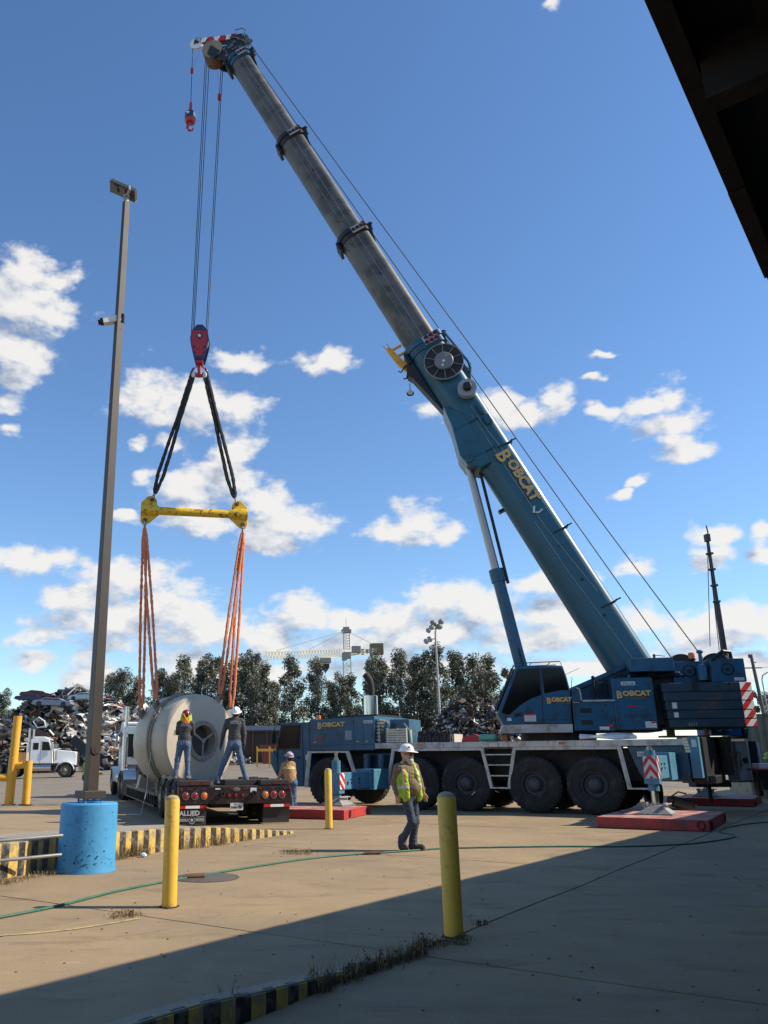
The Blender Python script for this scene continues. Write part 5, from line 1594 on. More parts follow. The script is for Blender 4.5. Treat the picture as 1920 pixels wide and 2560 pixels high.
# well deck with outriggers ribs along the side
m = MB(FTS); m.box(-1.30, 1.30, 4.3, 12.2, .42, .58); m.build('well_deck', TB, trl, bevel=.01)
m = MB(FTS); m.side([], 0, 0) if False else m.box(-1.0, 1.0, 4.25, 4.45, .42, .84); m.build('step_up', TB, trl)
m = MB(FTS); m.box(-1.44, -1.38, 4.4, 12.2, .50, .585); m.box(-1.44, -1.40, 4.4, 12.2, .20, .24); m.build('side_rail', TB, trl)
for k in range(18):
    yy = 4.5 + k * .44; m = MB(FTS); m.box(-1.44, -1.30, yy, yy + .05, .20, .52); m.build('side_rib', TB, trl)
for k in range(14):
    m = MB(FTS); m.box(-1.28, 1.28, 4.5 + k * .54, 4.5 + k * .54 + .52, .582, .605); m.build('deck_plank', WOOD, trl)
m = MB(FTS); m.prism([(-.7, 12.2, .5), (-.7, 13.6, 1.15), (-.7, 15.8, 1.15), (-.7, 15.8, .92), (-.7, 13.7, .9), (-.7, 12.4, .3)], (1.4, 0, 0)); m.build('gooseneck', TB, trl, bevel=.01)

# ------------------------------------------------------------------ tractor unit pulling the trailer
def tractor(name, M, label, paint, stacks_both=True, rear_view=True, rack=False):
    root = empty(name, M, label, 'semi truck')
    m = MB(M); m.box(-.45, .45, -.2, 6.6, .62, .92); m.build('chassis', DARK, root)
    # x across, y forward; rear axles at y .7, 2.0 ; front axle 5.6
    for yy in (.65, 1.95):
        for x_, f_ in ((-1.24, 0), (-.92, 0), (1.24, 1), (.92, 1)): tw(root, M, x_, yy, .52, f_)
    for x_, f_ in ((-1.20, 0), (1.20, 1)): tw(root, M, x_, 5.75, .52, f_)
    # cab
    m = MB(M)
    pr = [(3.1, 1.0), (3.1, 2.72), (3.35, 2.95), (4.1, 2.95), (4.45, 2.75), (4.75, 2.05), (4.80, 1.0)]
    m.prism([(-1.05, p_[0], p_[1]) for p_ in pr], (2.10, 0, 0)); m.build('cab', paint, root, bevel=.05)
    m = MB(M); hp_ = [(4.78, 1.0), (4.78, 2.02), (6.35, 1.86), (6.5, 1.70), (6.5, .85), (6.1, 1.0)]
    m.prism([(-.72, p_[0], p_[1]) for p_ in hp_], (1.44, 0, 0)); m.build('hood', paint, root, bevel=.05)
    for sgn in (-1, 1):
        m = MB(M); v = []
        for k in range(11):
            a = PI * (-.02 + 1.0 * k / 10); v.append((5.75 + math.cos(a) * .66, .52 + math.sin(a) * .64))
        x0, x1 = (sgn * .70, sgn * 1.22)
        vv = [(x0, p_[0], p_[1]) for p_ in v] + [(x1, p_[0], p_[1]) for p_ in v] + [(x1, p_[0], p_[1] - .06) for p_ in v]
        m.add(vv, [(i, i + 1, 12 + i, 11 + i) for i in range(10)] + [(11 + i, 12 + i, 23 + i, 22 + i) for i in range(10)], 0, True)
        m.build('front_fender', paint, root)
        x_ = sgn * 1.052
        m = MB(M); m.prism([(x_, 3.95, 1.95), (x_, 4.62, 1.95), (x_, 4.42, 2.55), (x_, 3.95, 2.6)], (sgn * .006, 0, 0)); m.build('door_window', GLASS, root)
        m = MB(M); m.prism([(x_, 3.3, 2.0), (x_, 3.7, 2.0), (x_, 3.7, 2.5), (x_, 3.3, 2.5)], (sgn * .006, 0, 0)); m.build('side_window', GLASS, root)
        m = MB(M)
        for (a, b) in (((3.86, 1.0), (3.86, 2.7)), ((4.72, 1.0), (4.72, 2.0))): m.prism([(x_, a[0], a[1]), (x_, a[0] + .015, a[1]), (x_, b[0] + .015, b[1]), (x_, b[0], b[1])], (sgn * .004, 0, 0))
        m.build('door_seam', BLACK, root)
        m = MB(M); m.tube((sgn * .95, 2.95, 1.0), (sgn * .95, 2.95, 2.35), .13, n=16); m.tube((sgn * .95, 2.95, 2.3), (sgn * .95, 2.95, 3.55), .07, n=14); m.build('exhaust_stack', CHROME, root)
        m = MB(M); m.tube((sgn * .9, 3.4, .68), (sgn * .9, 4.7, .68), .27, n=20); m.build('fuel_tank', CHROME, root)
        m = MB(M); m.box(sgn * 1.12, sgn * 1.2, 4.62, 4.85, 1.95, 2.45) if sgn > 0 else m.box(sgn * 1.2, sgn * 1.12, 4.62, 4.85, 1.95, 2.45); m.pipe([(sgn * 1.0, 4.7, 1.8), (sgn * 1.16, 4.72, 1.9)], .015); m.pipe([(sgn * 1.0, 4.6, 2.6), (sgn * 1.16, 4.72, 2.5)], .015); m.build('mirror', CHROME, root)
        m = MB(M); m.tube((sgn * .72, 4.95, 1.3), (sgn * .72, 4.95, 1.95), .15, n=14); m.build('air_cleaner', CHROME, root)
    m = MB(M); m.box(-.62, .62, 6.5, 6.55, .95, 1.78); m.build('grille', CHROME, root)
    m = MB(M); m.box(-1.2, 1.2, 6.55, 6.8, .42, .75); m.build('front_bumper', CHROME, root, bevel=.03)
    m = MB(M); m.prism([(-.95, 4.47, 2.70), (.95, 4.47, 2.70), (.95, 4.76, 2.08), (-.95, 4.76, 2.08)], (0, .012, .012)); m.build('windscreen', GLASS, root)
    m = MB(M); m.box(-.6, .6, 3.088, 3.1, 2.0, 2.55); m.build('rear_window', GLASS, root)
    # rear mudguards
    for sgn in (-1, 1):
        m = MB(M); v = []
        for k in range(7):
            a = PI * (.45 + .6 * k / 6); v.append((.65 + math.cos(a) * .62, .52 + math.sin(a) * .62))
        x0, x1 = sgn * .78, sgn * 1.25
        m.add([(x0, *p_) for p_ in v] + [(x1, *p_) for p_ in v], [(i, i + 1, 8 + i, 7 + i) for i in range(6)], 0, True); m.build('rear_mudguard', CHROME, root)
        m = MB(M); m.box(min(x0, x1), max(x0, x1), -.08, -.06, .2, .75); m.build('mudflap', FLAP, root)
    if rack:
        rk = bpy.data.objects.new('headache_rack', None); sc.collection.objects.link(rk); rk.parent = root; W[rk] = M.copy()
        m = MB(M)
        m.box(-.98, .98, 2.84, 2.90, 2.45, 2.75); m.box(-.98, .98, 2.84, 2.90, 1.25, 1.55)
        for x_ in (-.98, -.62, .55, .88): m.box(x_, x_ + .10, 2.84, 2.90, 1.5, 2.5)
        m.pipe([(-1.0, 2.87, 1.2), (-1.0, 2.87, 2.65), (-.9, 2.87, 2.82), (.9, 2.87, 2.82), (1.0, 2.87, 2.65), (1.0, 2.87, 1.2)], .06, 10)
        m.build('rack_frame', mat('polished_alu', (.62, .63, .64), .32, .8, .1, 4), rk)
        m = MB(M); m.box(-.9, .9, 2.93, 2.96, 1.5, 2.5); m.build('rack_recess', BLACK, rk)
        q = random.Random(3)
        for k in range(9):
            x_ = -.5 + k * .12
            m = MB(M); pts = [(x_ + q.uniform(-.02, .02), 2.80 + q.uniform(-.02, .03), 2.42 - j * .10) for j in range(9)]
            m.pipe(pts, .03, 6); m.build('chain', mat('chain_yellow', (.55, .33, .03), .6, 0, .4, 30) if k % 3 else mat('strap_orange', (.75, .18, .02), .7), rk)
        m = MB(M); m.box(-.5, .5, 2.78, 2.80, 1.95, 2.1); m.build('strap_bundle', MATS['strap_orange'], rk)
    return root


FTR = FT @ T(-.15, 12.6, 0)
WPAINT = mat('truck_white', (.80, .80, .78), .25, 0, .03, 2, coat=.5)
tractor('semi_truck', FTR, 'white tractor unit with a rack of yellow chains, pulling the drum trailer', WPAINT, rack=True)
wp = ground_pt(145, 1949)
FW = frame((wp.x + .3, wp.y + 1.2, ground_z(wp.x, wp.y)), Vector((.12, -.99, 0)))     # its y axis points right
tractor('semi_truck', FW @ T(0, -5.75, 0), 'small white semi truck parked in front of the scrap heap, at the left', WPAINT)

# ------------------------------------------------------------------ lamp post on its blue base
POLE = mat('pole_brown', (.046, .036, .026), .5, .1, .08, 3)
BASE = mat('blue_base_paint', (.055, .29, .54), .6, 0, .10, 2.5, .25, 12, dirt=(.03, .16, .32), dscale=3, damt=.22, streak=False)
bp_ = ground_pt(215, 2186)
lb = Vector((at(219, 2100, bp_.y + .38).x, bp_.y + .38, 0))
post = empty('lamp_post', Matrix.Translation(lb), 'tall square brown lamp post standing on a round blue concrete base', 'lamp post')
BR_ = .395
m = MB(Matrix.Translation(lb)); m.lathe([(BR_ + .01, 0), (BR_ + .005, .04), (BR_, .1), (BR_, .88), (BR_ - .02, .90), (.001, .90)], 56); bo = m.build('concrete_base', BASE, post)
# pits in the concrete
m = MB(Matrix.Translation(lb)); q = random.Random(6)
for k in range(90):
    if k < 40: a, z = -PI / 2 + q.gauss(.1, .5), abs(q.gauss(.16, .09)) + .03
    else: a, z = -PI / 2 + q.uniform(-1.4, 1.4), q.uniform(.05, .85)
    s_ = q.uniform(.004, .012) * (1.5 if k < 30 else 1)
    m.ball((math.cos(a) * (BR_ - .001), math.sin(a) * (BR_ - .001), z), s_, 6, sc_=(1, 1, .6))
m.build('paint_chips', mat('chipped_hollows', (.02, .06, .09), .9), post, kind='stuff')
ang = R(38)
MP = Matrix.Translation(lb) @ Matrix.Rotation(ang, 4, 'Z')
pz = 11.0
top = at(319, 505, lb.y)
lean = Vector((top.x - lb.x, 0, 0)) / top.z
m = MB(MP)
def ring(z, w): return [(-w, -w, z), (w, -w, z), (w, w, z), (-w, w, z)]
z1 = top.z
li = MP.to_3x3().inverted() @ Vector((lean.x * z1 * .35, 0, 0))
v = ring(.99, .082) + [(p_[0] + li.x, p_[1] + li.y, p_[2]) for p_ in ring(z1, .048)]
m.add(v, [(0, 1, 5, 4), (1, 2, 6, 5), (2, 3, 7, 6), (3, 0, 4, 7), (4, 5, 6, 7)]); m.build('pole_shaft', POLE, post, bevel=.006)
m = MB(MP); m.box(-.165, .165, -.165, .165, .955, 1.06); m.build('base_cover', POLE, post, bevel=.005)
for (x_, y_) in ((-.12, -.12), (.12, -.12), (.12, .12), (-.12, .12)):
    m = MB(MP); m.tube((x_, y_, .88), (x_, y_, .96), .014, n=8); m.build('anchor_bolt', BASE, post)
m = MB(MP); m.box(-.12, .12, -.12, .12, .915, .93); m.build('anchor_plate', BASE, post)
m = MB(MP); m.tube((.0, -.098, 1.62), (.0, -.078, 1.62), .065, n=24); m.tube((.03, -.103, 1.62), (.03, -.096, 1.62), .05, n=20); m.build('handhole_cover', POLE, post)
# the lamp head, a tilted flat box seen from below
ht = MP @ Vector((li.x, li.y, z1))
MHd = Matrix.Translation(ht + Vector((-.02, 0, .17))) @ Matrix.Rotation(R(27), 4, 'Y') @ Matrix.Rotation(R(-20), 4, 'X') @ Matrix.Diagonal((.80, .72, .8, 1))
LH = mat('lamp_head_grey', (.07, .07, .065), .5)
m = MB(MHd); m.box(-.42, .22, -.16, .16, .02, .13); m.build('lamp_head', LH, post, bevel=.01)
m = MB(MHd); m.box(-.40, -.02, -.13, .13, .005, .021); m.build('lamp_glass', mat('lamp_glass_grey', (.16, .17, .17), .2), post)
m = MB(MHd); m.box(-.22, -.16, -.06, .04, -.004, .006); m.box(-.28, -.24, -.14, -.1, -.004, .006); m.box(-.22, -.17, -.14, -.1, -.004, .006); m.build('lamp_fittings', BLACK, post)
m = MB(MHd); m.box(-.42, .22, .155, .165, .03, .12); m.build('lamp_edge', mat('pale_edge', (.4, .38, .34), .5), post)
m = MB(Matrix.Translation(ht)); m.tube((0, 0, 0), (0, 0, .10), .045, n=14); m.tube((0, 0, .08), (0, 0, .13), .06, n=14); m.pipe([(.02, -.05, .1), (.07, -.09, .18), (.05, -.06, .27)], .028, 8); m.pipe([(.02, .05, .1), (.03, .06, .2)], .03, 8); m.build('swivel_bracket', mat('bracket_grey', (.35, .34, .32), .45), post)
# security camera half way up
cp = at(288, 800, lb.y)
cm = empty('security_camera', Matrix.Translation(cp), 'white security camera with a black front, clamped to the left side of the lamp post', 'security camera')
MC = Matrix.Translation(cp) @ Matrix.Rotation(R(-14), 4, 'Y') @ Matrix.Rotation(R(8), 4, 'Z')
m = MB(MC); m.box(-.20, .10, -.055, .055, -.05, .05); m.box(-.24, .09, -.062, .062, .05, .058); m.build('camera_housing', WHITE, cm, bevel=.012)
m = MB(MC); m.tube((-.20, 0, 0), (-.25, 0, 0), .062, n=20); m.tube((-.25, 0, 0), (-.285, 0, 0), .045, n=20); m.build('lens_hood', BLACK, cm)
m = MB(Matrix.Translation(cp)); m.pipe([(-.02, 0, -.04), (.04, 0, -.02), (.10, 0, .02), (.13, 0, .03)], .022, 8); m.box(.11, .15, -.04, .04, -.05, .10); m.build('camera_arm', DARK, cm)
m = MB(Matrix.Translation(cp)); m.pipe([(.13, -.03, -.03), (.05, -.03, -.06), (.02, -.03, -.12), (.06, -.03, -.17), (.14, -.03, -.18)], .005, 5); m.build('camera_cable', DECAL, cm)

# ------------------------------------------------------------------ bollards, pipe barriers, rail
def bollard(px, py, h, r, label):
    g = ground_pt(px, py); g.y += r
    root = empty('bollard', Matrix.Translation(g), label, 'bollard', 'yellow concrete-filled bollards')
    m = MB(Matrix.Translation(g)); m.lathe([(r, -.02), (r, h - .01), (r - .004, h)], 36); m.build('pipe', YEL, root)
    m = MB(Matrix.Translation(g)); m.lathe([(r - .003, h - .004), (r * .85, h + .022), (r * .5, h + .040), (.001, h + .046)], 28); m.build('concrete_cap', mat('cap_worn_yellow', (.45, .33, .10), .8, 0, .2, 10, .3, 40, dirt=(.32, .29, .2), dscale=12, damt=.6), root)
    m = MB(Matrix.Translation(g)); q = random.Random(int(px)); pts = []
    for k in range(20):
        a = 2 * PI * k / 20; rr = r + .012 + q.uniform(0, .03); pts.append((math.cos(a) * rr, math.sin(a) * rr, .004))
    m.prism(pts, (0, 0, .008)); m.build('grout_ring', JOINT, root)
    return root


bollard(420, 2271, 1.07, .079, 'yellow bollard in the sun, between the blue lamp base and the trailer')
bollard(823, 2073, 1.22, .080, 'yellow bollard farthest away, beside the front outrigger')
bollard(1140, 2347, 1.15, .084, 'yellow bollard nearest the camera, in the shade right of the walking man')

g1 = ground_pt(22, 2012); g2 = ground_pt(64, 2012)
gate = empty('pipe_barrier', Matrix.Translation(g1), 'thick yellow pipe barrier with one tall and one short post at the left edge', 'barrier')
def vline(g, px, py): p = at(px, py, g.y); return p
t1 = at(45, 1790, g1.y)
m = MB(); m.tube(g1, g1.lerp(t1, .52), .155, n=26); m.tube(g1.lerp(t1, .52) - Vector((0, 0, .02)), t1, .145, n=26); m.build('tall_post', YELO, gate)
t2 = at(72, 1902, g2.y)
m = MB(); m.tube(g2, t2, .135, n=26); m.build('short_post', YELO, gate)
a = g1.lerp(t1, .44); b = Vector((t2.x, t2.y, t2.z - .14)); a = Vector((a.x, a.y, b.z - .02))
m = MB(); m.tube(a, b, .11, n=20); m.build('cross_pipe', YELO, gate)
c = g1.lerp(t1, .30); m = MB(); m.tube(Vector((c.x, c.y, c.z)), Vector((c.x - 4.5, c.y - .8, c.z + .05)), .13, n=20); m.build('long_pipe', YELO, gate)
bx0 = at(54, 1896, g1.y + .3); m = MB(); m.box(bx0.x - .15, bx0.x + .22, bx0.y - .2, bx0.y + .1, bx0.z - .18, bx0.z + .2); m.build('stop_block', mat('tan_block', (.42, .33, .2), .7), gate)
for g in (g1, g2):
    m = MB(Matrix.Translation(g)); m.lathe([(.001, .02), (.23, .02), (.25, .0)], 20)
    m.build('foot_plate', RUST, gate)

rail = empty('pipe_rail', Matrix.Translation((-3.9, 11.2, 0)), 'low grey two-pipe railing at the left edge, in front of the striped kerb', 'railing')
ya = 11.5
RA = mat('galvanised_pipe', (.30, .30, .29), .45, .5, .1, 6)
for z_ in (.23, .47):
    m = MB(); m.pipe([(-6.4, 10.4, z_), (-4.2, 11.2, z_ + .0), (-3.42, 11.62, z_ + .03), (-3.05, 11.9, z_ + .04)], .022, 10); m.build('rail_pipe', RA, rail)
for (x_, y_) in ((-3.82, 11.42), (-5.2, 10.86)):
    m = MB(); m.tube((x_, y_, 0), (x_, y_, .56), .024, n=10); m.build('rail_post', RUST, rail)

# ------------------------------------------------------------------ hose across the yard
def on_ground(lst, z=.02): return [ground_pt(x, y, z) for x, y in lst]
HG = mat('green_hose', (.025, .13, .085), .5, 0, .25, 6, dirt=(.08, .15, .11), dscale=5, damt=.4)
m = MB(); m.pipe(smooth_path(on_ground(((-90, 2310), (0, 2293), (145, 2264), (312, 2223), (480, 2192), (694, 2157), (800, 2143), (903, 2134), (960, 2131), (1030, 2126), (1105, 2121), (1250, 2118), (1400, 2116), (1560, 2116), (1712, 2110), (1790, 2101), (1828, 2094), (1838, 2089), (1815, 2083), (1797, 2078), (1812, 2070), (1840, 2064), (1880, 2058), (1960, 2052)), .014)), .014, 8)
o = m.build('garden_hose', HG, origin=(0, 12, 0)); props(o, 'long green hose snaking across the concrete behind the bollards', 'hose')
m = MB(Matrix.Translation(ground_pt(930, 2133, .02))); m.tube((-.12, -.01, 0), (.13, .01, 0), .027, n=10); o = m.build('hose_coupling', RUST, origin=tuple(ground_pt(930, 2133, 0))); props(o, 'short dark coupling on the hose just left of the walking man', 'hose coupling')
m = MB(Matrix.Translation(ground_pt(487, 2192, .02))); m.tube((-.14, -.03, .004), (.12, .035, .004), .028, n=10); o = m.build('hose_coupling', RUST, origin=tuple(ground_pt(487, 2192, 0))); props(o, 'short dark coupling on the hose beside the left yellow bollard', 'hose coupling')
# thin dark brown disc with a low rim, lying on the concrete
for (px, py, rr, lb_) in ((515, 2194, .42, 'round dark flat disc on the concrete beside the left bollard'),):
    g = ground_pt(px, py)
    root = empty('dark_disc', Matrix.Translation(g), lb_, 'manhole cover')
    m = MB(Matrix.Translation(g)); m.lathe([(.001, .007), (rr - .03, .007), (rr - .02, .004)], 36); m.build('disc', mat('disc_brown', (.12, .10, .078), .7, .2, .2, 8, .2, 40), root)
    m = MB(Matrix.Translation(g)); m.lathe([(rr - .018, .005), (rr, .009), (rr + .02, .003)], 36); m.build('rim', MATS['disc_brown'], root)
# ------------------------------------------------------------------ people: one continuous skin grown from a signed distance field
def surface_nets(Fg, org, h):
    nx, ny, nz = Fg.shape
    ins = Fg < 0
    c = np.zeros((nx - 1, ny - 1, nz - 1), int)
    for dx in (0, 1):
        for dy in (0, 1):
            for dz in (0, 1):
                c += ins[dx:nx - 1 + dx, dy:ny - 1 + dy, dz:nz - 1 + dz]
    act = (c > 0) & (c < 8)
    idx = -np.ones(act.shape, int); ii = np.argwhere(act); idx[act] = np.arange(len(ii))
    acc = np.zeros((len(ii), 3)); cnt = np.zeros(len(ii))
    cor = [(0, 0, 0), (1, 0, 0), (0, 1, 0), (1, 1, 0), (0, 0, 1), (1, 0, 1), (0, 1, 1), (1, 1, 1)]
    val = [Fg[ii[:, 0] + a, ii[:, 1] + b, ii[:, 2] + d] for a, b, d in cor]
    for i in range(8):
        for j in range(i + 1, 8):
            if sum(abs(a - b) for a, b in zip(cor[i], cor[j])) != 1: continue
            va, vb = val[i], val[j]
            m = (va < 0) != (vb < 0)
            t = va[m] / (va[m] - vb[m])
            p = np.array(cor[i])[None] * (1 - t)[:, None] + np.array(cor[j])[None] * t[:, None]
            acc[m] += p; cnt[m] += 1
    V = (acc / cnt[:, None] + ii) * h + org
    faces = []
    for ax in range(3):
        o1, o2 = [(1, 2), (2, 0), (0, 1)][ax]
        sl0 = [slice(None)] * 3; sl1 = [slice(None)] * 3
        sl0[ax] = slice(0, -1); sl1[ax] = slice(1, None)
        a, b = ins[tuple(sl0)], ins[tuple(sl1)]
        for sgn in (0, 1):
            e = np.argwhere((a & ~b) if sgn == 0 else (~a & b))
            e = e[(e[:, o1] > 0) & (e[:, o2] > 0) & (e[:, o1] < Fg.shape[o1] - 1) & (e[:, o2] < Fg.shape[o2] - 1)]
            def g(d1, d2):
                q = e.copy(); q[:, o1] -= d1; q[:, o2] -= d2
                return idx[q[:, 0], q[:, 1], q[:, 2]]
            f = np.stack([g(1, 1), g(0, 1), g(0, 0), g(1, 0)], 1)
            faces.append(f if sgn == 0 else f[:, ::-1])
    return V, np.concatenate(faces)


def sdf_mesh(name, prims, mats, h, parent, M, k=.03, wrinkle=.004):
    """prims: ('c', a, b, ra, rb, mat) tapered capsules or ('e', centre, radii, mat[, rotz])"""
    pts = []
    for p in prims:
        if p[0] == 'c': pts += [np.array(p[1]) - max(p[3], p[4]), np.array(p[1]) + max(p[3], p[4]), np.array(p[2]) - max(p[3], p[4]), np.array(p[2]) + max(p[3], p[4])]
        else: pts += [np.array(p[1]) - max(p[2]), np.array(p[1]) + max(p[2])]
    lo = np.min(pts, 0) - 3 * h; hi = np.max(pts, 0) + 3 * h
    n = np.ceil((hi - lo) / h).astype(int) + 1
    ax = [lo[i] + h * np.arange(n[i]) for i in range(3)]
    X, Y, Z = np.meshgrid(*ax, indexing='ij')
    D = np.full(X.shape, .2, np.float64)

    def ev(p, X, Y, Z):
        if p[0] == 'c':
            a, b = np.array(p[1], float), np.array(p[2], float); ab = b - a; L2 = max(1e-9, ab @ ab)
            t = np.clip(((X - a[0]) * ab[0] + (Y - a[1]) * ab[1] + (Z - a[2]) * ab[2]) / L2, 0, 1)
            return np.sqrt((X - a[0] - t * ab[0]) ** 2 + (Y - a[1] - t * ab[1]) ** 2 + (Z - a[2] - t * ab[2]) ** 2) - (p[3] + (p[4] - p[3]) * t)
        c, r = np.array(p[1], float), np.array(p[2], float)
        x, y, z = X - c[0], Y - c[1], Z - c[2]
        if len(p) > 4 and p[4]:
            cs, sn = math.cos(p[4]), math.sin(p[4]); x, y = x * cs + y * sn, -x * sn + y * cs
        q = np.sqrt((x / r[0]) ** 2 + (y / r[1]) ** 2 + (z / r[2]) ** 2)
        g = np.sqrt((x / r[0] ** 2) ** 2 + (y / r[1] ** 2) ** 2 + (z / r[2] ** 2) ** 2)
        return q * (q - 1) / np.maximum(g, 1e-6)
    for p in prims:
        if p[0] == 'c':
            R_ = max(p[3], p[4]); l, u = np.minimum(p[1], p[2]) - R_ - .08, np.maximum(p[1], p[2]) + R_ + .08; kk = min(k, min(p[3], p[4]) * .6)
        else:
            l, u = np.array(p[1]) - max(p[2]) - .08, np.array(p[1]) + max(p[2]) + .08; kk = min(k, min(p[2]) * .6)
        i0 = np.clip(((l - lo) / h).astype(int), 0, n - 1); i1 = np.clip(((u - lo) / h).astype(int) + 2, 1, n)
        s = tuple(slice(i0[j], i1[j]) for j in range(3))
        d = ev(p, X[s], Y[s], Z[s]); o = D[s]
        hh = np.maximum(kk - np.abs(d - o), 0) / kk
        D[s] = np.minimum(d, o) - hh * hh * kk * .25
    if wrinkle:
        D += wrinkle * (np.sin(X * 38 + 3 * np.sin(Z * 21)) * np.sin(Z * 55 + 4 * np.sin(X * 17 + Y * 23)) + .5 * np.sin(Z * 90 + Y * 40 + 5 * np.sin(X * 30)))
    V, Fc = surface_nets(D, lo, h)
    best = np.full(len(V), 9.); mi = np.zeros(len(V), int)
    for p in prims:
        d = ev(p, V[:, 0], V[:, 1], V[:, 2]); w = d < best; best[w] = d[w]; mi[w] = p[5] if p[0] == 'c' else p[3]
    me = bpy.data.meshes.new(name); me.from_pydata(V.tolist(), [], Fc.tolist())
    for m in mats: me.materials.append(m)
    me.polygons.foreach_set('material_index', mi[Fc[:, 0]].astype(np.int32))
    me.polygons.foreach_set('use_smooth', np.ones(len(Fc), bool)); me.update()
    return link(me, name, parent, M)


SKIN = mat('skin_tanned', (.50, .255, .165), .55, 0, .08, 12)
SHG = mat('shirt_charcoal', (.062, .060, .062), .85, 0, .15, 12, .25, 40)
SHK = mat('shirt_khaki', (.17, .125, .075), .85, 0, .15, 12, .25, 40)
COAT = mat('coat_tan', (.42, .25, .11), .85, 0, .15, 9, .25, 40)
JEAN = mat('jeans_blue', (.075, .125, .20), .85, 0, .25, 8, .3, 45, dirt=(.15, .21, .30), dscale=5, damt=.35)
JEAND = mat('jeans_dark', (.035, .050, .080), .85, 0, .25, 8, .3, 45, dirt=(.065, .08, .105), dscale=6, damt=.35)
BOOT = mat('boots_brown', (.045, .035, .025), .7, 0, .25, 10, .2)
BOOTT = mat('boots_tan', (.26, .18, .11), .7, 0, .25, 10, .2)
HIVIS = mat('hivis_lime', (.34, .47, .03), .8, 0, .1, 8)
HIVO = mat('hivis_orange', (.95, .22, .03), .8, 0, .1, 8)
SILVER = mat('reflective_tape', (.52, .48, .42), .5, 0, .1, 10)
BEARD = mat('grey_beard', (.52, .47, .40), .95, 0, .3, 40, .6, 90)
HAIR = mat('dark_hair', (.04, .03, .025), .9)
GLOVE = mat('glove_dark', (.04, .035, .03), .8)
HATW = mat('hard_hat_white', (.82, .82, .80), .3, 0, .03, 3, coat=.3)


def V3(*a): return np.array(a, float)


def hand(w, d, side, mat_i, size=1.0, curl=.5, fwd=(0, -1, 0)):
    """w wrist, d direction of the fingers; palm with four fingers and a thumb"""
    w, d = V3(*w), V3(*d); d = d / np.linalg.norm(d); f = V3(*fwd); f = f - d * (f @ d); f /= np.linalg.norm(f); s = np.cross(d, f)
    P = [('c', w, w + d * .05, .026, .030, mat_i), ('c', w + d * .04 + f * .018, w + d * .09 + f * .022, .022, .020, mat_i), ('c', w + d * .04 - f * .018, w + d * .09 - f * .022, .020, .018, mat_i)]
    for i, (o, L) in enumerate(((.033, .068), (.011, .078), (-.011, .072), (-.031, .055))):
        a = w + d * .09 + f * o; b = a + d * L * .5 * size + s * side * L * .15 * curl; c = b + d * L * .42 * size + s * side * L * .5 * curl
        P += [('c', a, b, .0095, .009, mat_i), ('c', b, c, .009, .0075, mat_i)]
    a = w + d * .03 + f * .028; b = a + d * .035 + f * .03; c = b + d * .035 + f * .008 + s * side * .012
    P += [('c', a, b, .013, .011, mat_i), ('c', b, c, .011, .009, mat_i)]
    return P


def shoe(ank, toe, mi, w=.045):
    ank, toe = V3(*ank), V3(*toe)
    heel = ank + (ank - toe) * V3(1, 1, 0) * .22; heel[2] = toe[2] + .005
    return [('c', ank, ank + V3(0, 0, -.03), .052, .05, mi), ('c', heel, toe, w, w * .85, mi), ('c', ank + V3(0, 0, -.02), toe + V3(0, 0, .012), .05, w * .8, mi)]


def head(c, look, mi, hair_i=None, s=1.0):
    """face with brow, nose, mouth, chin, ears; look = horizontal direction"""
    c = V3(*c); l = V3(*look); l /= np.linalg.norm(l); sd = np.cross(l, V3(0, 0, 1)); rz = math.atan2(l[1], l[0])
    P = [('e', c + V3(0, 0, .02) - l * .012, V3(.098, .078, .105) * s, mi, rz), ('e', c + l * .022 + V3(0, 0, -.045), V3(.068, .058, .072) * s, mi, rz),
         ('c', c + l * .092 * s + V3(0, 0, .012), c + l * .112 * s + V3(0, 0, -.022), .010, .015, mi),
         ('c', c + l * .085 + sd * .035 + V3(0, 0, .028), c + l * .085 - sd * .035 + V3(0, 0, .028), .011, .011, mi),
         ('c', c + l * .084 + sd * .018 + V3(0, 0, -.058), c + l * .084 - sd * .018 + V3(0, 0, -.058), .010, .010, mi),
         ('e', c + l * .062 + V3(0, 0, -.095), V3(.03, .03, .024) * s, mi)]
    for q in (-1, 1):
        P.append(('e', c + sd * q * .080 - l * .005 + V3(0, 0, -.005), V3(.018, .010, .030) * s, mi, rz))
    return P


def hat(c, look, material, parent, brim=.022, rear_brim=0.0, tilt=0.0, peak=.055, full=False):
    l = Vector(look).normalized(); M = frame(c, (l.x, l.y, 0)) @ Matrix.Rotation(tilt, 4, 'Y')
    M = M
    m = MB(W[parent] @ M)
    v = []; N = 32; rows = 9
    for k in range(rows + 1):
        ph = PI / 2 * k / rows
        for i in range(N):
            t = 2 * PI * i / N
            r = math.cos(ph)
            ridge = .008 * max(0, 1 - abs(math.sin(t)) * 5) * (1 if k > 1 else 0)
            v.append((.135 * r * math.cos(t), .112 * r * math.sin(t), .118 * math.sin(ph) ** .9 + ridge))
    f = [(k * N + i, k * N + (i + 1) % N, (k + 1) * N + (i + 1) % N, (k + 1) * N + i) for k in range(rows) for i in range(N)]
    m.add(v, f, 0, True)
    v = []
    for k, (e, z) in enumerate(((0, .0), (brim, -.008), (brim, -.014), (0, -.008))):
        for i in range(N):
            t = 2 * PI * i / N; fr = max(0, math.cos(t)) ** 2; ex = e + (peak * fr if (k in (1, 2) and not full) else 0) + (rear_brim if k in (1, 2) else 0)
            v.append(((.133 + ex) * math.cos(t), (.110 + ex * .9) * math.sin(t), z - (.02 * fr if k in (1, 2) else 0)))
    f = [(k * N + i, k * N + (i + 1) % N, (k + 1) * N + (i + 1) % N, (k + 1) * N + i) for k in range(3) for i in range(N)]
    m.add(v, [q[::-1] for q in f], 0, True)
    return m.build('hard_hat', material, parent), M


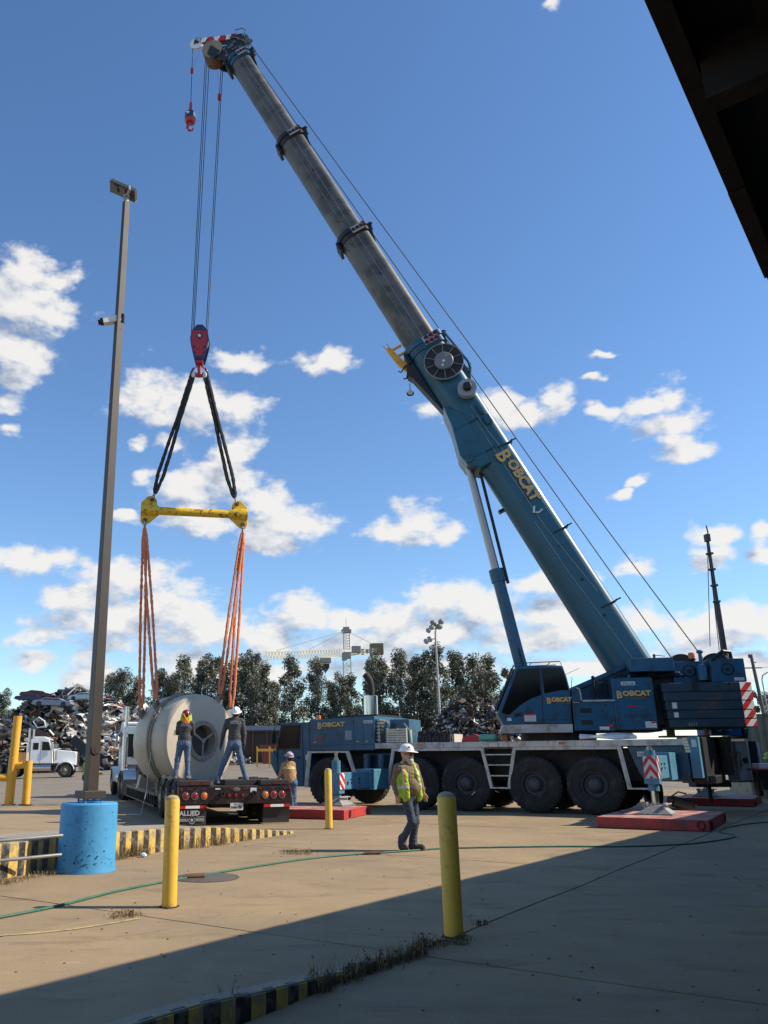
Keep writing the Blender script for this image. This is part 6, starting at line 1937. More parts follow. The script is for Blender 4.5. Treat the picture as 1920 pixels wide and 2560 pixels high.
def patch(parent, M, x, y, z, nx_, ny_, nz_, w, h, material, name='badge'):
    n = Vector((nx_, ny_, nz_)).normalized(); s = n.cross(Vector((0, 0, 1))).normalized(); u = s.cross(n)
    c = Vector((x, y, z)); m = MB(W[parent] @ M)
    m.prism([tuple(c + s * a + u * b) for a, b in ((-w, -h), (w, -h), (w, h), (-w, h))], tuple(n * .004)); m.build(name, material, parent)


# -- the bearded man walking to the right
gm = ground_pt(1030, 2127)
MW = Matrix.Translation((gm.x, gm.y + .05, 0))
man = empty('person', MW, 'bearded person in white hard hat and lime vest, walking to the right', 'person')
SN, SH, JE, BO = 0, 1, 2, 3
fd = V3(.72, -.69, 0); sd_ = V3(-.69, -.72, 0)      # facing, and his right-hand side (picture left)
P = []
hipL, hipR = V3(-.06, -.06, .82), V3(.075, .06, .83)
P += [('e', V3(.01, 0, .86), V3(.155, .125, .11), JE, .75), ('c', hipL, V3(.015, -.13, .46), .092, .066, JE), ('c', V3(.015, -.13, .46), V3(-.15, .0, .15), .064, .056, JE), ('c', V3(-.15, 0, .2), V3(-.155, .01, .11), .062, .066, JE),
      ('c', hipR, V3(.09, .02, .46), .090, .066, JE), ('c', V3(.09, .02, .46), V3(.035, .05, .14), .064, .056, JE), ('c', V3(.04, .05, .18), V3(.035, .05, .10), .062, .068, JE)]
P += shoe((-.155, .01, .10), (-.10, -.10, .045), BO) + shoe((.03, .05, .09), (.185, -.01, .045), BO)
tc = V3(-.01, 0, 1.12)
P += [('e', V3(.015, -.015, 1.0), V3(.175, .145, .16), SH, -.76), ('e', V3(.04, -.05, 1.02), V3(.12, .13, .13), SH, -.76), ('e', V3(-.02, 0, 1.20), V3(.135, .20, .20), SH, -.76), ('c', V3(-.15, -.09, 1.31), V3(.10, .10, 1.33), .085, .08, SH),
      ('c', V3(-.03, .0, 1.33), V3(-.025, -.01, 1.46), .066, .058, SN), ('c', V3(-.03, .0, 1.36), V3(-.03, .0, 1.40), .078, .070, SH)]
P += [('c', V3(-.19, -.10, 1.32), V3(-.25, -.06, 1.08), .072, .060, SH), ('c', V3(-.25, -.06, 1.08), V3(-.225, -.13, .90), .060, .045, SH)]
P += [('c', V3(.13, .12, 1.32), V3(.205, .13, 1.10), .070, .058, SH), ('c', V3(.205, .13, 1.10), V3(.245, .06, .93), .056, .042, SH)]
P += hand((-.222, -.135, .885), (.05, -.03, -1), 1, SN, fwd=(.7, -.7, 0), curl=.6) + hand((.248, .055, .915), (.22, -.12, -1), -1, SN, fwd=(.6, -.8, 0), curl=.5)
hc = V3(-.005, -.015, 1.535)
look = V3(.80, -.60, 0)
P += head(hc, look, SN)
sdf_mesh('body', P, [SKIN, SHK, JEAND, BOOT], .0085, man, MW, k=.035)
l_ = look / np.linalg.norm(look)
sdl = np.cross(l_, V3(0, 0, 1))
B_ = [('e', hc + l_ * .05 + V3(0, 0, -.11), V3(.062, .062, .075), 0, math.atan2(l_[1], l_[0])), ('c', hc + l_ * .092 + sdl * .028 + V3(0, 0, -.045), hc + l_ * .092 - sdl * .028 + V3(0, 0, -.045), .013, .013, 0), ('c', hc + sdl * .066 + V3(0, 0, -.02), hc + l_ * .06 + sdl * .035 + V3(0, 0, -.10), .022, .03, 0), ('c', hc - sdl * .066 + V3(0, 0, -.02), hc + l_ * .06 - sdl * .035 + V3(0, 0, -.10), .022, .03, 0), ('c', hc + l_ * .06 + V3(0, 0, -.13), hc + l_ * .055 + V3(0, 0, -.18), .042, .02, 0)]
sdf_mesh('beard', B_, [BEARD], .008, man, MW, k=.03, wrinkle=.004)
o, MH = hat(tuple(hc + V3(0, 0, .065) - l_ * .006), look, HATW, man)
patch(man, MH, .09, -.085, .055, .5, -.8, .3, .018, .014, RED); patch(man, MH, .128, .02, .055, 1, .1, .35, .012, .012, RED); patch(man, MH, -.09, -.085, .055, -.5, -.8, .3, .018, .013, RED)
m = MB(MW)
for q in (-1, 1):
    c = hc + l_ * .088 + sdl * q * .033 + V3(0, 0, .010)
    m.prism([tuple(c + sdl * a * .024 + V3(0, 0, b * .014)) for a, b in ((-1, -1), (1, -1), (1, 1), (-1, 1))], tuple(l_ * .012))
m.pipe([tuple(hc + l_ * .098 + sdl * .06 + V3(0, 0, .02)), tuple(hc + l_ * .108 + V3(0, 0, .02)), tuple(hc + l_ * .098 - sdl * .06 + V3(0, 0, .02))], .004, 5)
for q in (-1, 1): m.pipe([tuple(hc + l_ * .098 + sdl * q * .06 + V3(0, 0, .02)), tuple(hc + sdl * q * .08 + V3(0, 0, .015))], .004, 5)
m.build('glasses', GLASS, man)
# vest: shell round the chest, open at the front
VT = []
for (a, b, r0, r1, mi) in (
        # picture-left half (his right), wraps to the front edge
        ((-.13, -.075, 1.36), (-.085, -.17, 1.20), .045, .052, 0), ((-.085, -.17, 1.20), (-.075, -.19, 1.02), .052, .056, 0), ((-.075, -.19, 1.02), (-.065, -.18, .86), .056, .055, 1),
        ((-.17, -.09, 1.22), (-.165, -.12, .88), .058, .060, 0),
        ((.09, .03, 1.36), (.135, -.035, 1.20), .042, .045, 0), ((.135, -.035, 1.20), (.165, -.035, 1.02), .045, .046, 0), ((.165, -.035, 1.02), (.175, -.02, .86), .046, .050, 1),
        ((.15, .05, 1.24), (.185, .04, .90), .050, .052, 0)):
    VT.append(('c', a, b, r0, r1, 0))
VT += [('c', (-.06, -.02, 1.42), (-.125, -.085, 1.35), .040, .045, 0), ('c', (.03, .05, 1.42), (.09, .03, 1.36), .038, .042, 0), ('c', (-.10, -.17, .88), (-.09, -.16, .81), .05, .045, 0), ('c', (.17, -.02, .88), (.16, -.02, .81), .048, .04, 0)]
VT += [('e', V3(-.05, .07, 1.15), V3(.14, .13, .26), 0, -.76)]
VO = sdf_mesh('safety_vest', VT, [HIVIS, SILVER, HIVO], .009, man, MW, k=.04, wrinkle=.004)
me = VO.data
mi = np.zeros(len(me.polygons), np.int32)
for p_ in me.polygons:
    z = p_.center.z; x = p_.center.x
    if .985 < z < 1.03: mi[p_.index] = 1
    if x < .0 and z > 1.03 and -.125 < x < -.085: mi[p_.index] = 2 if x > -.10 else 1
    if x > .0 and z > 1.03 and .13 < x - (1.36 - z) * .12 < .15: mi[p_.index] = 1
me.polygons.foreach_set('material_index', mi)
m = MB(MW); m.cbox((-.165, -.16, .80), (.05, .02, .10)); m.build('phone', BLACK, man)
m = MB(MW)
for z in (1.30, 1.22, 1.14, 1.06, .98): m.ball((.055 - .01 * (1.3 - z), -.15 - .035 * math.sin((1.35 - z) * 6), z), .006, 6)
m.build('buttons', BLACK, man)


# -- two men standing on the trailer, seen from behind
def back_man(label, px, Y, zf, scale, joints, shirt, jeans, boots, lookd):
    g = at(px, 1950, Y); M = Matrix.Translation((g.x, Y, zf)) @ Matrix.Diagonal((scale, scale, scale, 1))
    root = empty('person', M, label, 'person')
    P = []
    J = {k: V3(*v) for k, v in joints.items()}
    sh = (J['shL'] + J['shR']) / 2; pel = (J['hipL'] + J['hipR']) / 2
    wd = np.linalg.norm(J['shR'] - J['shL']) / 2
    P += [('e', pel + V3(0, 0, .03), V3(.165, .125, .13), 2), ('e', pel + V3(-.075, .0, -.02) * V3(1, 1, 1) + V3(0, -.03, 0), V3(.09, .105, .10), 2), ('e', pel + V3(.075, -.03, -.02), V3(.09, .105, .10), 2)]
    for s in 'LR':
        P += [('c', J['hip' + s], J['kn' + s], .098, .070, 2), ('c', J['kn' + s], J['an' + s] + V3(0, 0, .03), .068, .055, 2), ('c', J['an' + s] + V3(0, 0, .06), J['an' + s] + V3(0, -.005, -.01), .062, .068, 2)]
        P += shoe(J['an' + s] + V3(0, 0, -.01), J['toe' + s], 3)
        P += [('c', J['sh' + s], J['el' + s], .070, .055, 1), ('c', J['el' + s], J['wr' + s], .053, .040, 1 if 'bare' not in joints else 0)]
    wst = pel * .75 + sh * .25 + V3(0, 0, .03)
    P += [('e', wst + V3(0, 0, .0), V3(.165, .125, .16), 1), ('e', (sh + pel) / 2 + V3(0, 0, .06), V3(wd * .82, .13, .22), 1), ('e', sh + V3(0, -.01, -.09), V3(wd * 1.02, .125, .15), 1), ('c', J['shL'] + V3(.04, 0, .02), sh + V3(0, 0, .07), .062, .06, 1), ('c', J['shR'] + V3(-.04, 0, .02), sh + V3(0, 0, .07), .062, .06, 1)]
    P += [('c', sh + V3(0, .01, .06), J['head'] + V3(0, 0, -.06), .062, .056, 0)]
    P += head(J['head'], lookd, 0)
    P.append(('e', J['head'] - V3(*lookd) * .03 + V3(0, 0, -.01), V3(.088, .075, .085), 4, math.atan2(lookd[1], lookd[0])))
    for s, sg in (('L', 1), ('R', -1)):
        d = J['wr' + s] - J['el' + s]
        P += hand(J['wr' + s], J.get('hd' + s, d) if 'hd' + s in J else d, sg, 5, fwd=(0, 1, 0))
    sdf_mesh('body', P, [SKIN, shirt, jeans, boots, HAIR, GLOVE], .010, root, M, k=.04, wrinkle=.0045)
    return root, M, J


J1 = dict(head=(.06, .03, 1.555), shL=(-.115, 0, 1.36), shR=(.215, 0, 1.36), elL=(-.17, .12, 1.14), elR=(.235, .13, 1.10), wrL=(.0, .26, 1.12), wrR=(.10, .27, 1.16), hipL=(-.06, 0, .86), hipR=(.10, 0, .86), knL=(-.13, -.01, .47), knR=(.12, .02, .47), anL=(-.17, -.02, .09), anR=(.135, .0, .09), toeL=(-.20, .15, .045), toeR=(.165, .16, .045))
r1, M1, _ = back_man('person with folded arms in red hard hat with lime neck shade, on the trailer', 455, 21.55, .985, .985, J1, SHG, JEAN, BOOTT, (.15, .99, 0))
hat((.06, .03, 1.60), (.2, 1, 0), mat('hard_hat_dark_red', (.16, .012, .012), .3, coat=.3), r1)
m = MB(M1)
c = Vector((.06, .03, 1.61)); v = []; N = 17
for k, (rr, z) in enumerate(((.125, 0.0), (.14, -.08), (.155, -.17), (.165, -.235))):
    for i in range(N):
        t = PI * (1.02 + .96 * i / (N - 1)); w_ = .008 * math.sin(i * 1.7 + k)
        v.append((c.x + (rr + w_) * math.cos(t), c.y + (rr + w_) * .9 * math.sin(t) + .02, c.z + z))
f = [(k * N + i, k * N + i + 1, (k + 1) * N + i + 1, (k + 1) * N + i) for k in range(3) for i in range(N - 1)]
m.add(v, f[:N - 1] + f[N - 1:2 * (N - 1)], 0, True); m.add(v, f[2 * (N - 1):], 1, True); m.build('neck_shade', [HIVIS, HIVO], r1)
m = MB(M1); m.pipe([(.0, -.10, 1.60), (.06, -.13, 1.50), (.13, -.14, 1.40)], .02, 6); m.build('orange_strip', HIVO, r1)
m = MB(M1); m.prism([(-.05, -.135, 1.30), (.16, -.135, 1.30), (.16, -.135, 1.355), (-.05, -.135, 1.355)], (0, .01, 0)); m.build('shirt_print', DECAL, r1)
text('BOBCAT', .055, M1 @ Matrix(((1, 0, 0, -.04), (0, 0, -1, -.137), (0, 1, 0, 1.308), (0, 0, 0, 1))), SHG, r1, off=.001)
J2 = dict(head=(.065, .04, 1.70), shL=(-.145, 0, 1.50), shR=(.225, 0, 1.50), elL=(-.245, .03, 1.19), elR=(.28, .03, 1.20), wrL=(-.295, .05, .95), wrR=(.275, .04, .96), hipL=(-.035, 0, .96), hipR=(.105, 0, .96), knL=(-.21, .03, .53), knR=(.21, .0, .55), anL=(-.365, .0, .09), anR=(.335, -.02, .09), toeL=(-.44, .12, .045), toeR=(.38, .14, .045))
r2_, M2, _ = back_man('person in white hard hat standing with legs wide apart on the trailer', 581, 21.0, .875, .985, J2, SHG, JEAN, BOOTT, (.1, .99, 0))
hat((.065, .03, 1.745), (.1, 1, .0), HATW, r2_, rear_brim=.02, full=True, tilt=-.35)
m = MB(M2); m.prism([(-.06, -.137, 1.44), (.20, -.137, 1.44), (.20, -.137, 1.50), (-.06, -.137, 1.50)], (0, .01, 0)); m.build('shirt_print', DECAL, r2_)
text('BOBCAT', .062, M2 @ Matrix(((1, 0, 0, -.05), (0, 0, -1, -.139), (0, 1, 0, 1.448), (0, 0, 0, 1))), SHG, r2_, off=.001)
# -- man in a tan coat by the driver's cab
J3 = dict(head=(-.10, .0, 1.56), shL=(-.28, 0, 1.36), shR=(.0, .02, 1.37), elL=(-.36, .03, 1.12), elR=(.04, .08, 1.12), wrL=(-.43, .06, .97), wrR=(.02, .10, .92), hipL=(-.12, 0, .86), hipR=(.02, 0, .86), knL=(-.06, .0, .47), knR=(.02, .03, .47), anL=(-.03, -.02, .09), anR=(.04, .04, .09), toeL=(-.06, .13, .045), toeR=(.02, .18, .045))
r3, M3, _ = back_man('person in tan work coat with yellow reflective bands, beside the driver cab of the crane', 733, 24.3, 0, .96, J3, COAT, JEAN, BOOT, (-.4, .9, 0))
hat((-.10, -.005, 1.61), (-.4, .9, 0), mat('hard_hat_patterned', (.55, .5, .55), .35, 0, .2, 9, dirt=(.35, .04, .06), dscale=11, damt=.5, coat=.3), r3, tilt=-.25)
P = [('e', (-.13, .0, 1.20), (.185, .15, .20), 0), ('e', (-.10, .0, 1.02), (.17, .145, .20), 0), ('e', (-.09, 0, .90), (.165, .14, .12), 0), ('c', (-.25, 0, 1.36), (-.02, .01, 1.37), .08, .08, 0), ('c', (-.13, .0, 1.38), (-.12, .0, 1.44), .085, .075, 0)]
co = sdf_mesh('work_coat', P, [COAT, mat('yellow_tape', (.75, .65, .25), .6)], .011, r3, M3, k=.05, wrinkle=.005)
mi = np.zeros(len(co.data.polygons), np.int32)
for p_ in co.data.polygons:
    if 1.245 < p_.center.z < 1.265 or 1.285 < p_.center.z < 1.305: mi[p_.index] = 1
co.data.polygons.foreach_set('material_index', mi)
# -- person behind the lamp post, facing right with an arm out
J5 = dict(head=(.03, .0, 1.58), shL=(-.02, -.17, 1.38), shR=(.0, .16, 1.38), elL=(.10, -.24, 1.14), elR=(.15, .2, 1.14), wrL=(.36, -.22, 1.02), wrR=(.36, .16, 1.04), hipL=(-.02, -.08, .88), hipR=(-.02, .08, .88), knL=(.01, -.09, .48), knR=(.0, .1, .48), anL=(-.03, -.09, .09), anR=(.02, .1, .09), toeL=(.12, -.09, .045), toeR=(.17, .1, .045))
r5, M5, _ = back_man('person in a lime safety vest, almost hidden behind the lamp post', 219, 29.5, 0, 1.0, J5, HIVIS, JEAND, BOOT, (1, -.1, 0))
hat((.03, .0, 1.63), (1, -.1, 0), HATW, r5)
# -- person stooping at the right edge
ge = at(1945, 1950, 25.5)
J6 = dict(head=(-.22, -.05, 1.42), shL=(-.12, -.17, 1.26), shR=(-.08, .16, 1.26), elL=(-.28, -.22, 1.02), elR=(-.2, .2, 1.0), wrL=(-.36, -.2, .82), wrR=(-.34, .16, .82), hipL=(.04, -.09, .86), hipR=(.05, .09, .86), knL=(.01, -.1, .47), knR=(.03, .1, .47), anL=(.04, -.1, .09), anR=(.05, .1, .09), toeL=(-.1, -.11, .045), toeR=(-.09, .1, .045))
r6, M6, _ = back_man('person in yellow hat bending over a bench, cut off by the right edge', 1950, 25.5, 0, 1.0, J6, mat('shirt_brown', (.20, .09, .05), .8), JEAND, BOOT, (-.9, -.3, 0))
hat((-.23, -.05, 1.47), (-.9, -.3, 0), mat('hard_hat_yellow', (.70, .72, .05), .35, coat=.3), r6, tilt=.3)
# ------------------------------------------------------------------ things beside and behind the crane, at the right
def at_ground(px, Y): p = at(px, 1900, Y); return Vector((p.x, Y, ground_z(p.x, Y)))


CT = mat('container_tan', (.36, .31, .20), .6, 0, .08, 1.2, .05, 20, dirt=(.22, .15, .08), dscale=3, damt=.3)
def container(label, M, L, Hh, Wd, material, cat='container'):
    root = empty('shipping_container', M, label, cat)
    m = MB(M); pts = []; n = int(L / .28)
    for k in range(n):
        x = .08 + k * (L - .16) / n; w = (L - .16) / n
        pts += [(x, .0), (x + w * .3, .0), (x + w * .42, .04), (x + w * .78, .04), (x + w * .9, .0)]
    pts.append((L - .08, 0))
    v = [(a, b, z) for (a, b) in pts for z in (.14, Hh - .1)]
    m.add(v, [(2 * i, 2 * i + 2, 2 * i + 3, 2 * i + 1) for i in range(len(pts) - 1)]); m.build('corrugated_side', material, root)
    m = MB(M); m.box(.0, L, .05, Wd, .1, Hh - .02); m.build('container_body', material, root)
    m = MB(M); m.box(0, L, -.02, .06, 0, .14); m.build('bottom_rail', material, root)
    m = MB(M); m.box(0, L, -.02, .06, Hh - .1, Hh); m.build('top_rail', material, root)
    for x in (0, L - .12):
        m = MB(M); m.box(x, x + .12, -.025, .08, 0, Hh); m.build('corner_post', material, root)
    return root


pc = at_ground(1868, 31.5)
container('tan corrugated container standing at the right edge behind the crane', frame(pc, (.985, -.17, 0)), 6.06, 2.95, 2.4, CT)
# service body with a black box, grey doors and a white cabinet, seen behind the rear outrigger
def wpanel(px0, px1, py0, py1, Y):
    a, b = at(px0, py0, Y), at(px1, py1, Y); return a.x, b.x, b.z, a.z


def tbox(root, name, px0, px1, py0, py1, Y, depth, material, bevel=.01, mi=0):
    x0, x1, z0, z1 = wpanel(px0, px1, py0, py1, Y)
    m = MB(); m.box(x0, x1, Y, Y + depth, z0, z1); return m.build(name, material, root, bevel=bevel)


YS = 25.2
g = at_ground(1820, YS)
svc = empty('service_truck', Matrix.Translation((g.x, YS + .6, 0)), 'dark service truck body with grey doors and white side cabinet behind the rear outrigger', 'service truck')
tbox(svc, 'black_body', 1736, 1812, 1842, 1960, YS + .3, 1.2, BLACK)
tbox(svc, 'grey_door', 1811, 1826, 1841, 1938, YS - .05, .5, mat('door_grey', (.22, .21, .19), .5, 0, .2, 5))
tbox(svc, 'grey_door', 1827, 1838, 1841, 1938, YS - .03, .5, MATS['door_grey'])
tbox(svc, 'white_cabinet', 1837, 1880, 1853, 1951, YS, .7, mat('cabinet_white', (.36, .37, .39), .45, 0, .06, 3))
tbox(svc, 'cabinet_frame', 1824, 1884, 1950, 1956, YS - .02, .75, STEEL)
tbox(svc, 'equipment_case', 1882, 1890, 1857, 1940, YS + .1, .5, WHITE)
tbox(svc, 'black_mast', 1889, 1897, 1853, 1990, YS - .2, .15, BLACK)
tbox(svc, 'white_strip', 1897, 1903, 1856, 1925, YS - .05, .3, WHITE)
c = at(1863, 1901, YS - .01); m = MB(Matrix.Translation(c) @ Matrix.Rotation(PI / 2, 4, 'X')); m.lathe([(.001, .02), (.075, .02), (.08, .0)], 20); m.build('round_vent', BLACK, svc)
for px in (1829, 1846):
    c = at(px, 1885, YS - .1); m = MB(Matrix.Translation(c))
    for k in range(5): m.pipe([(0, 0, -.0 - k * .05), (.04, -.03, -.1 - k * .05), (-.02, -.02, -.22 - k * .06)], .012, 5)
    m.pipe([(.06 * math.cos(t), -.02, .06 * math.sin(t)) for t in [2 * PI * i / 12 for i in range(12)]], .016, 6, closed=True); m.build('hanging_chains', mat('brass_chain', (.3, .22, .1), .4, .7), svc)
c = at(1810, 1960, YS + .5)
tw(svc, Matrix.Identity(4), c.x - 2.0, YS + .5, .5, 1)
tbox(svc, 'frame_beam', 1740, 1830, 1955, 1968, YS + .2, .5, DARK)
# welding machine (blue) above it
YM = 25.0
g = at_ground(1810, YM)
wm_ = empty('welding_machine', Matrix.Translation((g.x, YM + .4, at(1810, 1843, YM).z)), 'blue engine welder with white lettering on the truck bed behind the counterweights', 'welder')
tbox(wm_, 'machine_case', 1774, 1856, 1800, 1838, YM, .9, mat('welder_blue', (.012, .10, .30), .4, coat=.2), bevel=.02)
tbox(wm_, 'black_end', 1856, 1866, 1815, 1846, YM, .9, BLACK)
tbox(wm_, 'front_panel', 1866, 1878, 1822, 1846, YM + .02, .8, mat('grey_panel', (.4, .4, .38), .5))
for k in range(5): tbox(wm_, 'control_knob', 1867, 1871, 1822 + k * 5, 1825 + k * 5, YM - .01, .03, BLACK, bevel=0)
c0 = at(1797, 1823, YM)
m = MB(Matrix.Translation((c0.x, YM - .004, c0.z)) @ Matrix.Rotation(PI / 2, 4, 'X')); m.lathe([(.001, .002), (.075, .002), (.075, 0)], 24); m.build('round_emblem', DECAL, wm_)
for k in range(2):
    m = MB(Matrix.Translation((c0.x, YM - .008, c0.z))); m.prism([(-.045 + .04 * k, 0, -.03), (-.015 + .04 * k, 0, -.03), (.005 + .04 * k, 0, .03), (-.025 + .04 * k, 0, .03)], (0, -.003, 0)); m.build('emblem_bar', MATS['welder_blue'], wm_)
text('Miller', .12, Matrix(((1, 0, 0, c0.x + .11), (0, 0, -1, YM - .004), (0, 1, 0, c0.z - .04), (0, 0, 0, 1))), DECAL, wm_, off=.003)
tbox(wm_, 'tan_bracket', 1668, 1686, 1820, 1839, YM - .2, .4, mat('tan_steel', (.35, .30, .2), .6)) if False else None
# bed cross member with two posts under the counterweight
bed = empty('support_frame', Matrix.Translation(at(1725, 1840, 24.2)), 'tan steel support frame under the counterweight stack', 'frame')
tbox(bed, 'post', 1670, 1689, 1820, 1840, 24.2, .15, mat('tan_steel', (.35, .30, .2), .6)); tbox(bed, 'post', 1764, 1773, 1818, 1838, 24.2, .15, MATS['tan_steel'])
tbox(bed, 'bearer', 1660, 1776, 1839, 1843, 24.1, .4, MATS['tan_steel'])
# generator set, grey with red band
YG = 23.9
gs = empty('generator', Matrix.Translation(at_ground(1770, YG)), 'grey and black generator with a red top band standing on the far mat', 'generator')
x0, x1, z0, z1 = wpanel(1746, 1792, 1875, 1925, YG)
m = MB(); m.prism([(x0, YG, z0), (x1, YG, z0), (x1 + .02, YG, z1 - .1), (x1 - .02, YG, z1), (x0 - .02, YG, z1), (x0 - .02, YG, z1 - .1)], (0, .5, 0)); m.build('case', mat('generator_grey', (.055, .06, .065), .5), gs, bevel=.015)
m = MB(); m.box(x0 - .03, x1 + .04, YG - .01, YG + .5, z1 - .12, z1 - .03); m.build('red_band', RED, gs)
m = MB(); m.box(x1 - .12, x1 + .05, YG - .015, YG + .5, z1 - .20, z1 - .12); m.build('red_corner', RED, gs)
m = MB(); m.pipe([(x0, YG + .1, z1), (x0 + .02, YG + .1, z1 + .05), (x1 - .05, YG + .1, z1 + .05), (x1 - .03, YG + .1, z1)], .015, 6); m.build('carry_bar', DECAL, gs)
m = MB(); m.box(x0 - .05, x1 + .15, YG - .05, YG + .6, z0 - .18, z0 - .02); m.tube((x0 + .3, YG + .3, .24), (x0 + .3, YG + .3, z0 - .1), .05); m.build('stand', BLACK, gs)
q = random.Random(12); m = MB()
for k in range(14): m.ball((q.uniform(x0, x1 + .2), YG - .06, q.uniform(z0 - .18, z0 + .08)), q.uniform(.015, .04), 6)
m.build('fittings', STEEL, gs, kind='stuff')
# pump lying between the mats
cpx = at(1700, 1975, 22.6)
pm = empty('pump', Matrix.Translation((cpx.x, 22.6, .0)), 'dark hydraulic pump lying on the ground between the two rear mats', 'pump')
m = MB(Matrix.Translation((cpx.x, 22.6, .30))); m.tube((-.22, 0, .06), (.24, -.05, -.06), .14, n=18); m.tube((.24, -.05, -.06), (.30, -.055, -.07), .10, n=16); m.box(-.25, .1, -.12, .12, -.30, -.1); m.build('pump_body', mat('pump_dark', (.09, .085, .075), .5, .3, .2, 5), pm)
m = MB(Matrix.Translation((cpx.x, 22.6, .30))); m.tube((-.34, 0, .12), (-.24, 0, .08), .08, n=12); m.build('rusty_end', RUST, pm)
m = MB(Matrix.Translation((cpx.x, 22.6, .30))); m.pipe([(-.3, 0, .15), (-.1, -.1, .3), (.1, -.1, .25)], .02, 6); m.build('hose', BLACK, pm)
# bench with papers
bn = empty('workbench', Matrix.Translation(at_ground(1915, 24.3)), 'small red-topped bench with white papers at the right edge', 'bench')
tbox(bn, 'bench_top', 1894, 1965, 1922, 1926, 24.1, .6, RED); tbox(bn, 'paper_stack', 1897, 1950, 1908, 1922, 24.3, .4, WHITE, bevel=.03)
tbox(bn, 'leg', 1896, 1900, 1926, 1990, 24.1, .06, BLACK); tbox(bn, 'leg', 1960, 1964, 1926, 1990, 24.1, .06, BLACK)
tbox(bn, 'cabinet', 1903, 1958, 1927, 1975, 24.15, .5, BLACK)
# loose gear on the crane deck: white hose coil, orange cloth, red case, green bottle
def deckp(s, y=.4): return FC @ Vector((s, y, 1.908))
p = deckp(8.6)
o = MB(Matrix.Translation(p)); q = random.Random(2)
for k in range(3): o.pipe([(-.9 + .04 * k, .1 * k, .06 + .03 * k), (-.4, .1 * k - .05, .09), (.1, .1 * k, .05 + .05 * k), (.6, .12 * k - .1, .07 + .03 * k)], .045, 8)
props(o.build('white_hose', WHITE, origin=tuple(p)), 'bundle of white pipe lying on the crane deck below the cab', 'pipe')
for (s_, lab, nm, cat, mt_, dims) in ((4.3, 'red tool case on the crane deck left of the ladder', 'tool_case', 'tool case', RED, (.55, .3, .22)), (5.5, 'orange bag on the crane deck under the operator cab', 'tool_bag', 'bag', mat('bag_orange', (.6, .25, .08), .8), (.22, .25, .24)), (2.0, 'slatted white crate on the crane deck behind the engine housing', 'crate', 'crate', mat('crate_white', (.62, .58, .45), .7), (.68, .5, .44))):
    p = deckp(s_)
    root = empty(nm, FC @ T(s_, .4, 1.908), lab, cat)
    if nm == 'crate':
        for z in range(6):
            m = MB(FC @ T(s_, .12, 1.908)); m.box(0, dims[0], 0, .02, .02 + z * .07, .07 + z * .07); m.build('slat', mt_, root)
        for x in (0, dims[0] - .04, dims[0] / 2):
            m = MB(FC @ T(s_, .12, 1.908)); m.box(x, x + .04, .021, .05, 0, dims[2]); m.build('crate_post', mt_, root)
        m = MB(FC @ T(s_, .12, 1.908)); m.box(.02, dims[0] - .02, .06, .45, 0, dims[2] - .05); m.build('contents', mat('crate_fill', (.4, .3, .15), .9), root)
    else:
        m = MB(FC @ T(s_, .4, 1.908)); m.side([(0, 0), (dims[0], 0), (dims[0] - .03, dims[2] * .8), (dims[0] * .7, dims[2]), (.05, dims[2] * .7)], 0, dims[1]); m.build('case_body', mt_, root, bevel=.02)
        m = MB(FC @ T(s_, .4, 1.908)); m.pipe([(.1, .0, dims[2] * .7), (dims[0] / 2, -.03, dims[2] + .05), (dims[0] - .08, 0, dims[2] * .8)], .012, 6); m.build('handle', BLACK, root)
p = FC @ Vector((5.0, .35, 1.908)); root = empty('gas_bottle', Matrix.Translation(p), 'pale green gas bottle lying on the crane deck next to the red case', 'gas bottle')
m = MB(FC @ T(4.92, .35, 2.02)); m.tube((0, 0, 0), (.42, 0, 0), .10, n=16); m.ball((.42, 0, 0), .10, 12); m.build('bottle_body', mat('bottle_green', (.16, .42, .28), .5), root)

# ------------------------------------------------------------------ scrap heaps
SC = [mat('scrap_grey', (.34, .33, .31), .5, .4, .4, 8), mat('scrap_pale', (.72, .69, .63), .5, .1, .3, 8), mat('scrap_dark', (.035, .035, .038), .6, .2, .4, 8), mat('scrap_rust', (.16, .085, .05), .8, .1, .4, 8),
      mat('scrap_olive', (.13, .14, .10), .7, .1, .4, 8), mat('scrap_brown', (.10, .065, .05), .8, 0, .4, 8), mat('scrap_blue', (.07, .12, .20), .5, .2, .3, 8), mat('scrap_red', (.30, .05, .04), .6, .1, .3, 8), mat('scrap_beige', (.40, .33, .24), .7, 0, .3, 8)]


def heap_height(x, y, prof, cy, dy):
    """prof: list of (x, height)"""
    if x <= prof[0][0] or x >= prof[-1][0]: h = 0
    else:
        for (a, ha), (b, hb) in zip(prof, prof[1:]):
            if a <= x <= b: t = (x - a) / (b - a); t = t * t * (3 - 2 * t); h = ha + (hb - ha) * t; break
    u = max(0, 1 - ((y - cy) / dy) ** 2)
    return h * u ** .6 + .5 * math.sin(x * 1.1 + y) * math.sin(x * .37 + 1) * (1 if h > 1 else 0)


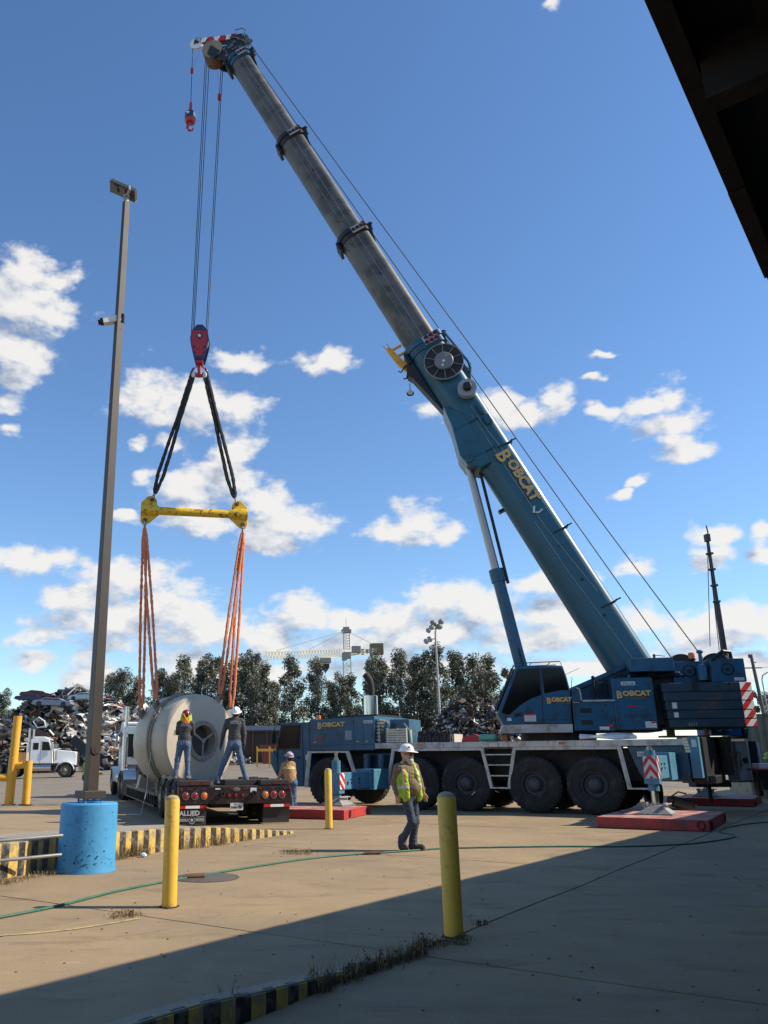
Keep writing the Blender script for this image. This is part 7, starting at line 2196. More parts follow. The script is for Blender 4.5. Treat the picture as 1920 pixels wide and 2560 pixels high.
def heap(name, label, prof, cy, dy, n, wts, seed, size=(.25, 1.3)):
    q = random.Random(seed)
    x0, x1 = prof[0][0], prof[-1][0]
    root = empty(name, Matrix.Translation(((x0 + x1) / 2, cy, 0)), label, 'scrap heap')
    b = MB(); nx, ny = 60, 24; v = []
    for j in range(ny + 1):
        for i in range(nx + 1):
            x = x0 + (x1 - x0) * i / nx; y = cy - dy + 2 * dy * j / ny
            v.append((x, y, max(-.1, heap_height(x, y, prof, cy, dy) * .93 - .25 + ground_z(x, y))))
    b.add(v, [(j * (nx + 1) + i, j * (nx + 1) + i + 1, (j + 1) * (nx + 1) + i + 1, (j + 1) * (nx + 1) + i) for j in range(ny) for i in range(nx)], 0, False)
    b.build('heap_core', SC[2], root, kind='stuff')
    m = MB()
    for k in range(n):
        x = q.uniform(x0, x1); y = cy - dy * q.uniform(-.35, 1.0)
        hz = heap_height(x, y, prof, cy, dy)
        if hz < .15 and q.random() < .8: continue
        z = hz + ground_z(x, y) + q.uniform(-.3, .15)
        M = Matrix.Translation((x, y, z)) @ Matrix.Rotation(q.uniform(-.9, .9), 4, 'X') @ Matrix.Rotation(q.uniform(0, 2 * PI), 4, 'Z') @ Matrix.Rotation(q.uniform(-.7, .7), 4, 'Y')
        s = q.uniform(*size) * (.6 + .8 * q.random() ** 2)
        mi = q.choices(range(9), wts(x, z) if callable(wts) else wts)[0]
        t = q.random()
        if t < .50:      # crumpled sheet
            w, l = s, s * q.uniform(.4, 1.4); gx, gy = 3, 3; vv = []
            for a in range(gx):
                for c in range(gy): vv.append((w * (a / 2 - .5) + q.uniform(-.1, .1) * s, l * (c / 2 - .5) + q.uniform(-.1, .1) * s, q.uniform(-.22, .22) * s))
            ff = [(a * 3 + c, a * 3 + c + 1, (a + 1) * 3 + c + 1, (a + 1) * 3 + c) for a in range(2) for c in range(2)]
            m.add(vv, ff, mi, False, M)
        elif t < .78:    # dented block
            w, l, h = s * q.uniform(.3, .8), s * q.uniform(.5, 1.2), s * q.uniform(.15, .5)
            vv = [(a * w * q.uniform(.7, 1.1) / 2, c * l * q.uniform(.7, 1.1) / 2, d * h * q.uniform(.6, 1.1) / 2) for d in (-1, 1) for (a, c) in ((-1, -1), (1, -1), (1, 1), (-1, 1))]
            m.add(vv, [(0, 3, 2, 1), (4, 5, 6, 7), (0, 1, 5, 4), (1, 2, 6, 5), (2, 3, 7, 6), (3, 0, 4, 7)], mi, False, M)
        elif t < .95:    # bent bars and pipes
            L = s * q.uniform(1, 2.4); m.pipe([(-L / 2, 0, 0), (0, q.uniform(-.3, .3) * s, q.uniform(-.2, .3) * s), (L / 2, 0, 0)], q.uniform(.02, .07) * (1 + s * .4), 4, mi, M)
        else:            # rings, tyres, frames
            rr = s * .32; m.pipe([(rr * math.cos(t2), rr * .9 * math.sin(t2), 0) for t2 in [2 * PI * i / 9 for i in range(9)]], rr * .22, 5, mi, M, closed=True)
    m.build('scrap_pieces', SC, root, kind='stuff')
    return root


def px_x(px, Y): return at(px, 1890, Y).x


YL = 94
prof = []
for px, py in ((-260, 1880), (-60, 1830), (30, 1812), (70, 1772), (110, 1745), (160, 1738), (230, 1742), (290, 1770), (330, 1798), (400, 1810), (460, 1850), (520, 1893)):
    p = at(px, py, YL); prof.append((p.x, max(.05, p.z)))
prof = [(prof[0][0] - 15, 0)] + prof + [(prof[-1][0] + 5, 0)]
def wl(x, z):
    if z > 5.8: return (4, 3, 8, 1, 3, 1, 2, .5, .5)
    if x < px_x(150, YL) and z < 6: return (3, 8, 2, 4, 1, 2, .3, .6, 5)
    return (5, 7, 2.5, 2.4, 3, 2.4, .6, .4, 3.5)
heap('scrap_heap', 'huge heap of mixed scrap metal rising behind the white truck at the left', prof, YL, 9, 15000, wl, 3, (.22, 1.15))
YMh = 60
prof = []
for px, py in ((1085, 1850), (1110, 1800), (1150, 1778), (1200, 1768), (1240, 1772), (1300, 1790), (1360, 1830), (1420, 1860)):
    p = at(px, py, YMh); prof.append((p.x, max(.05, p.z)))
prof = [(prof[0][0] - 2, 0)] + prof + [(prof[-1][0] + 3, 0)]
heap('scrap_heap', 'smaller dark heap of scrap metal seen over the crane deck, left of the operator cab', prof, YMh, 4, 5000, (4, 2, 7, 1.5, 4, 2, .5, .6, .5), 5, (.15, .6))


def crushed_car(px, py, Y, w, label, material, rz=0, tilt=0):
    p = at(px, py, Y); M = Matrix.Translation(p) @ Matrix.Rotation(rz, 4, 'Z') @ Matrix.Rotation(tilt, 4, 'Y') @ Matrix.Diagonal((w / 4.2, w / 4.2, w / 4.2, 1))
    root = empty('crushed_car', M, label, 'crushed car')
    m = MB(M); m.side([(-2.1, .1), (-1.9, .45), (-1.2, .55), (-.6, .78), (.8, .74), (1.2, .55), (2.0, .42), (2.1, .15), (1.7, .02), (-1.8, .0)], -.8, .8); m.build('body', material, root, bevel=.05)
    m = MB(M); m.side([(-.95, .57), (-.55, .70), (.70, .67), (1.0, .56)], -.815, -.79); m.build('window_opening', BLACK, root)
    for x in (-1.25, 1.3):
        m = MB(M); m.tube((x, -.84, .12), (x, -.7, .12), .27, n=16); m.build('wheel_arch', SC[2], root)
    return root


crushed_car(132, 1764, 87, 4.1, 'crushed silver-blue car lying high on the left scrap heap', mat('car_silver_blue', (.22, .26, .33), .4, .2), 0, .03)
crushed_car(90, 1742, 89, 3.4, 'crushed dark red car on the very top of the left scrap heap', mat('car_maroon', (.07, .012, .02), .4, .1), .2, .06)
crushed_car(76, 1751, 88, 3.2, 'crushed navy blue car under the dark red one on the scrap heap', mat('car_navy', (.02, .03, .08), .4, .1), .1, .05)
crushed_car(212, 1748, 88.5, 3.4, 'crushed pale blue car near the top right of the scrap heap', mat('car_pale_blue', (.40, .50, .55), .4, .1), -.1, -.03)
pdoor = at(97, 1806, 84)
rt = empty('car_door', Matrix.Translation(pdoor), 'white car door frame sticking out of the left scrap heap', 'car door')
m = MB(Matrix.Translation(pdoor) @ Matrix.Rotation(.35, 4, 'Y')); m.pipe([(-.55, 0, -.1), (-.2, 0, .45), (.5, 0, .3), (.75, 0, -.1), (.1, 0, -.5)], .07, 6, closed=True); m.build('door_frame', WHITE, rt)
m = MB(Matrix.Translation(pdoor) @ Matrix.Rotation(.35, 4, 'Y')); m.side([(.5, .3), (1.0, .15), (.9, -.2), (.1, -.5), (.75, -.1)], -.03, .03); m.build('door_skin', WHITE, rt)
psh = at(205, 1868, 82.8)
o = MB(Matrix.Translation(psh) @ Matrix.Rotation(R(38), 4, 'Y')); o.box(-1.3, 1.3, -.1, .1, -.45, .45); o.box(-1.3, 1.3, -.14, -.1, .35, .45); o.box(-1.3, 1.3, -.14, -.1, -.45, -.35)
props(o.build('dark_sheet', SC[2], origin=tuple(psh)), 'large black steel panel leaning on the right slope of the left scrap heap', 'steel panel')
pr_ = at(105, 1838, 83.4)
o = MB(Matrix.Translation(pr_)); o.side([(-1.3, .4), (-.3, .55), (.6, .1), (1.0, -.5), (.2, -.55), (-1.0, -.2)], -.04, .04)
props(o.build('rusty_plate', mat('plate_brown', (.10, .055, .045), .8, 0, .15, 3), origin=tuple(pr_)), 'big brown rusted plate in the middle of the left scrap heap', 'metal plate')

# ------------------------------------------------------------------ trees
LEAF = []
for nm, c in (('leaf_dark', (.075, .082, .050)), ('leaf_mid', (.14, .145, .095)), ('leaf_pale', (.25, .25, .185))):
    LEAF.append(mat(nm, c, .6, 0, .25, .8, spec=.3))
BARK = mat('eucalyptus_bark', (.10, .085, .065), .8, 0, .3, 2, .2, 10)


def crown_mesh(seed, Hh, Wd, leaves, kind='tall'):
    q = random.Random(seed)
    cl = []; br = MB()
    n = 44 if kind == 'tall' else 34
    stems = [(q.uniform(-.18, .18) * Wd, q.uniform(-.18, .18) * Wd, q.uniform(.86, 1.0)) for _ in range(3 if kind == 'tall' else 5)]
    trunk = [(0, 0, 0), (q.uniform(-.15, .15), q.uniform(-.1, .1), Hh * .3), (q.uniform(-.25, .25), q.uniform(-.2, .2), Hh * .6), (stems[0][0], stems[0][1], Hh * .92)]
    br.pipe(trunk, .15, 7, rf=lambda t: 1.1 - .9 * t)
    for sx_, sy_, sh_ in stems[1:]:
        z0 = Hh * q.uniform(.15, .35); br.pipe([(0, 0, z0), (sx_ * .7, sy_ * .7, z0 + Hh * .25), (sx_, sy_, Hh * sh_ * .9)], .075, 6, rf=lambda t: 1.1 - .8 * t)
    for k in range(n):
        st = q.choice(stems)
        z = Hh * (.16 + .80 * (k + q.random()) / n)
        u = z / Hh
        w = Wd * .5 * (math.sin(PI * min(1, (u * .92 + .10))) ** .7 if kind == 'tall' else math.sin(PI * min(1, u * .85 + .15)) ** .5)
        if u > st[2]: w *= .4
        a = q.uniform(0, 2 * PI); rr = w * q.uniform(.25, .95)
        c = (st[0] * u + rr * math.cos(a), st[1] * u + rr * math.sin(a), z)
        cl.append((c, q.uniform(.45, 1.0) * (Hh * .055 + .18)))
        br.pipe([(st[0] * u * .6, st[1] * u * .6, z - rr * .9), ((c[0] + st[0] * u) / 2, (c[1] + st[1] * u) / 2, z - rr * .25), c], .028, 4, rf=lambda t: 1.2 - .9 * t)
    V = []; Fc = []; mi = []
    lg = q.random
    for (c, r) in cl:
        shade = q.random()
        for i in range(leaves // n):
            g = Vector((q.gauss(0, 1), q.gauss(0, 1), q.gauss(0, 1))).normalized() * q.random() ** .38
            p = Vector((c[0] + g[0] * r, c[1] + g[1] * r, c[2] + g[2] * r * 1.35))
            if p.z < .05 * Hh: continue
            L = q.uniform(.18, .42); w = L * q.uniform(.35, .6)
            d = Vector((q.uniform(-1, 1), q.uniform(-1, 1), q.uniform(-1.6, .3))).normalized(); s = d.orthogonal().normalized(); s.rotate(Matrix.Rotation(q.uniform(0, PI), 3, d))
            b = len(V)
            V += [tuple(p), tuple(p + d * L * .5 + s * w * .5), tuple(p + d * L), tuple(p + d * L * .5 - s * w * .5)]
            Fc.append((b, b + 1, b + 2, b + 3)); t = q.random()
            mi.append(2 if t < .15 + .2 * shade else (1 if t < .62 else 0))
    me = bpy.data.meshes.new('crown'); me.from_pydata(V, [], Fc)
    for m_ in LEAF: me.materials.append(m_)
    me.polygons.foreach_set('material_index', mi); me.update()
    return me, br.mesh('trunk', BARK)


VAR = [crown_mesh(s, 14, w, 8000, 'tall') for s, w in ((1, 4.0), (2, 3.3), (3, 4.6), (4, 3.5), (5, 5.0))]
VARB = [crown_mesh(s, 8, 7.5, 6500, 'bush') for s in (11, 12)]
TR = [  # display x, top y, width class, distance
    (-30, 1490, 0, 110), (8, 1497, 3, 108), (238, 1462, 4, 104), (268, 1452, 2, 100), (300, 1470, 0, 106), (345, 1452, 4, 100), (372, 1462, 1, 104), (400, 1426, 2, 99), (432, 1430, 0, 103), (462, 1422, 4, 100), (492, 1438, 3, 105), (520, 1424, 2, 101), (548, 1414, 4, 99), (572, 1440, 0, 104),
    (592, 1478, 1, 106), (633, 1424, 0, 100), (685, 1428, 1, 101), (712, 1478, 1, 106), (735, 1462, 3, 102), (758, 1464, 0, 106), (795, 1428, 0, 100), (818, 1424, 3, 103), (862, 1412, 2, 99), (888, 1430, 0, 103), (915, 1416, 1, 100), (942, 1402, 0, 98), (978, 1416, 1, 101), (1024, 1422, 2, 100), (1052, 1424, 0, 103)]
labs = ['tallest', 'slender', 'broad', 'narrow', 'bushy', 'loose', 'dense', 'ragged']
marks = ['at the far left edge, half cut off', 'at the left edge, just showing over the scrap heap', 'right of the lamp post, its lower half behind the scrap', 'between lamp post and slings', 'seen between the left orange slings', 'just right of the left orange slings', 'right of the left slings, a low gap tree', 'behind the left part of the steel drum', 'above the man with the red hard hat', 'above the opening of the drum', 'just left of the right orange slings', 'behind the right orange slings', 'above the man with the white hard hat', 'right of the drum, at the edge of the clump',
         'the low one in the gap right of the clump', 'standing alone, left one of the pair above the driver cab', 'standing alone, right one of the pair above the driver cab', 'low one left of the tower crane mast', 'in front of the tower crane mast', 'just right of the tower crane mast, behind the muffler', 'right of the exhaust pipe', 'next right from the exhaust pipe', 'left of the floodlight mast, with a pointed top', 'second one left of the floodlight mast', 'right beside the floodlight mast on its left', 'directly behind the floodlight mast', 'first one right of the floodlight mast', 'second one right of the floodlight mast', 'last tall one before the operator cab']
for i, (dx, ty, vi, Y) in enumerate(TR):
    px, py = dx * 1.1574, ty * 1.1574
    tp = at(px, py, Y); gz = ground_z(tp.x, Y)
    k = (tp.z - gz) / 14.0 * 1.05
    M = Matrix.Translation((tp.x, Y, gz)) @ Matrix.Rotation(i * 2.1, 4, 'Z') @ Matrix.Diagonal((k * (1 + .12 * math.sin(i * 3)), k * (1 + .12 * math.sin(i * 3)), k, 1))
    root = empty('eucalyptus_tree', M, 'grey-green eucalyptus, ' + marks[i], 'tree', 'eucalyptus trees along the back of the yard')
    link(VAR[vi][0], 'crown', root, M); link(VAR[vi][1], 'trunk', root, M)
for i, (px, py, Y, lab) in enumerate(((1225, 1668, 92, 'dark green round tree left of the operator cab'), (1180, 1700, 96, 'low olive tree behind the scrap heap at the crane'), (1905, 1720, 95, 'dark round tree beyond the tan container at the right'), (1955, 1712, 100, 'dark tree at the right edge, behind the street lamp'), (180, 1790, 108, 'low dark trees behind the left scrap heap'), (470, 1760, 97, 'low leafy tree filling the gap behind the drum'), (640, 1822, 98, 'low tree behind the crane driver cab'), (850, 1815, 99, 'low tree right of the muffler'), (1010, 1812, 97, 'low tree behind the shackle rack'))):
    tp = at(px, py, Y); gz = ground_z(tp.x, Y); k = (tp.z - gz) / 8.2
    M = Matrix.Translation((tp.x, Y, gz)) @ Matrix.Rotation(i * 1.3, 4, 'Z') @ Matrix.Diagonal((k, k, k, 1))
    root = empty('broadleaf_tree', M, lab, 'tree'); link(VARB[i % 2][0], 'crown', root, M); link(VARB[i % 2][1], 'trunk', root, M)

# ------------------------------------------------------------------ tower crane far behind
YT = 190.0
TC = mat('tower_crane_yellow', (.50, .42, .17), .6, 0, .1, .2)
TG = mat('tower_crane_grey', (.25, .25, .22), .6)
base = at(866, 1600, YT)
tz = at(864, 1568, YT).z
jz = at(864, 1632, YT).z
gz = ground_z(base.x, YT)
tcr = empty('tower_crane', Matrix.Translation((base.x, YT, gz)), 'distant yellow tower crane rising behind the eucalyptus trees', 'tower crane')
tri = 0


def lattice(m, a, b, w, hgt, n, r, up=Vector((0, 0, 1))):
    a, b = Vector(a), Vector(b); d = (b - a).normalized(); s = d.cross(up).normalized(); u = s.cross(d)
    cs = [s * w / 2 - u * hgt / 2, -s * w / 2 - u * hgt / 2, -s * w / 2 + u * hgt / 2, s * w / 2 + u * hgt / 2]
    for c in cs: m.tube(a + c, b + c, r, n=4, smooth=False)
    for k in range(n):
        p0, p1 = a.lerp(b, k / n), a.lerp(b, (k + 1) / n)
        for i in range(4):
            c0, c1 = cs[i], cs[(i + 1) % 4]
            m.tube(p0 + c0, p1 + c1, r * .7, n=3, caps=False, smooth=False); m.tube(p0 + c0, p0 + c1, r * .7, n=3, caps=False, smooth=False)


m = MB(); lattice(m, (base.x, YT, gz), (base.x, YT, jz - 1.5), 1.7, 1.7, 14, .06, Vector((0, 1, 0))); m.build('mast', TC, tcr)
m = MB(); lattice(m, (base.x, YT, jz + .8), (base.x, YT, tz - 1.3), 1.4, 1.4, 6, .055, Vector((0, 1, 0))); m.build('apex_tower', TC, tcr)
m = MB(); m.box(base.x - 1.1, base.x + 1.1, YT - 1, YT + 1, tz - 1.3, tz - .6); m.box(base.x - .7, base.x + .7, YT - .6, YT + .6, tz - .6, tz); m.tube((base.x, YT, tz), (base.x, YT, tz + 2), .05, n=4); m.build('apex_head', TG, tcr)
jt = at(664, 1640, YT - 25); ct = at(950, 1618, YT + 8)
rt_ = Vector((base.x, YT, jz))
m = MB(); lattice(m, rt_ + Vector((-1, 0, 0)), jt, 1.2, 1.5, 26, .055); m.build('jib', TC, tcr)
m = MB(); lattice(m, rt_ + Vector((1, 0, -.3)), ct + Vector((0, 0, -.4)), 1.1, .6, 12, .08); m.build('counter_jib', TC, tcr)
m = MB(); m.box(ct.x - 2.4, ct.x + .6, YT + 6, YT + 9, ct.z - 1.8, ct.z + .7); m.build('counterweight', mat('tower_weight', (.16, .13, .08), .8, 0, .2, .5), tcr)
m = MB(); m.box(base.x + 1.2, base.x + 3.2, YT - .5, YT + 1.5, jz + .1, jz + 1.5); m.build('winch_house', TG, tcr)
m = MB(); m.box(base.x - .9, base.x + .9, YT - 1.0, YT + 1.0, jz - 1.3, jz + .1); m.box(base.x - 1.2, base.x - .1, YT - 2.2, YT - 1.1, jz - 1.9, jz - .3); m.build('slewing_unit', TG, tcr)
for k in range(5):
    m = MB(); x_ = base.x + 3 + k * .95; m.cbox((x_, YT + 3.5, jz + .5 + .12 * k), (.6, .9, .9 + .4 * (k % 2))); m.build('jib_equipment', TG, tcr)
ap = Vector((base.x, YT, tz - .8))
for (a, b) in ((ap, rt_.lerp(jt, .88) + Vector((0, 0, 1))), (ap, rt_.lerp(jt, .50) + Vector((0, 0, 1))), (ap, rt_.lerp(ct, .86) + Vector((0, 0, .6)))):
    m = MB(); m.tube(a, b, .07, n=4); m.build('tie_bar', TG, tcr)
tp = rt_.lerp(jt, .155 * 1.9)
m = MB(); m.box(tp.x - 1.2, tp.x + 1.2, tp.y - 1, tp.y + 1, tp.z - 2.0, tp.z - 1.0); m.build('trolley', TG, tcr)
hz = at(827, 1670, tp.y).z
m = MB(); m.tube((tp.x, tp.y, tp.z - 1.5), (tp.x, tp.y, hz), .05, n=4); m.build('trolley_rope', ROPE, tcr)
m = MB(); m.side([(tp.x - .9, hz + .9), (tp.x + .9, hz + .9), (tp.x + .8, hz), (tp.x, hz - 1.1), (tp.x - .8, hz)], tp.y - .5, tp.y + .5); m.build('hook_block', BLACK, tcr)
m = MB(); m.tube((tp.x, tp.y, hz - 1), (tp.x, tp.y, gz + 6), .04, n=4); m.build('load_line', ROPE, tcr)

# floodlight mast in the middle distance
YF = 78
fb = at(1096, 1780, YF); ft = at(1088, 1578, YF); gz = ground_z(fb.x, YF)
fm = empty('floodlight_mast', Matrix.Translation((fb.x, YF, gz)), 'tall thin grey floodlight mast with a cluster of lamps, behind the crane deck', 'floodlight mast')
GM = mat('galvanised_grey', (.35, .35, .34), .5, .3)
m = MB(); m.tube((fb.x + .1, YF, gz), (ft.x, YF, ft.z), .16, .08, n=12); m.build('mast_pole', GM, fm)
for (dx, dz, rr) in ((-.65, .05, .26), (-.15, .75, .34), (.35, .45, .34), (-.35, .35, .25), (.55, .9, .30), (-.9, -.95, .28), (-.55, -.75, .3)):
    c = Vector((ft.x + dx, YF - .3, ft.z + dz)); M = Matrix.Translation(c) @ Matrix.Rotation(R(50) if dx < 0 else R(-30), 4, 'Y') @ Matrix.Rotation(R(60), 4, 'X')
    h_ = MB(M); h_.lathe([(.001, .25), (rr * .4, .22), (rr * .85, .0), (rr, -.12)], 14); h_.build('floodlight', TG if dx > -.3 else GM, fm)
m = MB(); m.pipe([(ft.x - .8, YF, ft.z + .1), (ft.x + .5, YF, ft.z + .3)], .05, 6); m.pipe([(ft.x - .8, YF, ft.z - .8), (ft.x, YF, ft.z - .7)], .05, 6); m.pipe([(ft.x, YF, ft.z - .9), (ft.x + .1, YF, ft.z + .8)], .06, 6); m.build('cross_arm', TG, fm)
# second crane boom far right, utility pole, street lamp
b0 = at(1812, 1640, 44); b1 = at(1768, 1345, 44)
cr2 = empty('crane_boom', Matrix.Translation((b0.x + .6, 44, 0)), 'slim dark boom of another crane standing far right behind the counterweights', 'crane')
m = MB(); mid = b0.lerp(b1, .45); m.tube((b0.x + 1.4, 44, .0), b0, .26, n=4, smooth=False); m.build('boom_base', mat('boom2_pale', (.35, .34, .32), .5), cr2)
m = MB(); m.tube(b0, mid, .17, .14, n=4, smooth=False); m.build('boom_lower', BLACK, cr2)
m = MB(); m.tube(mid, b1, .11, .08, n=4, smooth=False); m.build('boom_upper', BLACK, cr2)
m = MB()
for k in range(4): c = mid.lerp(b1, .25 * k); m.cbox(c, (.28, .3, .1))
m.cbox(b1, (.22, .3, .4)); m.build('boom_joints', BLACK, cr2)
m = MB(); m.tube(b1, b0 + Vector((-.7, 0, .5)), .02, n=4); m.tube(b1, b0 + Vector((-.25, 0, .3)), .02, n=4); m.tube((b1.x + .1, 44, b1.z), (b1.x + .05, 44, b1.z + .7), .04, n=5); m.build('boom_ropes', ROPE, cr2)
u0, u1 = at(1899, 1780, 70), at(1877, 1636, 70)
ut = empty('utility_pole', Matrix.Translation((u0.x + .5, 70, ground_z(u0.x, 70))), 'leaning dark utility pole with short cross arms at the right', 'utility pole')
m = MB(); m.tube((u0.x + .55, 70, ground_z(u0.x, 70)), u1, .17, .12, n=10); m.build('pole', mat('pole_wood', (.09, .085, .08), .8), ut)
m = MB(); c = u0.lerp(u1, .76); m.tube((c.x - .75, 70, c.z + .0), (c.x + .75, 70, c.z + .02), .05, n=6); m.build('cross_arm', MATS['pole_wood'], ut)
m = MB(); c = u0.lerp(u1, .86); m.tube((c.x, 70, c.z), (c.x + .35, 70, c.z), .04, n=6); m.box(u1.x - .2, u1.x + .05, 69.9, 70.1, u1.z - .3, u1.z); m.build('pole_fittings', MATS['pole_wood'], ut)
m = MB()
for (za, zb) in ((.76, 1.2), (.35, -1.0), (.30, -1.6)):
    c = u0.lerp(u1, za); m.pipe([tuple(c), (c.x + 6, 72, c.z + zb * .4), (c.x + 14, 76, c.z + zb)], .02, 4)
m.build('wires', ROPE, ut, kind='stuff')
s0_, s1_ = at(1914, 1780, 66), at(1905, 1700, 66)
sl_ = empty('street_lamp', Matrix.Translation((s0_.x, 66, ground_z(s0_.x, 66))), 'thin pale street lamp with a curved arm at the right edge', 'street lamp')
m = MB(); m.pipe([(s0_.x + .3, 66, ground_z(s0_.x, 66)), (s1_.x, 66, s1_.z), (s1_.x + .1, 66, s1_.z + .35), (s1_.x + .5, 66, s1_.z + .58), (s1_.x + 1.1, 66, s1_.z + .62)], .05, 8); m.build('lamp_pole', GM, sl_)
m = MB(); m.cbox((s1_.x + 1.25, 66, s1_.z + .62), (.45, .2, .1)); m.build('lamp_head', GM, sl_)
# low dark shed and red skip between the drum and the driver cab
g = at_ground(640, 92)
sh_ = empty('shed', Matrix.Translation(g), 'long low dark shed under the trees, seen between the drum and the driver cab', 'shed')
x0, x1, z0, z1 = wpanel(560, 880, 1815, 1900, 92)
m = MB(); m.box(x0, x1, 92, 97, g.z, z1 - .6); m.build('wall', mat('shed_wall', (.05, .035, .025), .8, 0, .2, .5), sh_)
m = MB(); m.prism([(x0 - .3, 91.6, z1 - .6), (x0 - .3, 91.6, z1 - .45), (x0 - .3, 94.5, z1 + .1), (x0 - .3, 97.4, z1 - .45), (x0 - .3, 97.4, z1 - .6)], (x1 - x0 + .6, 0, 0)); m.build('roof', mat('shed_roof', (.035, .05, .08), .6), sh_)
for k in range(9):
    xx = x0 + k * (x1 - x0) / 9; m = MB(); m.box(xx, xx + .12, 91.9, 92.0, g.z, z1 - .6); m.build('post', SC[3], sh_)
x0, x1, z0, z1 = wpanel(657, 690, 1862, 1878, 88)
m = MB(); m.side([(x0, ground_z(x0, 88)), (x1, ground_z(x0, 88)), (x1 + .3, z1), (x0 - .3, z1)], 88, 89.6)
props(m.build('skip', mat('skip_red', (.18, .03, .03), .6)), 'dull red skip in front of the dark shed', 'skip')
fr = empty('guard_rail', Matrix.Translation(at_ground(665, 80)), 'yellow guard rail far off between the drum and the driver cab', 'guard rail')
x0, x1, z0, z1 = wpanel(641, 740, 1872, 1878, 80)
m = MB(); m.box(x0, x1, 80, 80.1, z0, z1); m.build('rail_beam', YELO, fr)
for k in range(4):
    xx = x0 + k * (x1 - x0) / 3.2; m = MB(); m.box(xx, xx + .14, 80.1, 80.2, ground_z(xx, 80), z1 + .2); m.build('rail_post', YELO, fr)
# ------------------------------------------------------------------ weeds, litter
DRY = [mat('dry_grass', (.30, .21, .10), .9, 0, .25, 5), mat('brown_weed', (.12, .075, .04), .9, 0, .3, 5), mat('green_weed', (.07, .10, .03), .8, 0, .3, 5)]


def weeds(label, pts, n, h, seed, w=(5, 3, 1), spread=.10):
    q = random.Random(seed); m = MB()
    for k in range(n):
        c = Vector(q.choice(pts)) + Vector((q.gauss(0, spread), q.gauss(0, spread), 0)); c.z = 0
        hh = h * q.uniform(.3, 1.1); a = q.uniform(0, 2 * PI); ln = q.uniform(.1, .8) * hh
        t = Vector((math.cos(a) * ln, math.sin(a) * ln, hh)); s = Vector((-math.sin(a), math.cos(a), 0)) * q.uniform(.0015, .004)
        mid = c + t * .5 + Vector((0, 0, hh * .12)); mi = q.choices(range(3), w)[0]
        m.add([tuple(c - s), tuple(c + s), tuple(mid + s * .8), tuple(mid - s * .8), tuple(c + t)], [(0, 1, 2, 3), (3, 2, 4)], mi)
        if q.random() < .07:
            for j in range(4):
                p = c + t * q.uniform(.6, 1) + Vector((q.gauss(0, .012), q.gauss(0, .012), 0)); r = q.uniform(.004, .010)
                m.add([tuple(p), tuple(p + Vector((r, 0, r))), tuple(p + Vector((0, r, 2 * r))), tuple(p + Vector((-r, 0, r)))], [(0, 1, 2, 3)], mi)
    o = m.build('dry_weeds', DRY); props(o, label, 'weeds', None, 'stuff'); return o


def gl(l): return [tuple(ground_pt(x, y)) for x, y in l]
weeds('dry weeds growing along the right end of the near striped kerb', gl([(800, 2476), (812, 2474), (850, 2456), (880, 2446), (905, 2436), (930, 2428), (960, 2418), (985, 2408), (1010, 2400), (1030, 2394), (1050, 2385), (1065, 2370)]), 1100, .11, 1, w=(3, 5, 1), spread=.045)
weeds('tall thin dry stalks in front of the near striped kerb', gl([(560, 2556), (585, 2552), (798, 2482), (806, 2478)]), 90, .22, 2, spread=.03)
weeds('dry grass at the foot of the far striped kerb', gl([(500, 2118), (530, 2112), (560, 2108), (600, 2102), (460, 2122), (545, 2112)]), 700, .22, 3, spread=.10)
weeds('brown weed beside the blue lamp base', gl([(320, 2142), (335, 2140), (350, 2138), (300, 2148)]), 420, .20, 4, w=(2, 5, 1), spread=.07)
weeds('small brown leaves caught in the joint right of the painted line', gl([(300, 2293), (330, 2288), (315, 2291)]), 240, .05, 5, w=(5, 3, 0), spread=.06)
weeds('dead leaves on the ground just behind the green hose', gl([(730, 2133), (760, 2134), (745, 2134)]), 300, .07, 6, w=(5, 3, 0), spread=.12)
weeds('weeds round the foot of the near bollard', gl([(1100, 2365), (1160, 2352), (1150, 2362), (1200, 2312), (1120, 2358)]), 260, .05, 7, w=(2, 5, 1), spread=.04)
weeds('tiny weeds at the edge of the railing foot', gl([(30, 2205), (80, 2195), (120, 2188), (10, 2212)]), 300, .07, 8, spread=.08)
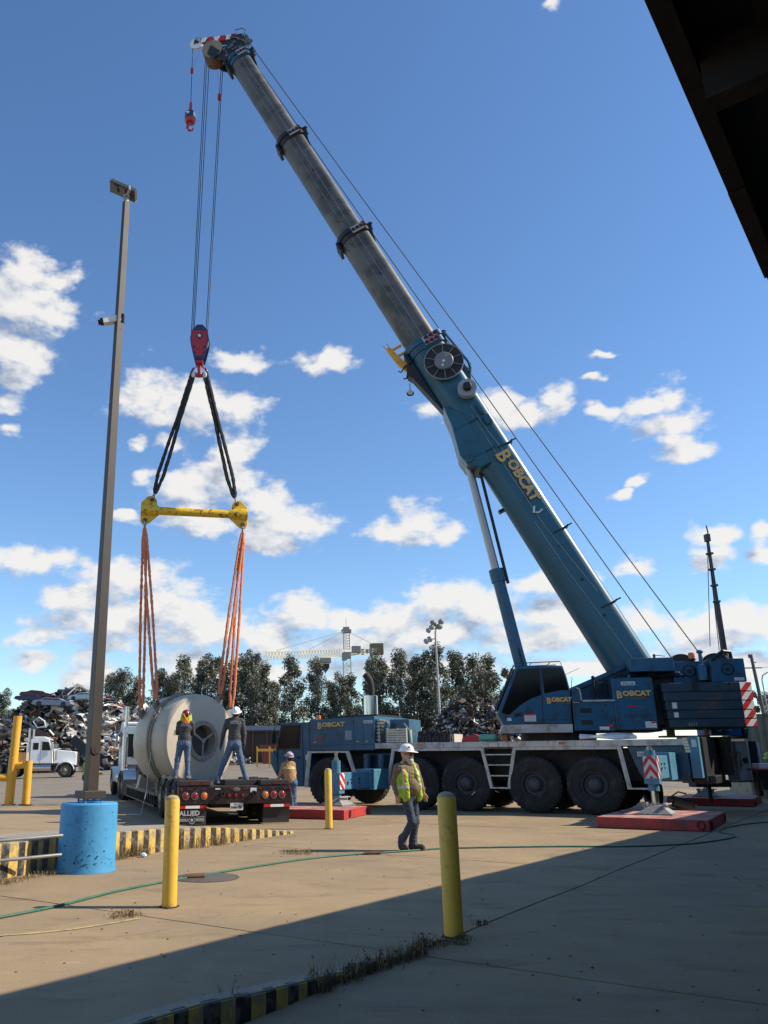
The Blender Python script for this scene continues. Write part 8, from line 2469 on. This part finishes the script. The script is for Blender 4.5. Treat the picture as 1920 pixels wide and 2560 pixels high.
# litter
q = random.Random(21); m = MB()
for k in range(220):
    px, py = q.uniform(0, 1920), 2090 + 440 * q.random() ** 1.6
    p = ground_pt(px, py); r = q.uniform(.003, .010)
    M = Matrix.Translation((p.x, p.y, r * .3)) @ Matrix.Rotation(q.uniform(0, PI), 4, 'Z')
    vv = [(a * r * q.uniform(.6, 1.4), b * r * q.uniform(.6, 1.4), c * r * .5 * q.uniform(.5, 1)) for c in (-1, 1) for a, b in ((-1, -1), (1, -1), (1, 1), (-1, 1))]
    m.add(vv, [(0, 3, 2, 1), (4, 5, 6, 7), (0, 1, 5, 4), (1, 2, 6, 5), (2, 3, 7, 6), (3, 0, 4, 7)], q.choices((0, 1, 2), (5, 2, 2))[0], M=M)
props(m.build('gravel', [mat('grit_dark', (.08, .07, .055), .9), mat('grit_pale', (.45, .4, .33), .9), BOOT]), 'scattered grit and small stones on the concrete', 'gravel', None, 'stuff')
g = ground_pt(358, 2143)
m = MB(Matrix.Translation(g)); q = random.Random(4)
vv = []
for k in range(4):
    for i in range(7):
        t = 2 * PI * i / 7; rr = (.03, .055, .05, .02)[k] * q.uniform(.8, 1.2); vv.append((rr * math.cos(t), rr * math.sin(t), .003 + k * .022))
m.add(vv, [(k * 7 + i, k * 7 + (i + 1) % 7, (k + 1) * 7 + (i + 1) % 7, (k + 1) * 7 + i) for k in range(3) for i in range(7)] + [tuple(21 + i for i in range(7))])
props(m.build('crumpled_cup', mat('cup_blue_white', (.45, .62, .75), .5), origin=tuple(g)), 'crumpled pale blue cup lying beside the blue lamp base', 'cup')
# small red cone far behind the wheels
p = ground_pt(1105, 1992)
root = empty('traffic_cone', Matrix.Translation((p.x, p.y, 0)), 'tiny red cone with a white tip on the ground between two crane wheels', 'traffic cone')
m = MB(Matrix.Translation((p.x, p.y, 0))); m.lathe([(.14, .0), (.14, .02), (.09, .02), (.04, .26), (.035, .28)], 16); m.build('cone_body', RED, root)
m = MB(Matrix.Translation((p.x, p.y, 0))); m.lathe([(.035, .28), (.02, .36), (.001, .37)], 16); m.build('cone_tip', WHITE, root)
